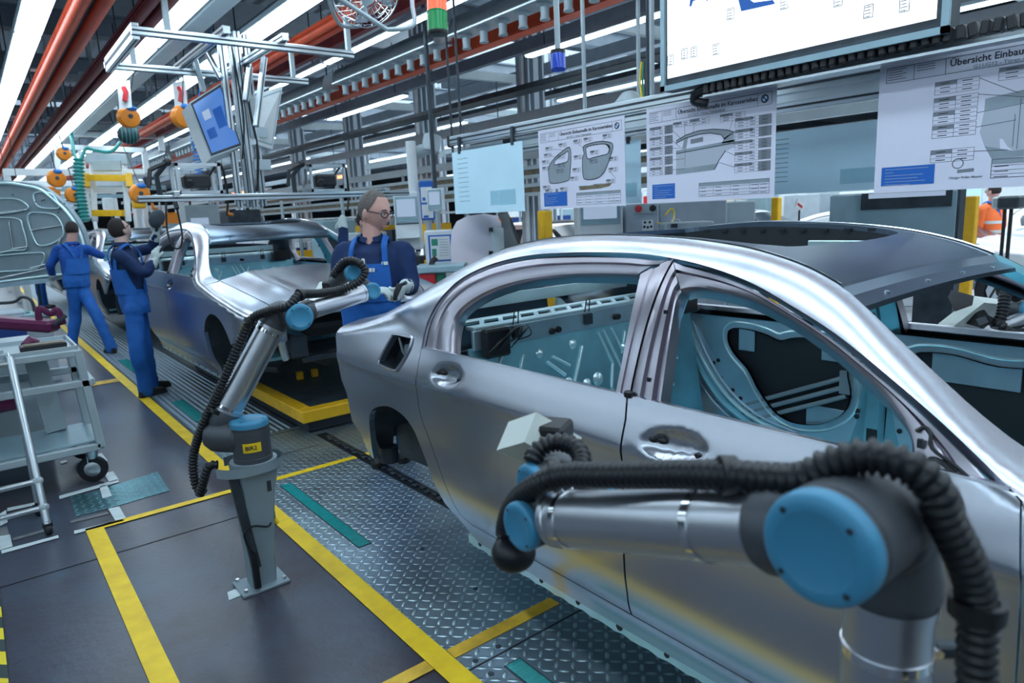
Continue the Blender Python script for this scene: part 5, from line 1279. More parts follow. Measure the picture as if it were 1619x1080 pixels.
rail(1.09, 3.48, 'orange_paint', -4, 42, .27, 'leftmost double orange rail under the hall roof')
rail(1.545, 3.50, 'dark_red_paint', -4, 42, .22, 'dark red rail between the two left lamp rows')
rail(3.05, 3.50, 'orange_paint', -4, 42, .20, 'orange rail between the wide and the thin lamp row')
q = MB(); q.box((4.56, 19, 3.48), (.085, 46, .15), None, .02); q.box((4.56, 19, 3.58), (.17, 46, .03)); q.box((4.56, 19, 3.40), (.15, 46, .025)); tag(q.build('overhead_rail', 'orange_paint'), 'outer orange rail passing right of the metal nozzle duct', 'rail')
q = MB(); q.box((3.32, 19, 3.52), (.07, 46, .12)); tag(q.build('overhead_rail', 'dark_red_paint'), 'narrow dark red rail beside the thin lamp row', 'rail')
q = MB(); q.box((2.07, 19, 3.68), (.20, 46, .22), None, .01); tag(q.build('cable_duct', 'light_grey_paint', smooth=0), 'wide light grey cable duct over the left side of the car line', 'duct')
q = MB(); q.box((2.90, 19, 3.80), (.16, 46, .20), None, .01); tag(q.build('cable_duct', 'beam_grey', smooth=0), 'darker grey cable duct right of the middle lamp row', 'duct')
# nozzle ducts
for i, (y0, y1, n) in enumerate(((3.3, 5.9, 9), (6.15, 8.6, 9), (8.9, 11.3, 9), (12.0, 14.4, 9), (15.0, 17.4, 9), (17.9, 20.3, 9))):
    t = thing('air_duct', ('metal air duct with hanging nozzles, ' + ('nearest of its row', 'second of its row from the front', 'third of its row', 'fourth of its row', 'fifth of its row', 'farthest of its row')[i]), 'duct', (4.12, y0, 3.40), 0, 'nozzle ducts under the roof')
    q = MB(); w_ = .12; prof = [(-w_, .0), (-w_ * .8, .10), (-w_ * .5, .16), (w_ * .5, .16), (w_ * .8, .10), (w_, .0), (w_, -.015), (-w_, -.015)]
    q.prism([(4.12 + a, y0, 3.42 + b) for a, b in prof], (0, y1 - y0, 0)); q.build('duct_body', 'aluminium', t, smooth=0)
    for k in range(n):
        y = y0 + (y1 - y0) * (k + .5) / n; q = MB(); q.lathe((4.12, y, 3.405), (0, 0, -1), [(0, .07), (.02, .065), (.03, .04), (.10, .036), (.13, .045), (.135, .038), (.135, 0)], 14); q.build('nozzle', 'light_grey_paint', t)
    for y in [k_ * 3 for k_ in range(1, 8) if y0 - .05 < k_ * 3 < y1 + .05]: MB().cyl((4.12, y - .01, 3.56), (4.12, y - .01, 4.5), .01, n=6).build('hanging_rod', 'dark_metal', t)
# roof beams
first = None
for i in range(28):
    y = -6 + i * 3.0
    if first is None:
        first = thing('roof_beam', 'steel beam crossing above the lamps, first from the front', 'beam', (12, y, 4.62), 0, 'steel beams crossing the hall above the lamps')
        q = MB(); q.box((0, 0, 0), (56, .14, .26)); q.box((0, 0, -.14), (56, .24, .03)); q.box((0, 0, .14), (56, .24, .03)); q.build('beam_web', 'beam_grey', first, local=True, smooth=0)
        q = MB(); q.box((0, 0.22, -.02), (56, .05, .05)); q.build('cable_tray', 'light_grey_paint', first, local=True, smooth=0)
    else: copy_tree(first, (12, y, 4.62), 'steel beam crossing above the lamps, %s from the front' % ORD[i])
for i in range(14):
    y = -4.5 + i * 6; q = MB(); q.box((12, y, 5.4), (56, .3, .5)); struct(q.build('trim_%d' % (i + 1), 'column_grey', smooth=0))
for i in range(8):
    x = -6 + i * 4.6; q = MB(); q.box((x, 40, 5.0), (.16, 100, .3)); struct(q.build('trim_%d' % (20 + i), 'beam_grey', smooth=0))
# small clamps along the rails under the beams
proto = None
for k in range(40):
    x = (-.6, .25, -1.6, .45)[k % 4]; y = 6.0 + (k // 4) * 3.0; z = 4.33
    if proto is None:
        proto = thing('rail_trolley', 'white clamp under a roof beam, first counted from the front', 'clamp', (x, y, z), 0, 'white clamps under the roof beams')
        q = MB(); q.box((0, 0, 0), (.22, .10, .06), None, .01); q.box((0, 0, .08), (.05, .05, .16)); q.build('clamp_body', 'light_grey_paint', proto, local=True)
        q = MB(); q.cyl((-.06, 0, -.03), (-.06, 0, -.12), .02, n=8); q.build('clamp_foot', 'light_grey_paint', proto, local=True)
    else: copy_tree(proto, (x, y, z), 'white clamp under a roof beam, %s counted from the front' % ORD[k])

# ------------------------------------------------------------------ hanging signal lamps and fan
c0 = at(690, -40, 3.6); 
t = thing('signal_lamp', 'red and green signal lamp hanging at the top edge of the photo', 'lamp', tuple(at(690, 20, 3.6)))
top_, mid, bot = at(690, -25, 3.6), at(691, 20, 3.6), at(692, 52, 3.6)
q = MB(); q.lathe(top_, mid - top_, [(0, 0), (0, .052), ((mid - top_).length, .052), ((mid - top_).length, 0)], 28); q.build('red_lens', 'lamp_red', t)
q = MB(); q.lathe(mid, bot - mid, [(0, 0), (0, .055), (.006, .055), (.008, .053), ((bot - mid).length, .053), ((bot - mid).length, .045)], 28); q.build('green_lens', 'lamp_green', t)
q = MB(); q.lathe(bot, (0, 0, -1), [(-.01, .053), (.0, .055), (.012, .05), (.018, 0)], 28); q.build('lamp_end_cap', 'black_plastic', t)
q = MB(); q.cyl(top_ , Vector((top_.x, top_.y, 3.46)), .016, n=12); q.build('hanging_tube', 'aluminium', t)
t = thing('signal_lamp', 'small blue signal lamp hanging from a thin pole left of the big screen', 'lamp', tuple(at(883, 95, 2.85)))
b1, b2 = at(882, 84, 2.85), at(883, 113, 2.85)
q = MB(); q.lathe(b1, b2 - b1, [(0, 0), (0, .029), (.012, .031), (.07, .031), (.072, .025), (.078, 0)], 24); q.build('blue_lens', 'lamp_blue', t)
q = MB(); q.lathe(b1, (0, 0, 1), [(-.01, .031), (.012, .031), (.014, .0)], 24); q.build('lamp_cap', 'black_plastic', t)
q = MB(); q.cyl(b1, Vector((b1.x, b1.y, 3.46)), .012, n=12); q.build('hanging_pole', 'light_grey_paint', t)
t = thing('rail_bracket', 'steel cross tube under the rails carrying signal lamps', 'bracket', (2.6, 2.2, 3.44)); MB().box((2.5, 2.21, 3.47), (1.3, .04, .04)).build('cross_tube', 'aluminium', t); MB().box((2.5, 3.245, 3.47), (1.3, .04, .04)).build('cross_tube', 'aluminium', t)
# wire guard fan
fc = at(578, -8, 3.5); ax = Vector((-.15, -.75, -.65)).normalized(); t = thing('fan', 'round wire guard fan at the top edge beside the signal lamp', 'fan', tuple(fc))
x_, y_, _ = frame_of(ax); q = MB(); R_ = .17
for k in range(30):
    a = 2 * math.pi * k / 30; dv = x_ * math.cos(a) + y_ * math.sin(a); q.sweep([fc + ax * .07 + dv * .03, fc + ax * .055 + dv * R_ * .6, fc + ax * .0 + dv * R_, fc - ax * .06 + dv * R_ * .97, fc - ax * .10 + dv * R_ * .5], .0016, 4)
for rr, hh in ((.03, .07), (.07, .064), (.11, .05), (.14, .032), (R_, .0), (R_ * .97, -.06)): q.sweep([fc + ax * hh + (x_ * math.cos(a) + y_ * math.sin(a)) * rr for a in np.linspace(0, 2 * math.pi, 37)], .002 if rr < .16 else .004, 5)
q.build('wire_guard', 'chrome', t)
q = MB()
for k in range(4):
    a = k * math.pi / 2; u1 = x_ * math.cos(a) + y_ * math.sin(a); u2 = ax.cross(u1); q.add([fc + u1 * .02, fc + u1 * .14 - u2 * .05 + ax * .02, fc + u1 * .15 + u2 * .03 - ax * .02, fc + u1 * .03 + u2 * .02], [(0, 1, 2, 3)])
q.cyl(fc - ax * .06, fc + ax * .03, .04, n=18); q.build('fan_blades', 'aluminium', t)
q = MB(); q.sweep(spline([fc + x_ * .0 - ax * .02 + y_ * -R_ * 1.02, fc + x_ * .12 - y_ * .16 , fc + x_ * .19 - y_ * .0, fc + x_ * .14 + y_ * .14, fc + x_ * 0 + y_ * R_ * 1.02], 8), .010, 8); bp = at(612, 47, 3.5); q.sweep(spline([bp, at(640, 45, 3.52), at(655, 36, 3.54), at(652, 8, 3.56), at(650, -30, 3.6)], 6), .012, 8); q.sweep([fc + x_ * .19, bp], .012, 8); q.sweep([at(650, -30, 3.6), Vector((at(650, -30, 3.6).x, at(650, -30, 3.6).y, 3.5))], .012, 8); q.build('fan_bracket', 'light_grey_paint', t)

# ------------------------------------------------------------------ aluminium rig with the two monitors
ZR = 3.12; t = thing('monitor_rig', 'aluminium profile rig with a mast hanging over the second car', 'rig', (2.0, 6.4, ZR))
def prof(a, b, w_=.06, h_=.06, up=(0, 0, 1)):
    """slotted aluminium profile"""
    a = Vector(a); b = Vector(b); q = MB(); q.bar(a, b, w_, h_, up, .004); x, y, d = frame_of(b - a, up)
    o = q.build('profile_bar', 'aluminium', t)
    q = MB()
    for s in (-1, 1): q.bar(a + x * s * w_ * .5, b + x * s * w_ * .5, .003, h_ * .22, up)
    q.bar(a - y * h_ * .5, b - y * h_ * .5, w_ * .22, .003, up)
    for o2 in q.pieces(): o2.build('profile_slot', 'dark_metal', o).location = (0, 0, 0)
    return o
A0, A1 = onz(207, 48, ZR), onz(560, 86, ZR); Bq0, Bq1 = onz(165, 103, ZR), onz(485, 130, ZR)
prof(A0, (A1.x, A0.y, ZR)); prof(Bq0, (Bq1.x, Bq0.y, ZR)); prof((A0.x + .03, A0.y, ZR), (Bq0.x + .03, Bq0.y, ZR), .05, .12)
for px in (335, 440): p = onz(px, 65, ZR + .06); prof((p.x, A0.y - .1, ZR + .06), (p.x, Bq0.y + .2, ZR + .06))
my = 6.85; mx = ony(392, 250, my).x
for dx, dy in ((-.13, 0), (.0, -.05), (.11, .03), (.0, .12)): prof((mx + dx, my + dy, 1.86), (mx + dx, my + dy, 3.45), .055, .055, (0, 1, 0))
for z in (2.25, 2.55): q = MB(); q.box((mx + .10, my - .10, z), (.16, .02, .10), None, .005); q.build('mounting_plate', 'light_grey_paint', t)
q = MB(); q.sweep(spline([(mx + .04, my - .10, 3.3), (mx + .03, my - .11, 2.8), (mx + .06, my - .12, 2.4), (mx + .02, my - .10, 2.0)], 8), .012, 6); q.sweep(spline([(mx - .06, my - .09, 3.3), (mx - .03, my - .10, 2.7), (mx - .09, my - .12, 2.3)], 8), .009, 6); q.each('rig_cable', 'black_rubber', t)
for px, py, qx, qy in ((308, 95, 322, 143), (328, 85, 350, 125), (418, 90, 405, 200), (395, 105, 388, 160)): prof(at(px, py, 6.35), at(qx, qy, 6.3), .045, .045)
for y in (A0.y, Bq0.y): q = MB(); q.box((A0.x + .25, y, 3.28), (.04, .04, .30)); q.box((2.9, y, 3.28), (.04, .04, .30)); q.each('rig_hanger', 'light_grey_paint', t)
# lower frame over the car
ZL = 1.93; L0 = Vector((1.38, 6.35, ZL))
prof((1.12, 6.10, ZL), (3.55, 6.10, ZL), .05, .05); prof((1.45, 6.75, ZL + .02), (3.55, 6.75, ZL + .02), .05, .05); prof((1.40, 6.05, ZL + .03), (1.40, 6.85, ZL + .03), .05, .05); prof((3.3, 6.05, ZL + .03), (3.3, 6.85, ZL + .03), .05, .05)
def slab_monitor(name, label, cat, tl, tr, br, bl, thick, scr='screen_blue', bez=.07, grp=None):
    tl, tr, br, bl = map(Vector, (tl, tr, br, bl)); c = (tl + tr + br + bl) / 4; n = (tr - tl).cross(bl - tl).normalized()
    if n.dot(CAMP - c) < 0: n = -n
    t = thing(name, label, cat, tuple(c), 0, grp); q = MB(); q.prism([tl, tr, br, bl], n * -thick); q.build('monitor_case', 'white_paint', t, smooth=0)
    ins = lambda k, o: [c + (p - c) * (1 - k) + n * o for p in (tl, tr, br, bl)]
    q = MB(); q.prism(ins(.0, 0), n * .008); q.build('monitor_bezel', 'light_grey_paint', t, smooth=0)
    q = MB(); q.prism(ins(bez * .6, .006), n * .006); q.build('screen_border', 'ink', t, smooth=0)
    q = MB(); q.prism(ins(bez * 1.7, .010), n * .004); s_ = q.build('screen', scr, t, smooth=0)
    P_ = lambda u, v: (tl.lerp(tr, u)).lerp(bl.lerp(br, u), v) + n * .015
    return t, s_, P_, n
def plane_bits(parent, P_, items, n):
    """items: (u0,v0,u1,v1,material,name) flat marks on a panel"""
    for u0, v0, u1, v1, mt, nm in items:
        q = MB(); q.prism([P_(u0, v0), P_(u1, v0), P_(u1, v1), P_(u0, v1)], n * .0006); q.build(nm, mt, parent, smooth=0)
tm, sc, P_, n_ = slab_monitor('monitor', 'tilted monitor with blue screen hanging from the aluminium rig', 'monitor', at(299, 163, 6.15), at(348, 132, 6.45), at(382, 232, 6.45), at(333, 250, 6.15), .16)
plane_bits(tm, P_, ((.20, .25, .42, .40, 'screen_pale', 'screen_window'), (.50, .30, .78, .62, 'label_blue', 'screen_window'), (.15, .55, .40, .72, 'label_blue', 'screen_window')), n_)
tm, sc, P_, n_ = slab_monitor('monitor', 'second monitor on the rig, showing its grey back and side', 'monitor', at(398, 150, 6.5), at(425, 137, 6.8), at(418, 226, 6.8), at(398, 232, 6.5), .05, 'screen_pale')
q = MB(); p0, p1, p2, p3 = at(403, 152, 6.45), at(447, 136, 6.75), at(431, 236, 6.75), at(404, 228, 6.45); q.prism([p0, p1, p2, p3], (p1 - p0).cross(p3 - p0).normalized() * .10); q.build('back_cover', 'white_paint', tm, smooth=0)
q = MB(); c_ = [p.lerp((p0 + p1 + p2 + p3) / 4, .12) for p in (p0, p1, p2, p3)]; nn = (p1 - p0).cross(p3 - p0).normalized(); s_ = -1 if nn.dot(CAMP - p0) < 0 else 1; q.prism([p + nn * s_ * (.101 if s_ > 0 else .001) for p in c_], nn * s_ * .004); q.build('back_plate', 'cool_grey_paint', tm, smooth=0)
# camera heads on the lower frame
for i, (x, y, lb) in enumerate(((1.66, 6.45, 'left of the mast'), (2.85, 6.5, 'right of the mast'))):
    t = thing('measuring_unit', 'dark measuring unit in a small aluminium cage, ' + lb, 'machine', (x, y, ZL + .05), 0, 'measuring units on the lower frame')
    q = MB()
    for sx in (-.17, .17):
        for sy in (-.10, .10): q.box((x + sx, y + sy, ZL + .17), (.025, .025, .24))
    for z in (ZL + .055, ZL + .285):
        for sy in (-.10, .10): q.box((x, y + sy, z), (.365, .026, .026))
        for sx in (-.17, .17): q.box((x + sx, y, z), (.026, .226, .026))
    q.build('cage', 'aluminium', t)
    q = MB(); q.box((x, y, ZL + .15), (.22, .13, .12), None, .02); q.cyl((x - .06, y - .06, ZL + .14), (x - .10, y - .16, ZL + .12), .03, n=12); q.build('camera_body', 'black_plastic', t)
    q = MB(); q.sweep(spline([(x + .1, y, ZL + .18), (x + .2, y - .05, ZL + .3), (x + .25, y, ZL + .05), (x + .22, y, ZL - .15)], 8), .010, 6); q.build('unit_cable', 'black_rubber', t)
    t = thing('measuring_stand', 'black jointed measuring arm standing on the lower frame, ' + lb, 'machine', (x - .30, y, ZL + .05), 0, 'measuring arms on the lower frame')
    q = MB(); q.sweep([(x - .30, y, ZL + .04), (x - .31, y, ZL + .20), (x - .22, y - .03, ZL + .31)], .022, 8); q.build('arm_lower', 'dark_metal', t)
    q = MB(); q.sweep([(x - .22, y - .03, ZL + .31), (x - .37, y - .08, ZL + .24), (x - .40, y - .1, ZL + .10)], .018, 8); q.build('arm_upper', 'black_plastic', t)
    q = MB(); q.ell((x - .22, y - .03, ZL + .31), (.035, .03, .035), None, 12, 8); q.build('arm_joint', 'black_plastic', t)
t = thing('hanging_cable_loop', 'black cable loop hanging from the lower frame beside the worker looking up', 'cable', tuple(at(270, 300, 6.3)))
q = MB(); q.sweep(spline([at(a, b, 6.35) for a, b in ((262, 300), (264, 360), (272, 388), (284, 392), (288, 372), (280, 330), (276, 300))], 8), .009, 6); q.build('cable', 'black_rubber', t)
q = MB(); q.sweep([at(272, 305, 6.3), at(280, 330, 6.28)], .022, 8); q.build('cable_plug', 'black_plastic', t)
# orange tool balancers
for i, (px, py, r, dp, lb) in enumerate(((205, 185, .13, 8.6, 'orange tool balancer hanging below the white card, left of the monitor'), (291, 184, .13, 8.0, 'orange tool balancer hanging right beside the blue monitor'), (90, 282, .16, 13, 'orange tool balancer above the right end of the bonnet panel'), (118, 308, .15, 13, 'orange tool balancer behind the head of the worker in bright blue'), (222, 306, .17, 12, 'orange tool balancer right of the white lifting frame'), (102, 243, .11, 12, 'small red orange tool balancer at the top left of the white lifting frame'))):
    c = at(px, py, dp); t = thing('tool_balancer', lb, 'tool balancer', tuple(c), 0, 'orange tool balancers')
    q = MB(); q.lathe(c + Vector((-.02, .07, 0)), (.15, -1, -.1), [(0, 0), (0, r * .8), (.02, r), (.10, r), (.13, r * .85), (.14, r * .4), (.14, 0)], 24); q.build('reel_case', 'balancer_orange', t)
    q = MB(); q.ell(c + Vector((.02, -.05, r * .75)), (r * .5, .05, r * .3), None, 14, 8); q.build('spring_cover', 'hose_blue', t)
    q = MB(); q.sweep([c + Vector((0, 0, r)), Vector((c.x + (.22 if i < 2 else -.25), round(c.y / 3) * 3, 4.49))], .008, 6); q.build('suspension_cable', 'dark_metal', t)
    q = MB(); q.lathe(c + Vector((0, -.075, 0)), (0, -1, 0), [(0, r * .22), (.012, r * .2), (.013, 0)], 14); q.build('reel_axle', 'dark_metal', t)
for px, lb in ((197, 'white card with red drawing over the left orange tool balancer'), (285, 'white card with red drawing beside the blue monitor')):
    a = at(px - 10, 133, 8.3); q = MB(); t = thing('hanging_card', lb, 'sign', tuple(a), 0, 'white cards over the tool balancers'); q.prism([at(px - 12, 131, 8.3), at(px + 8, 127, 8.3), at(px + 12, 170, 8.3), at(px - 8, 172, 8.3)], (0, .01, 0)); q.build('card', 'white_paint', t, smooth=0)
    q = MB(); q.sweep([at(px - 2, 138, 8.27), at(px + 2, 146, 8.27), at(px, 160, 8.27)], .03, 6); q.build('card_print', 'red_plastic', t)
    MB().cyl(at(px - 2, 129, 8.31), Vector((at(px - 2, 129, 8.31).x, at(px - 2, 129, 8.31).y, 4.45)), .008, n=6).build('card_wire', 'dark_metal', t)
t = thing('hose_drum', 'dark green striped round hose drum under the left tool balancer', 'hose drum', tuple(at(203, 213, 9.5))); q = MB(); q.ell(at(203, 213, 9.5), (.14, .10, .13), None, 20, 12); q.build('drum', 'dark_metal', t, smooth=80); q = MB(); c = at(203, 213, 9.5)
for k in (-.09, -.045, 0, .045, .09): q.sweep([c + Vector((k, -.104 * math.sqrt(max(0, 1 - (k / .14) ** 2)) * math.cos(a), .134 * math.sqrt(max(0, 1 - (k / .14) ** 2)) * math.sin(a))) for a in np.linspace(-1.4, 1.4, 12)], .006, 5)
q.each('green_stripe', 'hose_green', t); MB().cyl(c + Vector((0, 0, .1)), Vector((c.x, c.y, 4.45)), .01, n=6).build('drum_rod', 'dark_metal', t)
# coiled blue air hose
t = thing('coiled_hose', 'blue coiled air hose hanging behind the aluminium mast', 'hose', tuple(at(310, 250, 9))); c0, c1 = at(305, 205, 9), at(318, 290, 9)
q = MB(); q.sweep([c0.lerp(c1, i / 160) + Vector((math.cos(i * .6) * .05, math.sin(i * .6) * .05, 0)) for i in range(161)], .008, 5); q.sweep([c0, Vector((c0.x + .25, round(c0.y / 3) * 3, 4.49))], .008, 5); q.build('hose_coil', 'hose_blue', t)
# white lifting frame far behind
dpt = 13.5; t = thing('lifting_frame', 'white and pale blue lifting frame with yellow parts, far behind the workers', 'machine', tuple(at(160, 330, dpt)))
def fb(a, b, w_=.10, mt='white_paint', nm='frame_bar', d=0): q = MB(); q.bar(at(a[0], a[1], dpt + d), at(b[0], b[1], dpt + d), w_, w_, bev=.005); return q.build(nm, mt, t)
for a, b in (((88, 232), (230, 238)), ((90, 272), (232, 272)), ((90, 235), (92, 300)), ((228, 240), (232, 275)), ((110, 200), (262, 205)), ((112, 212), (255, 216)), ((148, 160), (300, 172)), ((250, 175), (256, 240)), ((140, 170), (112, 205)), ((300, 172), (255, 205)), ((145, 245), (150, 350)), ((195, 245), (203, 350)), ((135, 300), (215, 300)), ((128, 240), (140, 345))): fb(a, b)
for a, b in (((140, 250), (205, 252)), ((150, 262), (195, 262))): fb(a, b, .2, 'light_grey_paint', 'cross_plate')
for a, b in (((140, 281), (205, 282)), ((148, 337), (195, 337)), ((135, 275), (137, 296)), ((203, 275), (206, 296))): fb(a, b, .12, 'yellow_paint', 'yellow_guard', -.2)
q = MB(); q.sweep(spline([at(a, b, dpt - .5) for a, b in ((112, 205), (118, 245), (128, 252), (136, 235), (150, 238), (175, 240), (190, 225))], 6), .03, 6); q.build('teal_hose', 'hose_green', t)
q = MB(); corrugated(q, [at(a, b, dpt - .5) for a, b in ((124, 252), (126, 300), (134, 350))], .085, .07, 8, .2); q.build('energy_chain', 'hose_green', t)
for p in ((110, 202), (240, 204), (150, 165), (298, 172)): 
    c = at(p[0], p[1], dpt); MB().cyl(c, Vector((c.x, c.y, 6.5)), .02, n=6).build('frame_hanger', 'light_grey_paint', t)

for k_, x_ in enumerate((13.2, 17.5, 22.5)): lamp_row(x_, 3.9, -5, 34, 3.0, .22, '%s added lamp row over the far right aisles' % ORD[k_])  # rows added to brighten the background on the right

# ------------------------------------------------------------------ big screen, posters and their rails
def quadpart(name, mt, parent, pts, n, th=.0006): q = MB(); q.prism(pts, n * th); return q.build(name, mt, parent, smooth=0)
NX = Vector((-1, 0, 0))
def poster(label, yl, yr, zt, zb, x, cat='poster'):
    t = thing('measurement_poster', label, cat, (x, (yl + yr) / 2, zt), 0)
    quadpart('sheet', 'paper', t, [(x, yl, zt), (x, yr, zt), (x, yr, zb), (x, yl, zb)], Vector((1, 0, 0)), .002)
    W_, H_ = yl - yr, zt - zb
    return t, (lambda u, v, o=.0008: Vector((x - o, yl - W_ * u, zt - H_ * v))), W_, H_
def line(q, P_, a, b, w_=.0014):
    w_ *= 1.6
    a = P_(*a); b = P_(*b); d = (b - a).normalized(); s_ = d.cross(NX) * w_ / 2; q.add([a + s_, b + s_, b - s_, a - s_], [(0, 1, 2, 3)])
def rectl(q, P_, u0, v0, u1, v1, w_=.0014):
    for a, b in (((u0, v0), (u1, v0)), ((u1, v0), (u1, v1)), ((u1, v1), (u0, v1)), ((u0, v1), (u0, v0))): line(q, P_, a, b, w_)
def fill(q, P_, u0, v0, u1, v1): q.add([P_(u0, v0), P_(u1, v0), P_(u1, v1), P_(u0, v1)], [(0, 1, 2, 3)])
def text_on(t, P_, u, v, txt, size, mt='ink', nm='print'):
    Mx = Matrix((Vector((0, -1, 0)), Vector((0, 0, 1)), NX)).transposed().to_4x4(); Mx.translation = P_(u, v, .0012); return text_mb(txt, size, nm, mt, t, Mx, .0003)
def mini_table(ql, qf, P_, u, v, w_=.10, h_=.075, rows=3, cols=2, shade_last=False):
    rectl(ql, P_, u, v, u + w_, v + h_, .0009); fill(qf, P_, u, v, u + w_ * .5, v + h_ / rows * .9)
    for k in range(1, rows): line(ql, P_, (u, v + h_ * k / rows), (u + w_, v + h_ * k / rows), .0008)
    for k in range(1, cols): line(ql, P_, (u + w_ * k / cols, v), (u + w_ * k / cols, v + h_), .0008)
    for k in range(rows):
        for c in range(cols):
            uu = u + w_ * (c + .25) / cols; vv = v + h_ * (k + .5) / rows; line(ql, P_, (uu, vv), (uu + w_ * .45 / cols, vv), .0022)
    if shade_last: fill(qf, P_, u + w_ * (cols - 1) / cols, v, u + w_, v + h_)
def poly_on(q, P_, pts, o=.0006): q.add([P_(u, v, o) for u, v in pts], [tuple(range(len(pts)))])
def ring_on(q, P_, outer, inner, o=.0006): q.loft([[P_(u, v, o) for u, v in outer], [P_(u, v, o) for u, v in inner]], True)
def roundel(t, P_, u, v, r):
    c = P_(u, v, .0012)
    q = MB(); q.loft([[c + Vector((0, math.cos(a), math.sin(a))) * r for a in np.linspace(0, 2 * math.pi, 33)], [c + Vector((0, math.cos(a), math.sin(a))) * r * .66 for a in np.linspace(0, 2 * math.pi, 33)]]); q.build('roundel_ring', 'ink', t, smooth=0)
    for k in range(4):
        q = MB(); pts = [c] + [c + Vector((0, math.cos(a), math.sin(a))) * r * .64 for a in np.linspace(k * math.pi / 2, (k + 1) * math.pi / 2, 9)]; q.add(pts, [tuple(range(10))]); q.build('roundel_quarter', 'white_paint' if k % 2 else 'label_blue', t, smooth=0)
def common(t, P_, W_, H_, bx=(.04, .80, .27, .965), tb=(.46, .80, .97, .95)):
    ql, qf, qg = MB(), MB(), MB(); rectl(ql, P_, .03, .045, .97, .155); line(ql, P_, (.26, .045), (.26, .155)); line(ql, P_, (.14, .045), (.14, .155)); line(ql, P_, (.875, .045), (.875, .155))
    for k in range(5): line(ql, P_, (.035, .06 + k * .018), (.11 - .015 * (k % 2), .06 + k * .018), .0016)
    for k in range(3): line(ql, P_, (.15, .06 + k * .018), (.22, .06 + k * .018), .0016)
    text_on(t, P_, .275, .106, 'Übersicht Einbaumaße im Karosseriebau', W_ * .0365, 'ink', 'title_print'); text_on(t, P_, .36, .149, 'G11/G12 - Türen / Seitenwände', W_ * .022, 'draw_grey', 'subtitle_print')
    roundel(t, P_, .923, .10, .022 * W_ / .87)
    fill(qg, P_, tb[0], tb[1], tb[2], tb[1] + .035); rectl(ql, P_, *tb)
    for k in (.35, .6, .82): line(ql, P_, (tb[0], tb[1] + (tb[3] - tb[1]) * k), (tb[2], tb[1] + (tb[3] - tb[1]) * k), .001)
    for k in (.22, .47, .74, .86): line(ql, P_, (tb[0] + (tb[2] - tb[0]) * k, tb[1] + .035), (tb[0] + (tb[2] - tb[0]) * k, tb[3]), .001)
    for k in range(3):
        for c in (.02, .25, .5, .76, .88): line(ql, P_, (tb[0] + (tb[2] - tb[0]) * c, tb[1] + .05 + k * .036), (tb[0] + (tb[2] - tb[0]) * (c + .09), tb[1] + .05 + k * .036), .0018)
    b = quadpart('blue_box', 'label_blue', t, [P_(bx[0], bx[1]), P_(bx[2], bx[1]), P_(bx[2], bx[3]), P_(bx[0], bx[3])], NX)
    q = MB()
    for k in range(6): line(q, lambda u, v, o=0: P_(u, v, .002), (bx[0] + .015, bx[1] + .02 + k * .024), (bx[0] + (.19, .05, .17, .15, .18, .12)[k], bx[1] + .02 + k * .024), .0012)
    q.build('box_print', 'draw_light', t, smooth=0)
    return ql, qf, qg
PX = 3.5
# poster with two doors
t, P_, W_, H_ = poster('poster with drawings of two separate car doors, left of the three posters', 4.03, 3.165, 2.285, 1.705, PX)
ql, qf, qg = common(t, P_, W_, H_, (.05, .79, .345, .965), (.46, .82, .95, .965))
for (u, v) in ((.09, .22), (.26, .20), (.44, .185), (.56, .18), (.77, .175), (.07, .30), (.04, .38), (.04, .46), (.24, .34), (.24, .44), (.22, .51), (.44, .37), (.42, .52), (.63, .34), (.62, .44), (.83, .44), (.83, .56), (.39, .62), (.80, .69), (.04, .70), (.07, .75), (.26, .74), (.49, .74), (.66, .73)): mini_table(ql, qf, P_, u, v, .095, .045, 2, 2)
fill(qf, P_, .20, .75, .235, .79)
for a, b in (((.19, .255), (.33, .29)), ((.14, .32), (.22, .36)), ((.48, .22), (.56, .30)), ((.80, .21), (.76, .25)), ((.83, .59), (.90, .68))): line(ql, P_, a, b)
dF_o = cat2([(.40, .275), (.385, .60), (.34, .665), (.15, .675), (.125, .60), (.125, .47), (.19, .38), (.28, .31)], 5, True); dF_i = cat2([(.375, .31), (.365, .42), (.30, .44), (.21, .45), (.20, .42), (.22, .39), (.28, .345), (.33, .325)], 5, True)
q = MB(); ring_on(q, P_, dF_o, dF_i); q.build('door_drawing', 'draw_grey', t, smooth=0)
dR_o = cat2([(.56, .27), (.72, .245), (.84, .27), (.88, .32), (.84, .46), (.78, .60), (.70, .665), (.57, .665), (.54, .60), (.54, .42), (.56, .36)], 4, True); dR_i = cat2([(.59, .29), (.70, .275), (.80, .285), (.845, .32), (.83, .38), (.81, .40), (.74, .41), (.66, .42), (.61, .43), (.59, .40), (.585, .35), (.585, .31)][:11], 4, True)
dR_i = dR_i
n_ = 44; rs = lambda L_: [(p.x, p.y) for p in resample([(a, b, 0) for a, b in L_ + L_[:1]], n_)]
q = MB(); ring_on(q, P_, rs(dR_o), rs(dR_i)); q.build('door_drawing', 'draw_grey', t, smooth=0)
q = MB()
for L_ in (dF_o, dR_o, dF_i, dR_i):
    for a, b in zip(L_, L_[1:] + L_[:1]): line(q, lambda u, v, o=0: P_(u, v, .0012), a, b, .004)
q.build('door_outline', 'ink', t, smooth=0)
q = MB(); poly_on(q, P_, ((.50, .745), (.86, .73), (.84, .765), (.74, .785), (.50, .79)), .001); q.build('sill_photo', 'shelf_brown', t, smooth=0)
ql.build('table_lines', 'ink', t, smooth=0); qf.build('table_shading', 'ink_grey', t, smooth=0); qg.build('table_head', 'draw_grey', t, smooth=0)
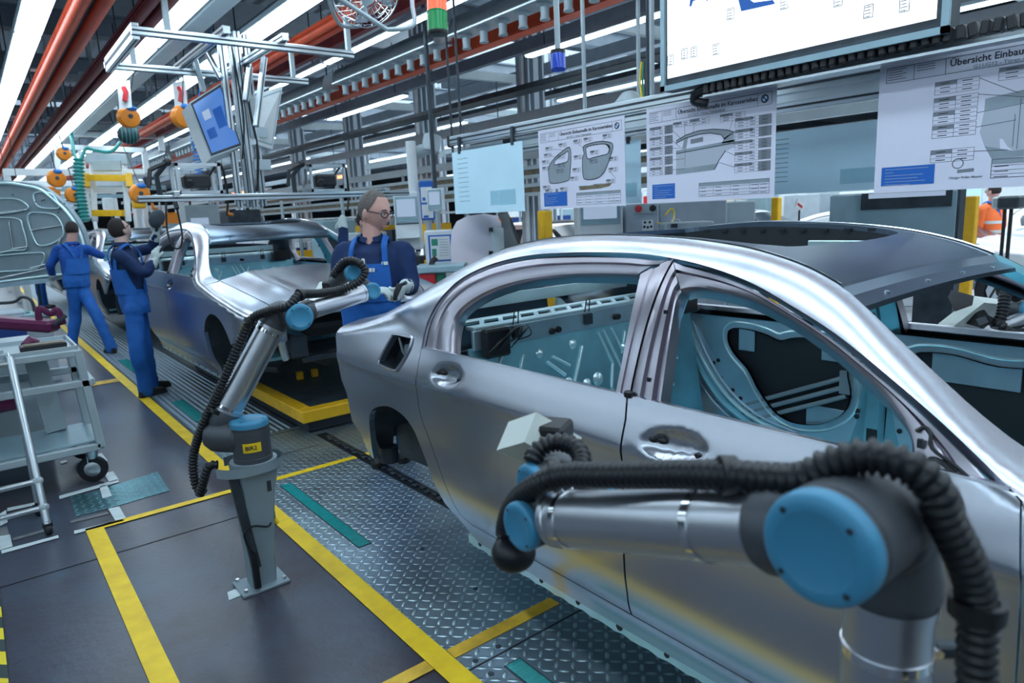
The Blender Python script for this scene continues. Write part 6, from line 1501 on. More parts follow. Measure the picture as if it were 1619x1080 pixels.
# poster with side view
t, P_, W_, H_ = poster('poster with a drawing of a rear car side, middle one of the three posters', 2.98, 2.085, 2.295, 1.71, PX)
ql, qf, qg = common(t, P_, W_, H_, (.05, .80, .25, .955), (.45, .82, .965, .955))
for k in range(5): mini_table(ql, qf, P_, .03, .20 + k * .105, .20, .085, 3, 3, True); mini_table(ql, qf, P_, .72, .24 + k * .105, .25, .085, 3, 3, True)
mini_table(ql, qf, P_, .235, .185, .14, .05, 2, 2); mini_table(ql, qf, P_, .375, .18, .15, .06, 2, 2); mini_table(ql, qf, P_, .61, .18, .18, .07, 3, 2)
for a, b in (((.23, .26), (.32, .38)), ((.23, .36), (.31, .46)), ((.23, .44), (.29, .45)), ((.23, .56), (.33, .56)), ((.23, .66), (.33, .66)), ((.33, .24), (.335, .33)), ((.41, .24), (.40, .32)), ((.70, .25), (.68, .34)), ((.72, .47), (.64, .44)), ((.72, .58), (.64, .52)), ((.72, .69), (.60, .63)), ((.335, .46), (.335, .64))): line(ql, P_, a, b)
q = MB(); rf = [(.26, .385), (.34, .33), (.45, .305), (.56, .31), (.66, .335), (.71, .37), (.70, .47), (.26, .50), (.26, .485)]
band_o = [(.26, .37), (.34, .325), (.45, .30), (.56, .305), (.66, .33), (.715, .36)]; band_i = [(.26, .395), (.34, .355), (.45, .335), (.54, .34), (.62, .37), (.645, .42)]
q.loft([[P_(u, v, .0006) for u, v in band_o], [P_(u, v, .0006) for u, v in band_i]]); poly_on(q, P_, ((.33, .35), (.36, .345), (.345, .46), (.31, .46))); poly_on(q, P_, ((.645, .40), (.71, .36), (.715, .45), (.62, .455))); poly_on(q, P_, ((.26, .47), (.72, .43), (.72, .47), (.26, .505)))
poly_on(q, P_, ((.26, .66), (.60, .64), (.57, .70), (.26, .715))); q.build('side_drawing_dark', 'draw_grey', t, smooth=0)
q = MB(); poly_on(q, P_, ((.26, .505), (.72, .47), (.72, .50), (.65, .53), (.60, .62), (.59, .64), (.26, .66))); q.build('side_drawing', 'draw_light', t, smooth=0)
q = MB(); poly_on(q, P_, ((.38, .375), (.48, .365), (.48, .41), (.38, .42)), .001); q.build('inset_photo', 'ink_grey', t, smooth=0)
q = MB()
for L_ in (band_o, band_i, [(.26, .50), (.72, .46)], [(.65, .53), (.60, .62), (.57, .70)]):
    for a, b in zip(L_, L_[1:]): line(q, lambda u, v, o=0: P_(u, v, .0012), a, b, .003)
q.build('side_outline', 'ink', t, smooth=0)
ql.build('table_lines', 'ink', t, smooth=0); qf.build('table_shading', 'ink_grey', t, smooth=0); qg.build('table_head', 'draw_grey', t, smooth=0)
# large poster at the right
t, P_, W_, H_ = poster('large poster cut by the right picture edge, with a rear car side drawing', 1.558, .48, 2.30, 1.706, PX)
ql, qf, qg = common(t, P_, W_, H_, (.03, .80, .245, .945), (.45, .80, .98, .93))
for v in (.205, .32, .42, .52, .70): mini_table(ql, qf, P_, .225, v, .16, .09, 3, 2)
mini_table(ql, qf, P_, .45, .175, .18, .085, 3, 2)
for a, b in (((.385, .22), (.52, .36)), ((.385, .33), (.56, .40)), ((.385, .46), (.62, .42)), ((.385, .56), (.52, .54)), ((.385, .73), (.50, .74)), ((.55, .26), (.57, .32)), ((.53, .40), (.53, .74)), ((.515, .50), (.515, .72))): line(ql, P_, a, b)
q = MB(); poly_on(q, P_, ((.41, .37), (.55, .34), (.66, .24), (.70, .22), (1, .22), (1, .27), (.70, .27), (.60, .36), (1, .32), (1, .36), (.41, .45))); poly_on(q, P_, ((.42, .70), (.52, .75), (1, .70), (1, .76), (.45, .80))); q.build('side_drawing_dark', 'draw_grey', t, smooth=0)
q = MB(); poly_on(q, P_, ((.41, .45), (1, .36), (1, .70), (.52, .75), (.50, .72), (.48, .66), (.47, .66), (.475, .73), (.42, .70), (.40, .60))); q.build('side_drawing', 'draw_light', t, smooth=0)
q = MB(); c = (.33, .81)
for a in np.linspace(0, 2 * math.pi, 16)[:-1]: line(q, P_, (c[0] + .02 * math.cos(a), c[1] + .035 * math.sin(a)), (c[0] + .02 * math.cos(a + .42), c[1] + .035 * math.sin(a + .42)), .003)
poly_on(q, P_, ((.33, .855), (.39, .85), (.39, .875), (.33, .88))); text_on(t, P_, .30, .92, 'Obriger Prüfer Messen', .014, 'ink_grey'); q.build('pictogram', 'ink_grey', t, smooth=0)
ql.build('table_lines', 'ink', t, smooth=0); qf.build('table_shading', 'ink_grey', t, smooth=0); qg.build('table_head', 'draw_grey', t, smooth=0)
# rails
t = thing('poster_rail', 'long aluminium profile rail holding the row of posters', 'rail', (3.53, 2.4, 2.35))
q = MB(); q.box((3.535, 2.6, 2.335), (.05, 5.3, .085), None, .006); q.build('rail_profile', 'aluminium', t)
q = MB(); q.box((3.508, 2.6, 2.345), (.004, 5.3, .014)); q.box((3.508, 2.6, 2.312), (.004, 5.3, .006)); q.each('rail_slot', 'dark_metal', t)
q = MB(); q.box((3.535, 5.265, 2.335), (.06, .03, .10), None, .004); q.build('rail_end_cap', 'black_plastic', t)
q = MB(); [q.cyl((3.54, y, 2.37), (3.54, y, 4.5), .011, n=8) for y in (5.1, 3.0, 0.0)]; q.each('rail_hanger', 'dark_metal', t)
t = thing('poster_rail', 'second aluminium rail with slots seen behind the posters', 'rail', (4.05, 2.4, 2.30))
q = MB(); q.box((4.05, 3.0, 2.36), (.05, 5.5, .08), None, .006); q.box((4.05, 3.0, 2.245), (.05, 5.5, .06), None, .006); q.each('rail_profile', 'aluminium', t)
q = MB(); q.box((4.022, 3.0, 2.36), (.004, 5.5, .014)); q.box((4.022, 3.0, 2.245), (.004, 5.5, .012)); q.each('rail_slot', 'dark_metal', t); q = MB(); [q.cyl((4.05, y, 2.3), (4.05, y, 4.5), .012, n=8) for y in (6.0, .0)]; q.each('rail_hanger', 'dark_metal', t); q = MB(); q.box((4.05, 3.0, 2.30), (.02, 5.5, .10)); q.build('rail_web', 'aluminium', t)
t = thing('roller_shaft', 'dark clamp shaft under the poster rail above the pale sheet', 'clamp', (3.6, 4.7, 2.27)); q = MB(); q.cyl((3.62, 5.2, 2.272), (3.62, 4.1, 2.272), .012, n=10); q.build('shaft', 'aluminium', t); q = MB(); q.cyl((3.60, 4.56, 2.268), (3.60, 4.46, 2.268), .028, n=14); q.build('clamp_knob', 'black_plastic', t); q = MB(); q.box((3.59, 5.1, 2.285), (.05, .04, .05)); q.build('shaft_bracket', 'aluminium', t)
# pale backs of further sheets
for (ya, yb, zt, zb, x, lb) in ((4.88, 4.20, 2.235, 1.70, 3.42 + .08, 'large pale blue sheet seen from behind, left of the two door poster'), (3.90, 3.54, 2.19, 1.72, 4.09, 'pale blue sheet seen from behind in the gap between left and middle poster'), (2.60, 1.54, 2.11, 1.73, 4.09, 'pale blue sheet seen from behind, right of the middle poster'), (1.50, .86, 2.19, 1.74, 4.09, 'pale blue sheet seen from behind, left of the large poster')):
    if x < 4: ya, yb = 5.20, 4.22
    t = thing('hanging_sheet', lb, 'sheet', (x, ya, zt), 0, 'pale sheets seen from behind'); q = MB(); q.box((x, (ya + yb) / 2, (zt + zb) / 2), (.003, ya - yb, zt - zb)); q.build('sheet', 'paper_back', t, smooth=0)
    q = MB(); q.box((x - .0022, ya - (ya - yb) * .72, zb + (zt - zb) * .22), (.0008, (ya - yb) * .34, (zt - zb) * .22)); q.build('show_through', 'clear_sheet', t, smooth=0)
    q = MB()
    for k in range(10): q.box((x - .0022, ya - (ya - yb) * .16, zt - (zt - zb) * (.12 + k * .075)), (.0008, (ya - yb) * .16, .006))
    q.build('faint_print', 'cool_grey_paint', t, smooth=0)
    q = MB(); q.box((x, ya - .12, zt + .05), (.02, .03, .14)); q.box((x, yb + .12, zt + .05), (.02, .03, .14)); q.each('sheet_clip', 'dark_metal', t)
# big screen
BX = 3.32; s0 = onx(1045, 148, BX); s1 = onx(1500, 45, BX); yL, yR = s0.y, s1.y; zB = 2.345; zT = 3.12
t = thing('large_screen', 'large bright white screen with blue drawing at the top edge', 'screen', (BX, (yL + yR) / 2, zB))
q = MB(); q.box((BX + .06, (yL + yR) / 2, (zB + zT) / 2), (.10, yL - yR, zT - zB), None, .008); q.build('screen_case', 'dark_metal', t)
q = MB(); [q.box((BX + .005, (yL + yR) / 2, z), (.02, yL - yR, .03)) for z in (zB + .015, zT - .015)]; [q.box((BX + .005, y, (zB + zT) / 2), (.02, .03, zT - zB)) for y in (yL - .015, yR + .015)]; q.build('screen_bezel', 'cool_grey_paint', t)
q = MB(); q.box((BX - .001, (yL + yR) / 2, (zB + zT) / 2 + .012), (.004, yL - yR - .10, zT - zB - .11)); q.build('screen', 'screen_white', t, smooth=0)
Q_ = lambda u, v, o=.004: Vector((BX - o, yL - .05 - (yL - yR - .10) * u, zT - .055 - (zT - zB - .11) * v))
def scr(px, py):
    p = onx(px, py, BX - .004); return ((yL - .05 - p.y) / (yL - yR - .10), (zT - .055 - p.z) / (zT - zB - .11))
ql = MB()
for (px, py) in ((1082, 85), (1097, 82), (1132, 78), (1155, 22), (1240, 5), (1325, 0), (1373, 18), (1430, 8), (1060, 95)):
    u, v = scr(px, py); rectl(ql, Q_, u - .014, v - .04, u + .014, v + .04, .002)
    for k in range(4): line(ql, Q_, (u - .012, v - .028 + k * .02), (u + .010 - .004 * (k % 2), v - .028 + k * .02), .002)
    line(ql, Q_, (u, v - .04), (u, v + .04), .0008)
ql.each('screen_table', 'ink', t, smooth=0)
q = MB(); pts = [scr(*p) for p in ((1166, -6), (1172, 18), (1190, 14), (1226, 6), (1222, 0), (1192, 4), (1176, -8))]
poly_on(q, Q_, pts, .005); pts = [scr(*p) for p in ((1092, -6), (1090, 10), (1093, 11), (1096, 2), (1108, -2), (1120, 2), (1118, -8))]; poly_on(q, Q_, pts, .005); q.each('screen_drawing', 'label_blue', t, smooth=0)
q = MB(); [q.box((BX + .14, y, 3.6), (.05, .05, 1.8)) for y in (yL - .5, yR + .3)]; q.each('screen_bracket', 'aluminium', t)
# energy chain under the screen
t = thing('energy_chain', 'black energy chain running below the large screen', 'cable chain', (3.36, 1.6, 2.30)); q = MB(); n_ = 46
for i in range(n_):
    a = i / (n_ - 1); y = 2.42 - a * 2.0; z = 2.322 + .020 * math.sin(a * 2.6) ; q.box((3.36, y, z), (.05, .034, .058), Matrix.Rotation(.18 * math.sin(i * 1.7), 3, 'X'), .006)
q.build('chain_links', 'black_plastic', t); q = MB(); q.sweep(spline([(3.36, 2.42, 2.32), (3.37, 2.50, 2.31), (3.38, 2.52, 2.27), (3.42, 2.46, 2.25)], 6), .026, 8); q.build('chain_end', 'black_rubber', t)
q = MB(); q.box((3.40, 1.4, 2.285), (.09, 2.1, .012)); q.build('chain_tray', 'aluminium', t)
t = thing('screen_column', 'dark steel hanger column right of the large screen', 'column', (4.3, 1.62, 2.45)); c0 = onx(1530, 60, 4.3); q = MB(); q.box((4.3, 1.62, 3.55), (.12, .16, 2.2)); q.build('column', 'dark_metal', t)
t = thing('cable_bundle', 'yellow and green cables beside a grey pipe cap, left of the large screen', 'cable', tuple(at(1020, 130, 4.6)))
for k, mt in enumerate(('yellow_tape', 'green_plastic', 'black_rubber')): q = MB(); q.sweep(spline([at(1014 + 3 * k, 98, 4.6), at(1012 + 4 * k, 130, 4.6), at(1017 + 3 * k, 166, 4.6)], 6), .007, 6); q.build('cable', mt, t)
q = MB(); q.lathe(at(995, 168, 4.7), (0, 0, 1), [(0, .10), (.03, .10), (.09, .05), (.10, .02), (.10, 0)], 20); q.build('pipe_cap', 'light_grey_paint', t); q = MB(); c = at(1030, 120, 4.66); q.box((c.x, c.y, 3.5), (.03, .03, 2.2)); q.build('cable_post', 'light_grey_paint', t)
for px, y0_ in ((922, 40), (1009, 0)):
    a = at(px, 60, 5.2); MBq = MB(); MBq.cyl((a.x, a.y, 2.3), (a.x, a.y, 4.5), .016, n=10); tag(MBq.build('hanging_pole', 'light_grey_paint'), 'thin grey pole hanging behind the posters, ' + ('right of the blue lamp' if px < 1000 else 'left of the large screen'), 'pole')

# ------------------------------------------------------------------ terminals and machines beyond the car
def front_box(name, label, cat, px0, py0, px1, py1, depth, thick, mt, to_floor=False, grp=None, nm='cabinet'):
    """upright box whose near face spans the given view of its own real position, standing on the floor if asked"""
    a = at(px0, py0, depth); b = at(px1, py1, depth); yaw = 0; x0, x1 = min(a.x, b.x), max(a.x, b.x); c = at((px0 + px1) / 2, (py0 + py1) / 2, depth)
    rt = Vector((ray(px1, py1) - ray(px0, py1))); rt.z = 0; w_ = rt.length * depth; rt.normalize(); fw = Vector((-rt.y, rt.x, 0)); zt = c.z + abs((at(px0, py0, depth) - at(px0, py1, depth)).z) / 2; zb = 0 if to_floor else c.z - abs((at(px0, py0, depth) - at(px0, py1, depth)).z) / 2
    R = Matrix((rt, fw, Vector((0, 0, 1)))).transposed(); cc = Vector((c.x, c.y, (zt + zb) / 2)) + fw * thick / 2
    t = thing(name, label, cat, (cc.x, cc.y, zb), 0, grp); q = MB(); q.box(cc, (w_, thick, zt - zb), R, .012); q.build(nm, mt, t)
    def face(u, v, o=.002): return Vector((c.x, c.y, 0)) + rt * (u - .5) * w_ + Vector((0, 0, zt - (c.z * 2 - zt * 2 + 2 * (zt - c.z) if False else 1) * 0 - v * (zt - zb))) - fw * o
    def hf(u, v, o=.002):   # v measured on the visible part
        h = abs((at(px0, py0, depth) - at(px0, py1, depth)).z); return Vector((c.x, c.y, 0)) + rt * (u - .5) * w_ + Vector((0, 0, zt - v * h)) - fw * o
    return t, hf, -fw, R
def panel(t, hf, n, u0, v0, u1, v1, mt, nm, th=.006, o=.0): q = MB(); q.prism([hf(u0, v0, o), hf(u1, v0, o), hf(u1, v1, o), hf(u0, v1, o)], n * th); return q.build(nm, mt, t, smooth=0)
t, hf, n, R = front_box('terminal', 'pale grey operator terminal with grey screen right of the person with glasses', 'terminal', 624, 304, 664, 396, 7.5, .18, 'white_paint')
panel(t, hf, n, .05, .08, .95, .52, 'cool_grey_paint', 'screen_bezel'); panel(t, hf, n, .12, .12, .86, .42, 'screen_pale', 'screen', .004, .006); panel(t, hf, n, .05, .53, .95, .55, 'dark_metal', 'keyboard_slot')
q = MB(); c = hf(.5, .78); q.box(c + n * .06, (.24, .12, .012), R, .003); q.build('keyboard_tray', 'white_paint', t)
q = MB(); c = hf(.8, .0) - n * .08; q.cyl(c + Vector((0, 0, -.05)), Vector((c.x, c.y, 2.50)), .055, n=20); q.build('support_arm', 'white_paint', t); q = MB(); e = at(648, 246, 7.6); q.cyl(e, at(682, 232, 7.6), .07, n=18); q.cyl(at(680, 240, 7.6), at(684, 215, 7.6), .10, n=18); q.build('arm_elbow', 'light_grey_paint', t)
q = MB(); q.box(Vector((c.x, c.y, .55)), (.22, .22, 1.1), R, .01); q.build('pedestal', 'light_grey_paint', t)
t, hf, n, R = front_box('terminal', 'smaller tablet terminal just left of the big pale sheet', 'terminal', 675, 298, 702, 334, 7.1, .10, 'white_paint'); panel(t, hf, n, .05, .05, .85, .92, 'cool_grey_paint', 'screen_bezel'); panel(t, hf, n, .12, .15, .75, .72, 'screen_pale', 'screen', .004, .006)
q = MB(); c = hf(.5, 0) - n * .05; q.cyl(c, Vector((c.x, c.y, 3.9)), .022, n=12); q.build('support_pole', 'dark_metal', t)
t, hf, n, R = front_box('notice_board', 'narrow blue and white notice board behind the tablet terminal', 'board', 664, 286, 686, 348, 7.4, .03, 'label_blue', nm='board'); panel(t, hf, n, .1, .16, .9, .55, 'white_paint', 'notice'); panel(t, hf, n, .1, .60, .9, .95, 'white_paint', 'notice'); panel(t, hf, n, .2, .42, .4, .50, 'label_blue', 'notice_mark', .003, .006); panel(t, hf, n, .2, .88, .55, .94, 'label_blue', 'notice_mark', .003, .006)
q = MB(); c = hf(.5, .9) - n * .05; q.box((c.x, c.y, c.z / 2), (.05, .05, c.z)); q.build('board_post', 'aluminium', t)
t, hf, n, R = front_box('control_cabinet', 'light grey cabinet with a framed blue edged notice, behind the car tail', 'cabinet', 672, 364, 722, 424, 7.2, .30, 'white_paint', True); panel(t, hf, n, .12, .12, .86, .82, 'label_blue', 'notice_frame'); panel(t, hf, n, .18, .16, .80, .78, 'white_paint', 'notice', .004, .006)
for (u0, v0, u1, v1) in ((.22, .22, .42, .40), (.22, .48, .36, .68)): panel(t, hf, n, u0, v0, u1, v1, 'green_plastic', 'notice_picture', .003, .010)
for k in range(7): panel(t, hf, n, .46, .24 + k * .07, .74, .25 + k * .07, 'ink_grey', 'notice_line', .003, .010)
t, hf, n, R = front_box('workbench', 'grey steel workbench behind the car tail', 'workbench', 655, 420, 735, 432, 6.6, .40, 'cool_grey_paint', nm='worktop')
c = hf(.5, 0)
for u in (.05, .95):
    for dd in (.05, .45):
        p = hf(u, 1) - n * dd; MB().box((p.x, p.y, (p.z) / 2), (.04, .04, p.z)).build('leg', 'light_grey_paint', t)
p = hf(.5, 1) - n * .25; q = MB(); q.box((p.x, p.y, .62), (.46, .36, .02), R); q.build('lower_shelf', 'light_grey_paint', t)
tb = thing('storage_bin', 'red storage bin under the grey workbench', 'bin', (0, 0, 0)); p = at(674, 441, 6.75); tb.location = (p.x, p.y, p.z - .06); q = MB(); q.box(p, (.20, .2, .12), R, .01); q.build('bin_body', 'red_plastic', tb)
tb = thing('storage_bin', 'green storage bin under the grey workbench', 'bin', (0, 0, 0)); p = at(697, 437, 6.8); tb.location = (p.x, p.y, p.z - .05); q = MB(); q.box(p, (.09, .2, .12), R, .01); q.build('bin_body', 'green_plastic', tb)
p = at(683, 414, 6.8); t = thing('hand_scanner', 'black scanner standing on the grey workbench', 'tool', tuple(p)); q = MB(); q.sweep([p + Vector((0, 0, -.03)), p, p + Vector((.04, -.02, .04))], [.035, .028, .03], 10); q.build('scanner_body', 'black_plastic', t)
# brushed steel machine hood
t = thing('machine_hood', 'large brushed steel machine hood behind the roof of the front car', 'machine', tuple(at(765, 400, 6.4))); dd_ = 7.0
q = MB(); prof_ = [(714, 420), (712, 390), (714, 365), (722, 350), (740, 341), (765, 338), (785, 341), (792, 352), (796, 375), (797, 420)]
f_ = [at(a, b, dd_) for a, b in prof_]; ext = Vector(ray(790, 380)).normalized(); q.prism(f_, Vector((.6, .8, 0)) * .35); q.build('hood_shell', 'body_steel_mauve', t, smooth=40)
q = MB(); q.prism([at(796, 420, 7.05), at(793, 350, 7.05), at(786, 338, 7.1), at(803, 336, 7.4), at(815, 360, 7.4), at(823, 395, 7.4), at(822, 420, 7.4)], Vector((.6, .8, 0)) * .3); q.build('hood_side', 'dark_metal', t, smooth=30)
q = MB(); q.prism([at(776, 360, 6.97), at(793, 360, 6.97), at(795, 405, 6.97), at(777, 405, 6.97)], Vector((.0, -.03, 0))); q.build('hood_door', 'light_grey_paint', t, smooth=0); q = MB(); [q.box(at(776, y, 6.94), (.03, .03, .04)) for y in (363, 400)]; q.each('door_hinge', 'black_plastic', t)
q = MB(); c = at(765, 420, 7.3); q.box((c.x, c.y, c.z / 2), (.55, .4, c.z)); q.build('machine_base', 'light_grey_paint', t)
# console with lilac screen and grey cabinets
t, hf, n, R = front_box('terminal', 'pale console with lilac screen below the two door poster', 'terminal', 914, 322, 985, 368, 5.6, .4, 'white_paint', True); panel(t, hf, n, .06, .08, .94, .72, 'cool_grey_paint', 'screen_bezel'); panel(t, hf, n, .12, .02, .86, .52, 'screen_pale', 'screen', .004, .006)
t, hf, n, R = front_box('control_cabinet', 'grey cabinet with red button and white sockets under the poster gap', 'cabinet', 988, 322, 1042, 366, 5.7, .4, 'column_grey', True); panel(t, hf, n, .28, .02, .90, .36, 'light_grey_paint', 'button_plate', .02)
q = MB(); c = hf(.38, .18, .02); q.lathe(c, n, [(0, .03), (.03, .028), (.035, 0)], 16); q.build('red_button', 'red_plastic', t); q = MB(); c = hf(.80, .18, .02); q.lathe(c, n, [(0, .028), (.02, .026), (.025, 0)], 16); q.build('rotary_switch', 'black_plastic', t)
panel(t, hf, n, .50, .60, .82, .98, 'white_paint', 'socket_plate', .012)
for u, v in ((.58, .68), (.72, .68), (.56, .84), (.66, .86), (.76, .84)): q = MB(); c = hf(u, v, .012); q.lathe(c, n, [(0, .011), (.004, .010), (.004, 0)], 12); q.build('socket', 'black_plastic', t)
t, hf, n, R = front_box('steel_cabinet', 'plain grey brown steel cabinet below the middle poster', 'cabinet', 1042, 318, 1149, 420, 5.8, .5, 'column_grey', True)
t, hf, n, R = front_box('steel_cabinet', 'narrow light grey steel cabinet at the right end of the middle poster', 'cabinet', 1150, 318, 1194, 420, 6.35, .5, 'light_grey_paint', True)
p = at(1085, 357, 5.3); t = thing('tool_case', 'light grey case with wire handle, on top behind the car roof', 'case', tuple(p)); q = MB(); q.box(p, (.38, .2, .06), R, .01); q.build('case_body', 'light_grey_paint', t); q = MB(); q.sweep([at(1060, 352, 5.28), at(1062, 347, 5.28), at(1074, 347, 5.28), at(1076, 352, 5.28)], .005, 6); q.build('case_handle', 'white_paint', t); q = MB(); q.box(at(1066, 357, 5.18), (.05, .004, .03), R); q.build('case_label', 'ink', t); q = MB(); q.box((p.x, p.y + .06, (p.z - .03) / 2), (.40, .2, p.z - .03)); q.build('case_stand', 'column_grey', t)
q = MB(); q.sweep(spline([at(1052, 340, 5.5), at(1062, 330, 5.5), at(1066, 340, 5.5), at(1060, 352, 5.4), at(1040, 353, 5.5)], 6), .007, 6); tag(q.build('loose_cable', 'yellow_tape'), 'loose pale yellow cable looping at the grey cabinet', 'cable')
# tall blue cabinet with a dark screen
t, hf, n, R = front_box('terminal', 'tall blue grey cabinet with dark screen edge below the large poster', 'terminal', 1350, 303, 1512, 412, 4.9, .4, 'cool_grey_paint', False); panel(t, hf, n, .06, .0, .93, .24, 'dark_metal', 'screen_bezel', .012); panel(t, hf, n, .12, .01, .86, .08, 'screen_pale', 'screen', .004, .012); panel(t, hf, n, .10, .14, .20, .19, 'ink', 'brand_plate', .004, .012); p0 = at(1412, 412, 4.95); q = MB(); q.box((p0.x, p0.y + .15, p0.z / 2), (.30, .3, p0.z), R, .01); q.build('pedestal', 'light_grey_paint', t)
q = MB(); c = at(1521, 335, 5.5); q.box((c.x, c.y + .15, .95), (.12, .3, 1.9)); t2 = thing('steel_column', 'dark grey column right beside the blue grey cabinet', 'column', (c.x, c.y, 0)); q.build('column', 'dark_metal', t2)
for i, (px, w_, y0_, y1_, dp, lb) in enumerate(((861, .11, 333, 384, 6.6, 'yellow guard post left of the lilac screen console'), (1228, .10, 312, 350, 9.0, 'yellow guard post right of the narrow grey cabinet'), (1537, .11, 310, 382, 6.9, 'yellow guard post beside the person in the orange vest'))):
    a = at(px, y0_, dp); t = thing('guard_post', lb, 'post', (a.x, a.y, 0), 0, 'yellow guard posts'); q = MB(); q.box((a.x, a.y, a.z / 2), (w_, w_, a.z), None, .01); q.build('post', 'yellow_paint', t); q = MB(); q.box((a.x, a.y, .01), (w_ * 2.2, w_ * 2.2, .02), None, .004); q.build('post_foot', 'yellow_paint', t)
a = onz(1530, 442, .0); t = thing('guard_post', 'low yellow post foot with black base seen through the windscreen opening', 'post', (a.x, a.y, 0), 0, 'yellow guard posts'); q = MB(); q.box((a.x, a.y, .18), (.16, .16, .36), None, .01); q.build('post', 'yellow_paint', t); q = MB(); q.lathe((a.x, a.y, .08), (0, 0, 1), [(0, 0), (0, .14), (.10, .14), (.10, 0)], 18); q.build('post_collar', 'black_rubber', t); q = MB(); q.box((a.x, a.y, .04), (.30, .30, .08), None, .01); q.build('post_foot', 'yellow_paint', t)
# robot with white sensor box beyond the windscreen
t = thing('sensor_box', 'white sensor box seen through the windscreen opening of the front car', 'sensor', tuple(at(1530, 500, 3.1)), 0, 'white measuring sensor boxes')
b0 = at(1483, 512, 3.1); hollow_box(t, b0, at(1540, 468, 3.1) - b0, at(1497, 524, 3.0) - b0, at(1525, 515, 3.25) - at(1483, 512, 3.1), .08)
q = MB(); q.prism([at(1540, 468, 3.1), at(1570, 508, 3.0), at(1555, 520, 2.98), at(1535, 480, 3.05)], (.02, .1, .02)); q.build('camera_module', 'black_plastic', t)
q = MB(); q.prism([at(1541, 505, 2.97), at(1556, 500, 2.99), at(1561, 509, 2.98), at(1546, 515, 2.96)], (-.003, -.006, 0)); q.build('sensor_window', 'window_dark', t)
t = thing('robot_arm_far', 'robot arm with steel tube and black hose beyond the windscreen opening', 'robot arm', tuple(at(1600, 505, 3.1)), 0, 'jointed robot arms')
tube_part(t, at(1585, 517, 3.1), at(1660, 488, 3.1), .035); housing(t, at(1606, 490, 3.15), (-.3, -.9, .1), .045, .09, 1, True)
q = MB(); corrugated(q, [at(a, b, d) for a, b, d in ((1575, 520, 3.0), (1585, 495, 3.0), (1590, 465, 3.02), (1600, 460, 3.05), (1607, 470, 3.1))], .022, .016, 12); corrugated(q, [at(a, b, d) for a, b, d in ((1575, 508, 3.0), (1588, 520, 2.98), (1600, 528, 3.0), (1640, 525, 3.1))], .022, .016, 12); q.each('cable_hose', 'black_rubber', t, smooth=60)
q = MB(); q.sweep([at(1560, 505, 3.02), at(1585, 517, 3.06), at(1600, 530, 3.1)], .02, 8); q.build('tool_bracket', 'dark_metal', t)
q = MB(); c = at(1665, 486, 3.1); q.cyl(c, (c.x + .0, c.y, 0), .07, n=20); q.build('robot_column', 'robot_grey', t)
t.name = 'robot'
# floor lines and rails of the next aisle
for a, b, w_, mt, lb in (((1380, 483), (1640, 490), .05, 'dark_metal', 'dark floor rail of the next aisle, upper one'), ((1380, 507), (1640, 512), .05, 'dark_metal', 'dark floor rail of the next aisle, lower one')):
    p, q_ = onz(*a, 0), onz(*b, 0); s_ = (q_ - p).normalized().cross(Vector((0, 0, 1))) * w_; tag(strip('floor_rail', [(p.x, p.y), (q_.x, q_.y), (q_.x + s_.x, q_.y + s_.y), (p.x + s_.x, p.y + s_.y)], .004, mt), lb, 'rail')
for a, b, w_, lb in (((1440, 432), (1520, 408), .06, 'yellow floor line in the next aisle, left of the post foot'), ((1540, 408), (1650, 404), .06, 'yellow floor line in the next aisle, right of the post foot'), ((1380, 538), (1660, 552), .05, 'yellow floor line in the next aisle, nearest one')):
    p, q_ = onz(*a, 0), onz(*b, 0); s_ = (q_ - p).normalized().cross(Vector((0, 0, 1))) * w_; tag(strip('floor_line', [(p.x, p.y), (q_.x, q_.y), (q_.x + s_.x, q_.y + s_.y), (p.x + s_.x, p.y + s_.y)], .0055, 'yellow_tape'), lb, 'tape')
q = MB(); q.quad((4.3, -6, .0015), (15, -6, .0015), (15, 50, .0015), (4.3, 50, .0015)); tag(q.build('aisle_coating', 'light_aisle', smooth=0), 'pale grey coated floor of the aisles beyond the front car', 'floor coating')
# person in orange vest, seen from behind
a = at(1566, 362, 10.4); pv, up_ = standing('person in orange safety vest with grey stripes and dark trousers, at the right picture edge', a.x, a.y, (.3, .9, 0), shirt='vest_orange')
r, f, u = axes((.3, .9, 0))
q = MB(); rings(q, [(up_(.0), .205, .155), (up_(.15), .205, .155), (up_(.40), .215, .150), (up_(.50), .16, .11)], r, f); q.build('safety_vest', 'vest_orange', pv, smooth=60)
for z in (.10, .24): q = MB(); rings(q, [(up_(z), .210, .160), (up_(z + .045), .210, .160)], r, f); q.build('reflective_stripe', 'reflective', pv, smooth=60)

# ------------------------------------------------------------------ left side: bonnet panel, trolley, tube rack
# bonnet shown from its ribbed inside, carried upright
DP = 10.9
def bp(px, py, o=0.0): 
    k = (px + 60) / 190.; return at(px, py, DP + .55 * (1 - k) * 0 + .25 * (py - 285) / 175 + o)
t = thing('bonnet_panel', 'grey car bonnet standing upright at the left edge, ribbed inner side showing', 'bonnet', tuple(bp(20, 450)))
out = cat2([(-95, 292), (-40, 287), (0, 285), (40, 289), (66, 295), (90, 312), (110, 332), (126, 355), (135, 378), (138, 400), (132, 425), (118, 438), (95, 442), (40, 449), (0, 455), (-60, 462), (-110, 462), (-115, 380)], 5, True)
q = MB(); q.prism([bp(a, b, .03) for a, b in out], Vector((.12, .05, 0)) * .5); q.build('panel_skin', 'post_grey', t, smooth=30)
def loopbit(pts, r, nm, mt, o=-.01, closed=True): q = MB(); L_ = [bp(a, b, o) for a, b in cat2(pts, 5, closed)]; L_ = L_ + L_[:1] if closed else L_; q.sweep(L_, r, 8); q.build(nm, mt, t, smooth=60)
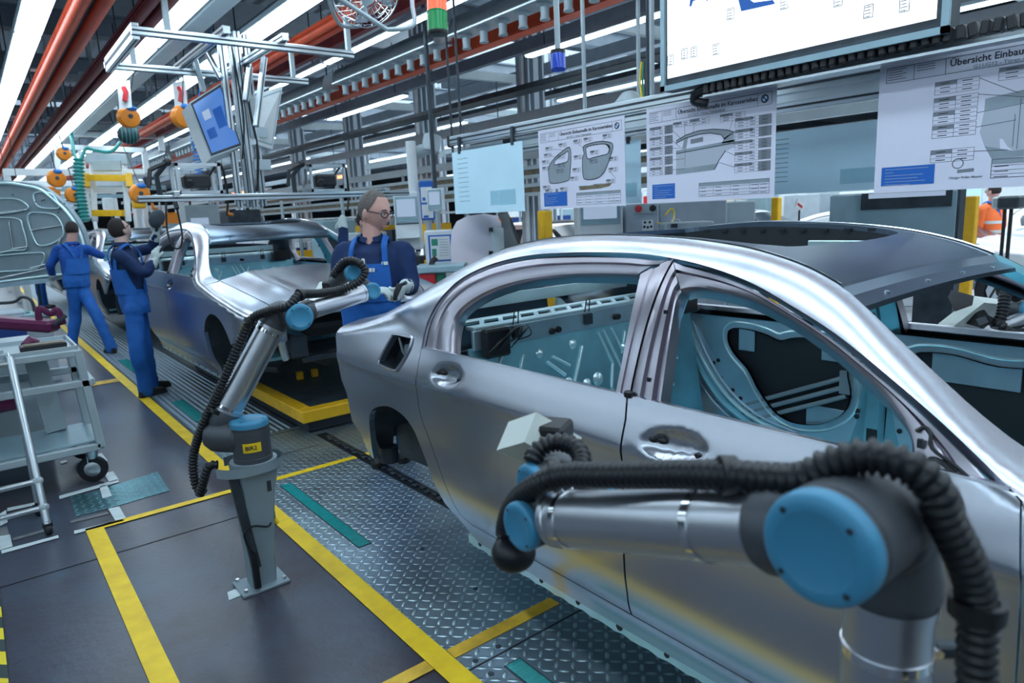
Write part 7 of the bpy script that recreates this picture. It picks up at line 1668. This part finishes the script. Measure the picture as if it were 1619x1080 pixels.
loopbit([(-90, 297), (0, 290), (40, 294), (64, 300), (86, 317), (106, 336), (121, 358), (130, 380), (132, 402), (126, 422), (112, 432), (60, 438), (0, 446), (-100, 455)], .025, 'panel_rim', 'inner_light', closed=False)
for pts in ([(44, 342), (52, 336), (80, 338), (92, 345), (100, 362), (98, 375), (80, 386), (62, 388), (54, 378), (46, 356)], [(-40, 345), (-10, 344), (28, 346), (36, 360), (42, 392), (20, 396), (-30, 398)], [(54, 306), (80, 306), (94, 326), (84, 330), (60, 326)], [(-50, 318), (0, 314), (30, 316), (44, 330), (0, 338), (-50, 342)], [(-60, 408), (0, 404), (50, 400), (70, 402), (58, 424), (0, 430), (-60, 436)]):
    q = MB(); q.prism([bp(a, b, .012) for a, b in cat2(pts, 4, True)], Vector((.0, .02, 0))); q.build('pressed_recess', 'post_grey', t, smooth=20); loopbit(pts, .012, 'pressed_bead', 'inner_light')
for a, b in (((50, 364), (98, 356)), ((48, 424), (72, 418)), ((18, 394), (44, 390)), ((-20, 338), (42, 332)), ((0, 440), (75, 424)), ((75, 424), (98, 374)), ((14, 350), (20, 392))): loopbit([a, b], .014, 'rib', 'chrome', closed=False)
q = MB(); [q.ell(bp(a, b, -.01), (.012, .02, .012), None, 8, 6) for a, b in ((66, 317), (70, 316), (102, 322), (92, 336), (56, 319), (20, 308), (84, 310))]; q.each('panel_hole', 'dark_cavity', t)
q = MB(); q.prism([bp(a, b, -.02) for a, b in ((-110, 462), (0, 455), (76, 447), (78, 440), (0, 446), (-110, 452))], Vector((.0, .08, 0))); q.build('hinge_flange', 'inner_panel', t, smooth=0)
q = MB(); q.cyl(bp(-30, 458), Vector((bp(-30, 458).x, bp(-30, 458).y, 0)), .03, n=10); q.cyl(bp(60, 449), Vector((bp(60, 449).x, bp(60, 449).y + .3, 0)), .02, n=10); q.each('panel_prop', 'dark_metal', t)

# steel parts trolley
t = thing('parts_trolley', 'light grey two level parts trolley on castors at the left', 'trolley', (.0, 5.4, 0))
ZTp = .93; tp = [onz(-60, 580, ZTp), onz(120, 546, ZTp), onz(88, 530, ZTp), onz(-60, 548, ZTp)]
fr = onz(122, 547, ZTp); bk = onz(86, 531, ZTp); X1 = .42
FY, BY = 5.45, 6.15; XL, XR = -.95, .30
FY = onz(122, 553, ZTp).y; XR = onz(122, 553, ZTp).x; BY = FY + .62; XL = XR - 1.25
def tb_(a, b, w_=.05, mt='light_grey_paint', nm='frame_tube'): q = MB(); q.bar(a, b, w_, w_, bev=.006); return q.build(nm, mt, t)
LR = XR + .045   # legs splay out toward the foot
for y in (FY, BY): tb_((XR, y, ZTp), (LR, y, .24)); tb_((XL, y, ZTp), (XL - .1, y, .24)); tb_((XL, y, ZTp - .02), (XR, y, ZTp - .02), .045); tb_((XL - .03, y, .70), (XR + .05, y, .70), .05); tb_((XL - .1, y, .25), (LR, y, .25), .05)
for x0, z in ((XR, ZTp - .02), (LR, .25), (XR + .05, .70), (XL, ZTp - .02), (XL - .1, .25)): tb_((x0, FY, z), (x0, BY, z), .045)
q = MB(); q.box(((XL + XR) / 2, (FY + BY) / 2, ZTp - .005), (XR - XL, BY - FY, .012)); [q.box(((XL + XR) / 2, y, ZTp + .012), (XR - XL, .012, .035)) for y in (FY, BY)]; q.box((XR, (FY + BY) / 2, ZTp + .012), (.012, BY - FY, .035)); q.build('top_tray', 'light_grey_paint', t)
q = MB(); q.box(((XL + LR) / 2, (FY + BY) / 2, .285), (LR - XL - .04, BY - FY - .04, .012)); q.build('lower_tray', 'cool_grey_paint', t)
q = MB(); q.bar((XR - .22, BY - .1, ZTp - .03), (XR - .16, BY - .12, .30), .13, .10); q.bar((XR - .30, FY + .2, .64), (XR - .30, BY, .64), .06, .06); q.each('gusset_panel', 'light_grey_paint', t)
for (x, y, mt) in ((LR - .06, FY + .02, 1), (LR - .04, BY, 0), (XL, FY, 0), (XL, BY, 0)):
    q = MB(); q.lathe((x, y + .02, .095), (-.35, -1, 0), [(0, .05), (0, .088), (.008, .092), (.032, .092), (.04, .088), (.04, .05)], 28); w_ = q.build('castor_wheel', 'black_rubber', t)
    q = MB(); q.lathe((x, y + .022, .095), (-.35, -1, 0), [(0, 0), (0, .02), (.006, .055), (.012, .058), (.036, .058), (.042, .05), (.048, .02), (.048, 0)], 24); q.build('wheel_hub', 'hose_blue' if False else 'aluminium', t)
    q = MB(); q.cyl((x, y, .24), (x, y, .17), .045, .03, n=18); [q.bar((x + s_ * .032, y, .19), (x + s_ * .032, y + .02, .09), .006, .05) for s_ in (-1, 1)]; q.build('castor_fork', 'aluminium', t)
ZI = ZTp + .003
def item(name, label, cat, loc, mbs, grp=None):
    o = thing(name, label, cat, loc, 0, grp)
    for nm, q, mt in mbs: q.build(nm, mt, o)
    return o
q = MB(); q.bar((XR - .62, FY + .45, ZI + .03), (XR - .47, FY + .10, ZI + .03), .05, .04, bev=.006); q2 = MB(); q2.bar((XR - .55, FY + .47, ZI + .03), (XR - .40, FY + .12, ZI + .03), .03, .03, bev=.004); item('steel_clamp', 'grey steel clamp lying across the top tray of the trolley', 'tool', (XR - .55, FY + .3, ZI), (('clamp_bar', q, 'dark_metal'), ('clamp_screw', q2, 'aluminium')))
q = MB(); q.box((XR - .17, FY + .20, ZI + .02), (.26, .13, .04), None, .004); q2 = MB(); q2.box((XR - .17, FY + .20, ZI + .042), (.22, .10, .006)); item('parts_box', 'flat dark box with orange rim on the trolley, near its corner', 'box', (XR - .17, FY + .2, ZI), (('box_body', q, 'black_plastic'), ('box_contents', q2, 'shelf_brown')))
q = MB(); q.sweep([(XR - .27, FY + .32, ZI + .03), (XR - .23, FY + .36, ZI + .05), (XR - .18, FY + .36, ZI + .03)], [.02, .035, .02], 10); item('pink_rag', 'pink crumpled cloth on the trolley behind the dark box', 'cloth', (XR - .23, FY + .35, ZI), (('cloth', q, 'crimson_plastic'),))
for k in range(3): q = MB(); q.box((XR - .75 + .13 * k, FY + .16 + .05 * (k % 2), ZI + .010), (.09, .07, .02), Matrix.Rotation(.3 * k, 3, 'Z'), .003); item('small_part', ('orange', 'dull red', 'brown')[k] + ' flat part left of the clamp on the trolley', 'part', (XR - .75 + .13 * k, FY + .2, ZI), (('plate', q, ('balancer_orange', 'red_plastic', 'shelf_brown')[k]),))
# long maroon car parts lying behind and below
for k, (x0, y0, z0, x1, y1, z1, w_, mt, lb) in enumerate(((*at(-50, 506, 6.7), *at(88, 516, 6.7), .19, 'crimson_plastic', 'long maroon sill part lying behind the trolley top'), (-.9, FY + .2, .56, .12, FY + .35, .58, .14, 'crimson_plastic', 'long maroon part inside the trolley, between its levels'), (*(at(-50, 507, 6.8)), *(at(80, 508, 6.8)), .03, 'aluminium', 'bright metal strip lying on the long maroon part'))):
    q = MB(); q.bar((x0, y0, z0), (x1, y1, z1), w_, w_ * .6, bev=w_ * .15); q2 = MB(); q2.bar((x1 - .02, y1, z1 + w_ * .1), (x1 + .10, y1, z1 + w_ * .5), w_ * .8, .02); item('car_part', lb, 'car part', ((x0 + x1) / 2, y0, z0 - w_ * .3), (('profile', q, mt), ('end_tab', q2, 'dark_metal')), 'maroon car parts at the trolley')
q = MB(); q.box((-.35, BY + .42, .46), (1.3, .4, .92), None, .01); item('parts_crate', 'grey crate stand behind the trolley carrying the maroon parts', 'crate', (-.35, BY + .4, 0), (('crate', q, 'light_grey_paint'),))
a = at(80, 496, 6.72); q = MB(); q.sweep(spline([a + Vector((-.10, 0, -.12)), a + Vector((-.09, 0, .06)), a, a + Vector((.06, 0, .03)), a + Vector((.09, 0, -.12))], 6), .03, 8, True, .5); item('bent_bracket', 'dark maroon bent bracket standing up at the trolley corner', 'bracket', tuple(a + Vector((0, 0, -.12))), (('bracket', q, 'crimson_plastic'),))
# blue box and pale teal tray further behind
p = onz(22, 545, 0); q = MB(); q.box((p.x - .4, 9.7, .42), (.9, .5, .84), None, .01); q2 = MB(); q2.box((p.x - .4, 9.44, .62), (.86, .02, .34)); item('tool_chest', 'blue tool chest standing behind the maroon parts at the left', 'chest', (p.x - .4, 9.7, 0), (('chest_body', q, 'column_grey'), ('chest_front', q2, 'blue_box')))
q = MB(); q.sweep(spline([at(a_, b_, 8.0) for a_, b_ in ((-20, 480), (20, 478), (35, 470), (50, 476), (56, 500))], 6), .018, 8); tag(q.build('air_hose', 'black_rubber'), 'black hose arching over the blue tool chest', 'hose')
c = at(45, 498, 7.9); q = MB(); q.box(c, (.55, .4, .05), None, .01); q2 = MB(); [q2.ell(c + Vector((-.15 + .04 * k, -.05 + .02 * (k % 2), .035)), (.05, .04, .02), None, 10, 6) for k in range(4)]; o_ = item('supply_tray', 'pale tray with teal cloths beside the blue tool chest', 'tray', tuple(c), (('tray', q, 'cool_grey_paint'), ('teal_cloths', q2, 'hose_green'))); q = MB(); q.box((c.x, c.y, (c.z - .03) / 2), (.4, .3, c.z - .03)); q.build('tray_stand', 'column_grey', o_)
# tube rack in front
t = thing('tube_rack', 'silver round tube rack on small black castors, cut by the left edge', 'rack', tuple(onz(75, 835, 0)))
def tp_(a, b, r=.0165): q = MB(); q.cyl(a, b, r, n=16); return q.build('rack_tube', 'aluminium', t)
f0 = onz(75, 830, .06); topp = at(15, 565, (f0 - CAMP).dot(ray(CX0, CY0).normalized()) + .10)
tp_(f0, topp, .021)
for z, px in ((.155, 160), (.30, 160)):
    a = f0.lerp(topp, (z - f0.z) / (topp.z - f0.z)); tp_(a, a + Vector((-1.2, -.04, .0)), .016)
a = f0.lerp(topp, .96); tp_(a, a + Vector((-.9, .0, 0)), .018); b2 = f0 + Vector((-.02, .30, .03)); tp_(f0.lerp(topp, .3), f0.lerp(topp, .3) + Vector((0, .36, 0)), .014); tp_(b2 + Vector((0, .06, 0)), b2 + Vector((0.0, .06, .42)), .014); tp_(a, a + Vector((0, .40, 0)), .016)
for z in (.155, .30): 
    p = f0.lerp(topp, (z - f0.z) / (topp.z - f0.z)); q = MB(); q.ell(p, (.03, .026, .028), None, 12, 8); q.build('tube_joint', 'light_grey_paint', t)
for p in (f0 + Vector((0, 0, -.02)), b2 + Vector((0, .06, -.05))):
    q = MB(); q.lathe((p.x - .015, p.y, .033), (1, .2, 0), [(0, 0), (0, .03), (.006, .033), (.026, .033), (.03, .03), (.03, 0)], 18); q.cyl((p.x, p.y, .04), (p.x, p.y, .085), .014, n=10); q.box((p.x, p.y, .062), (.05, .04, .02)); q.build('castor', 'black_plastic', t)

# ------------------------------------------------------------------ background structure and machines
rng = random.Random(3)
def col_thing(x, y, label, w_=.28, mt='column_grey', grp='grey steel hall columns'):
    t = thing('hall_column', label, 'column', (x, y, 0), 0, grp); q = MB(); q.box((x, y, 2.6), (w_ * .35, w_, 5.2)); [q.box((x + s * w_ * .5, y, 2.6), (.03, w_, 5.2)) for s in (-1, 1)]; q.build('column_shaft', mt, t, smooth=0)
    q = MB(); q.box((x - w_ * .7, y - .05, 2.8), (.05, .05, 4.6)); q.build('conduit', 'white_paint', t, smooth=0)
desc = ('nearest, left of the blue lamp', 'second back from the blue lamp', 'third back from the blue lamp', 'fourth back from the blue lamp', 'fifth back from the blue lamp', 'sixth back from the blue lamp', 'seventh back from the blue lamp')
for i, y in enumerate((8.2, 11.2, 14.2, 17.4, 21, 25, 30)): col_thing(7.0, y, 'grey steel column right of the car line, ' + desc[i])
for i, y in enumerate((12, 16.5, 21, 27, 34)): col_thing(10.6, y, 'grey steel column of the far row, ' + ('nearest', 'second', 'third', 'fourth', 'farthest')[i], .32, 'column_grey', 'grey columns of the far row')
for z, x, mt, w_, lb in ((3.06, 7.0, 'light_grey_paint', .14, 'long pale horizontal beam between the grey columns, upper one'), (2.52, 7.0, 'light_grey_paint', .12, 'long pale horizontal beam between the grey columns, lower one'), (3.9, 6.6, 'beam_grey', .16, 'dark grey horizontal beam high above the pale beams'), (3.3, 10.6, 'light_grey_paint', .16, 'pale horizontal beam of the far column row'), (4.1, 8.6, 'column_grey', .2, 'grey cable bridge beam over the second car line')):
    q = MB(); q.box((x - .22, 19, z), (.10, 44, w_)); tag(q.build('long_beam', mt, smooth=0), lb, 'beam')
for i, y in enumerate(np.arange(3.0, 34, 3.4)):
    q = MB(); q.box((9.0, y, 3.98), (4.4, .10, .14)); o = tag(q.build('cross_beam', 'light_grey_paint', smooth=0), 'pale cross beam between the grey column rows, %s from the front' % ORD[i], 'beam', 'pale cross beams between the column rows')
for x, z, lb in ((6.3, 3.30, 'dark wire cable tray left of the pale beams'), (8.0, 3.55, 'dark wire cable tray over the second car line')):
    q = MB(); q.box((x, 18, z), (.30, 40, .02)); [q.box((x + s * .15, 18, z + .03), (.01, 40, .06)) for s in (-1, 1)]; tag(q.build('cable_tray', 'dark_metal', smooth=0), lb, 'cable tray')
for i in range(4):
    hy = 9.8 + i * 6.8; q = MB(); q.box((7.6, hy, 2.78), (.7, 2.4, .05), None, .01); t = thing('heat_lamp', 'orange glowing lamp strip between the pale beams, ' + ('nearest', 'second', 'third', 'fourth', 'farthest')[i], 'lamp', (7.6, hy, 2.78), 0, 'orange lamp strips'); q.build('lamp_case', 'light_grey_paint', t); q = MB(); q.box((7.6, hy, 2.745), (.45, 2.1, .02)); q.build('lamp_glow', 'lamp_orange', t); q = MB(); q.cyl((7.6, hy, 2.8), (7.6, hy, 3.93), .01, n=6); q.build('lamp_rod', 'dark_metal', t)
# conveyor with brown slats below the pale beams
t = thing('overhead_conveyor', 'brown slatted double deck conveyor under the pale beams', 'conveyor', (6.5, 16, 1.98))
for x, z in ((6.5, 2.22), (6.4, 1.98)):
    q = MB(); q.box((x, 16, z), (.5, 22, .08)); q.build('conveyor_belt', 'shelf_brown', t, smooth=0); q = MB(); [q.box((x - .26, 16, z + dz), (.03, 22, .05)) for dz in (-.06, .06)]; q.each('side_rail', 'light_grey_paint', t, smooth=0)
q = MB(); [q.box((6.78, 6 + k * 2.9, 2.25), (.04, .04, .6)) for k in range(8)]; q.each('conveyor_hanger', 'light_grey_paint', t, smooth=0)
# shelving, cabinets and machines filling the rear
cols_ = ('white', 'pale grey', 'dark grey', 'blue grey', 'teal', 'orange', 'yellow', 'red', 'dark blue')
mts_ = ('white_paint', 'light_grey_paint', 'dark_metal', 'cool_grey_paint', 'green_plastic', 'balancer_orange', 'yellow_paint', 'red_plastic', 'blue_box')
def machine(i, x, y, w_, d_, h_, ci, where):
    t = thing('factory_machine', '%s machine cabinet %s' % (cols_[ci], where), 'machine', (x, y, 0), 0, 'machine cabinets behind the line'); q = MB(); q.box((x, y, h_ / 2), (w_, d_, h_), None, .02); q.build('cabinet', mts_[ci], t)
    q = MB(); q.box((x - w_ * .1, y - d_ / 2 - .01, h_ * .72), (w_ * .5, .02, h_ * .28)); q.build('window_panel', rng.choice(('window_dark', 'screen_pale', 'cool_grey_paint')), t, smooth=0)
    q = MB(); q.box((x + w_ * .3, y - d_ / 2 - .02, h_ * .45), (w_ * .25, .05, h_ * .14)); q.build('control_box', rng.choice(mts_), t, smooth=0)
    q = MB(); q.cyl((x + w_ * .35, y, h_), (x + w_ * .35, y, h_ + .5), .03, n=8); q.build('service_pipe', 'light_grey_paint', t)
    if rng.random() < .6: q = MB(); q.sweep(spline([(x - w_ * .3, y - d_ * .4, h_), (x - w_ * .2, y - d_ * .4, h_ + .35), (x + w_ * .1, y - d_ * .4, h_ + .1), (x + w_ * .3, y - d_ * .4, h_ + .4)], 5), .025, 6); q.build('cable_loop', 'black_rubber', t)
def rackunit(x, y, L, h_, lb, grp):
    t = thing('storage_rack', lb, 'rack', (x, y, 0), 0, grp); q = MB(); [q.box((x + sx * .25, y + sy * L / 2, h_ / 2), (.05, .05, h_)) for sx in (-1, 1) for sy in (-1, 0, 1)]; q.each('upright', 'light_grey_paint', t, smooth=0); n = int(h_ / .42)
    for k in range(1, n + 1): z = k * h_ / n; MB().box((x, y, z - .02), (.55, L, .03)).build('shelf_board', 'white_paint', t, smooth=0)
    return [k * h_ / n for k in range(1, n)]
wh = ('behind the second car', 'behind the worker in bright blue', 'left of the terminals', 'below the brown conveyors')
binn = None; bcount = 0
for i in range(9):
    y = 9.5 + i * 2.6; x = 5.6 + (i % 2) * .15; zs = rackunit(x, y, 2.2, 1.75, 'pale parts rack under the brown conveyors, %s from the front' % ORD[i], 'parts racks under the brown conveyors')
    for z in zs:
        for k in range(5):
            ci = rng.randrange(9); lb = '%s parts bin, %s along shelf %s of the %s parts rack from the front' % (cols_[ci], ORD[k], ('one', 'two', 'three', 'four', 'five')[zs.index(z)], ORD[i]); loc = (x - .10, y - .82 + k * .41 + rng.uniform(-.04, .04), z)
            b = thing('parts_bin', lb, 'bin', loc, 0, '%s parts bins on the racks' % cols_[ci]); q = MB(); hh = rng.uniform(.16, .28); q.box((0, 0, hh / 2), (.34, .30, hh), None, .01); q.build('bin', mts_[ci], b, local=True)
spots = [(4.7, 9.4, .5, .4, 1.5, 1, 'right behind the second car'), (4.9, 11.0, .6, .5, 1.7, 3, 'behind the second car, farther right'), (4.6, 13, .6, .6, 1.6, 0, 'behind the second car roof, left one'), (4.8, 15.5, .7, .6, 2.0, 2, 'behind the second car roof, middle one'), (4.6, 18, .8, .6, 2.2, 1, 'behind the second car roof, far one'), (4.7, 21, .7, .6, 2.1, 5, 'far behind the second car'), (4.8, 24.5, .9, .6, 2.4, 0, 'farther still behind the second car'),
         (-1.2, 13, .9, .6, 1.9, 1, 'left of the line behind the bonnet panel'), (-.9, 16, .8, .6, 2.0, 3, 'left of the line, second back'), (-1.1, 19.5, .9, .7, 2.2, 0, 'left of the line, third back'), (-.8, 23, .8, .7, 2.3, 5, 'left of the line, fourth back'), (-1.0, 27, .9, .7, 2.4, 6, 'left of the line, fifth back'), (-2.6, 15, .9, .7, 2.2, 2, 'left edge, behind the bonnet panel'), (-2.5, 21, 1, .7, 2.4, 4, 'left edge, far behind')]
for i, s in enumerate(spots): machine(i, *s)
# portal frames over the line far behind
for i, y in enumerate((17.5, 21.5, 26, 31, 37)):
    t = thing('line_portal', 'white portal frame over the line, ' + ('nearest', 'second', 'third', 'fourth', 'farthest')[i] + ' behind the lifting frame', 'portal', (2.4, y, 0), 0, 'white portals over the line')
    for x in (.9, 4.1): MB().box((x, y, 1.5), (.12, .12, 3.0)).build('portal_leg', 'white_paint', t, smooth=0)
    MB().box((2.5, y, 2.95), (3.3, .14, .14)).build('portal_beam', 'white_paint', t, smooth=0); MB().box((2.5, y - .1, 2.6), (2.6, .10, .10)).build('portal_beam', 'cool_grey_paint', t, smooth=0)
    MB().box((1.6, y - .12, 2.4), (.3, .2, .5), None, .02).build('drive_box', ('balancer_orange', 'yellow_paint', 'cool_grey_paint', 'orange_paint', 'white_paint')[i], t); MB().box((3.2, y - .12, 2.35), (.25, .2, .4), None, .02).build('drive_box', ('yellow_paint', 'white_paint', 'balancer_orange', 'light_grey_paint', 'orange_paint')[i], t)
# hanging hand tools on the line
for i in range(16):
    x = rng.choice((.9, 1.4, 3.6, 4.1, 4.4)); y = 15 + 3 * (i // 3); z = rng.uniform(1.75, 2.3); mt = rng.choice(('black_plastic', 'dark_metal', 'balancer_orange', 'hose_blue', 'red_plastic')); nm = {'black_plastic': 'black', 'dark_metal': 'dark grey', 'balancer_orange': 'orange', 'hose_blue': 'blue', 'red_plastic': 'red'}[mt]
    t = thing('hanging_tool', '%s hand tool hanging over the %s side of the line, %s from the front' % (nm, 'left' if x < 2 else 'right', ORD[i]), 'tool', (x, y, z), 0, '%s hanging hand tools, %s' % (nm, 'left' if x < 2 else 'right')); q = MB(); q.sweep([(x, y, z + .12), (x, y, z), (x + .10, y, z - .03)], [.03, .045, .03], 8); q.build('tool_body', mt, t); q = MB(); q.sweep([(x, y, z + .12), (x, y, 4.49)], .006, 5); q.build('tool_cord', 'black_rubber', t)
# further car bodies on the line and white cars on the next line
copy_tree(car, (2.45, 13.5, .14), 'silver car body third in the line, behind the worker looking up')
copy_tree(car, (2.45, 19.8, .14), 'silver car body fourth in the line, far behind')
WM = MATS['car_white']
def white_car(loc, rz, label):
    r = thing('finished_car', label, 'car', loc, rz, 'white cars on the next line')
    for ch in list(car.children):
        nm = ch.name.split('.')[0]
        if nm in ('side_frame', 'rear_door', 'front_door', 'front_wing', 'bonnet', 'boot_lid', 'roof_skin', 'front_door_window_frame', 'rear_door_window_frame', 'front_wheelhouse', 'rear_wheelhouse', 'tail_panel', 'rear_door_pillar_trim', 'front_door_pillar_trim'):
            c = ch.copy(); COL.objects.link(c); c.parent = r; c.name = nm
            if nm not in ('front_wheelhouse', 'rear_wheelhouse', 'tail_panel'):
                key = 'w_' + ch.name
                if key not in bpy.data.meshes: me = ch.data.copy(); me.name = key; me.materials.clear(); me.materials.append(WM)
                c.data = bpy.data.meshes[key]
    for side in (-1, 1):
        rows = []
        for y in np.linspace(.5, 2.7, 14):
            rows.append([Vector((side * (a - .03), y - 1.3, z)) for a, z in ((float(P(np.array([y]), np.array([v]))[0][0]), float(P(np.array([y]), np.array([v]))[1][0])) for v in np.linspace(1.08, min(1.56, vm1(y) - .06), 5))])
        q = MB(); q.loft(rows); q.build('side_glass', 'window_dark', r, local=True)
        for y in (-.25, 2.92):
            q = MB(); q.lathe((side * .72, y - 1.3, .47), (side, 0, 0), [(0, 0), (0, .20), (.02, .32), (.18, .33), (.20, .30), (.19, .22), (.15, .20), (.17, .05), (.17, 0)], 24); q.build('wheel', 'black_rubber', r, local=True)
            q = MB(); q.lathe((side * .885, y - 1.3, .47), (side, 0, 0), [(0, .20), (.0, .04), (.02, .03), (.02, 0)], 10); q.build('wheel_rim', 'aluminium', r, local=True)
    q = MB(); rows = []
    for k in range(5):
        y = .9 - .72 * k / 4; z = 1.50 - .38 * k / 4; rows.append([Vector((x * (.55 + .15 * k / 4), y - 1.3, z + .03 * (1 - x * x))) for x in (-1, -.5, 0, .5, 1)])
    q.loft(rows); q.build('windscreen', 'window_dark', r, local=True)
    q = MB(); q.box((0, -.95 - 1.3 - .05, .62), (1.5, .2, .40), None, .08); q.build('front_bumper', 'car_white', r, local=True)
    return r
white_car((8.8, 9.6, -.10), 0, 'white car behind the yellow post left of the lilac screen console')
white_car((8.8, 15.6, -.10), 0, 'white car behind, next to the brushed steel hood')
white_car((11.4, 4.6, -.10), math.pi * .02, 'white car seen right of the narrow grey cabinet')
white_car((14.6, 9.4, -.10), 0, 'white car in the far aisle behind the white card stand')
white_car((16.2, 3.0, -.10), 0, 'white car in the far aisle by the person in the orange vest')
a = at(1264, 325, 8.5); t = thing('card_stand', 'white card on a thin black stand beside a yellow post', 'sign', (a.x, a.y, 0)); q = MB(); q.box(a, (.18, .01, .12), Matrix.Rotation(.4, 3, 'Y')); q.build('card', 'white_paint', t); q = MB(); q.box(a + Vector((0, -.008, 0)), (.12, .004, .03), Matrix.Rotation(.4, 3, 'Y')); q.build('card_writing', 'red_plastic', t); q = MB(); q.cyl((a.x, a.y, .0), (a.x, a.y, a.z - .05), .012, n=8); q.build('stand_pole', 'black_plastic', t)
# far right shelves and stands
for i, (x, y, lb) in enumerate(((12.5, 15, 'tall pale rack far behind the right posters, left one'), (16.5, 12.5, 'tall pale rack far behind the right posters, middle one'), (20, 7, 'tall pale rack far behind the right posters, right one'))):
    zs = rackunit(x, y, 3.4, 2.6, lb, 'tall racks far right')
    for z in zs:
        for k in range(6): ci = rng.randrange(9); b = thing('parts_bin', '%s parts bin, %s along shelf %s of the %s tall rack far right' % (cols_[ci], ORD[k], ('one', 'two', 'three', 'four', 'five', 'six')[zs.index(z)], ('left', 'middle', 'right')[i]), 'bin', (x, y - 1.4 + k * .55, z), 0, '%s parts bins, far right' % cols_[ci]); q = MB(); q.box((0, 0, .12), (.4, .36, .24), None, .01); q.build('bin', mts_[ci], b, local=True)
for i, (px, dp, lb) in enumerate(((1600, 7.5, 'dark tripod stand at the right picture edge'), (1590, 8.0, 'second dark tripod stand behind the person in the orange vest'))):
    a = at(px, 320, dp); t = thing('equipment_stand', lb, 'stand', (a.x, a.y, 0)); MB().cyl((a.x, a.y, .5), (a.x, a.y, a.z), .02, n=8).build('stand_pole', 'black_plastic', t)
    for k in range(3): an = k * 2.1; MB().cyl((a.x, a.y, .6), (a.x + .25 * math.cos(an), a.y + .25 * math.sin(an), 0), .014, n=8).build('leg', 'black_plastic', t)
    MB().box(a, (.3, .2, .14), None, .02).build('equipment_head', 'light_grey_paint' if i else 'dark_metal', t)
# magenta part seen through the rear window
a = onx(850, 440, 5.0); t = thing('car_part', 'magenta plastic part seen through the rear door window', 'car part', (5.0, a.y, a.z - .1)); q = MB(); q.box((5.0, a.y, a.z), (.2, 1.2, .22), None, .03); q.build('shell', 'purple_plastic', t); q = MB(); q.box((5.05, a.y, (a.z - .11) / 2), (.5, 1.1, a.z - .11)); q.build('part_stand', 'cool_grey_paint', t)
t = thing('added_partition', 'added long white partition with grey panels far behind the card stand', 'partition', (19, 12, 0)); MB().box((19, 12, 1.7), (.12, 24, 3.4)).build('wall_panel', 'white_paint', t, smooth=0)  # white backdrop added to lighten the dark gap behind the card stand
for k in range(9): MB().box((18.92, 1.6 + k * 2.6, 1.5), (.04, 1.7, 1.3)).build('panel_field', ('light_grey_paint', 'cool_grey_paint', 'paper_back')[k % 3], t, smooth=0)
for k in range(5):
    y = 8.2 + k * 1.5; b = thing('wall_cabinet', '%s cabinet, %s from the right along the far white partition' % (('white', 'grey', 'blue grey')[k % 3], ORD[k]), 'cabinet', (17.9, y, 0), 0, 'cabinets along the far partition'); MB().box((17.9, y, .9), (.6, 1.0, 1.8), None, .02).build('cabinet', ('white_paint', 'column_grey', 'cool_grey_paint')[k % 3], b)
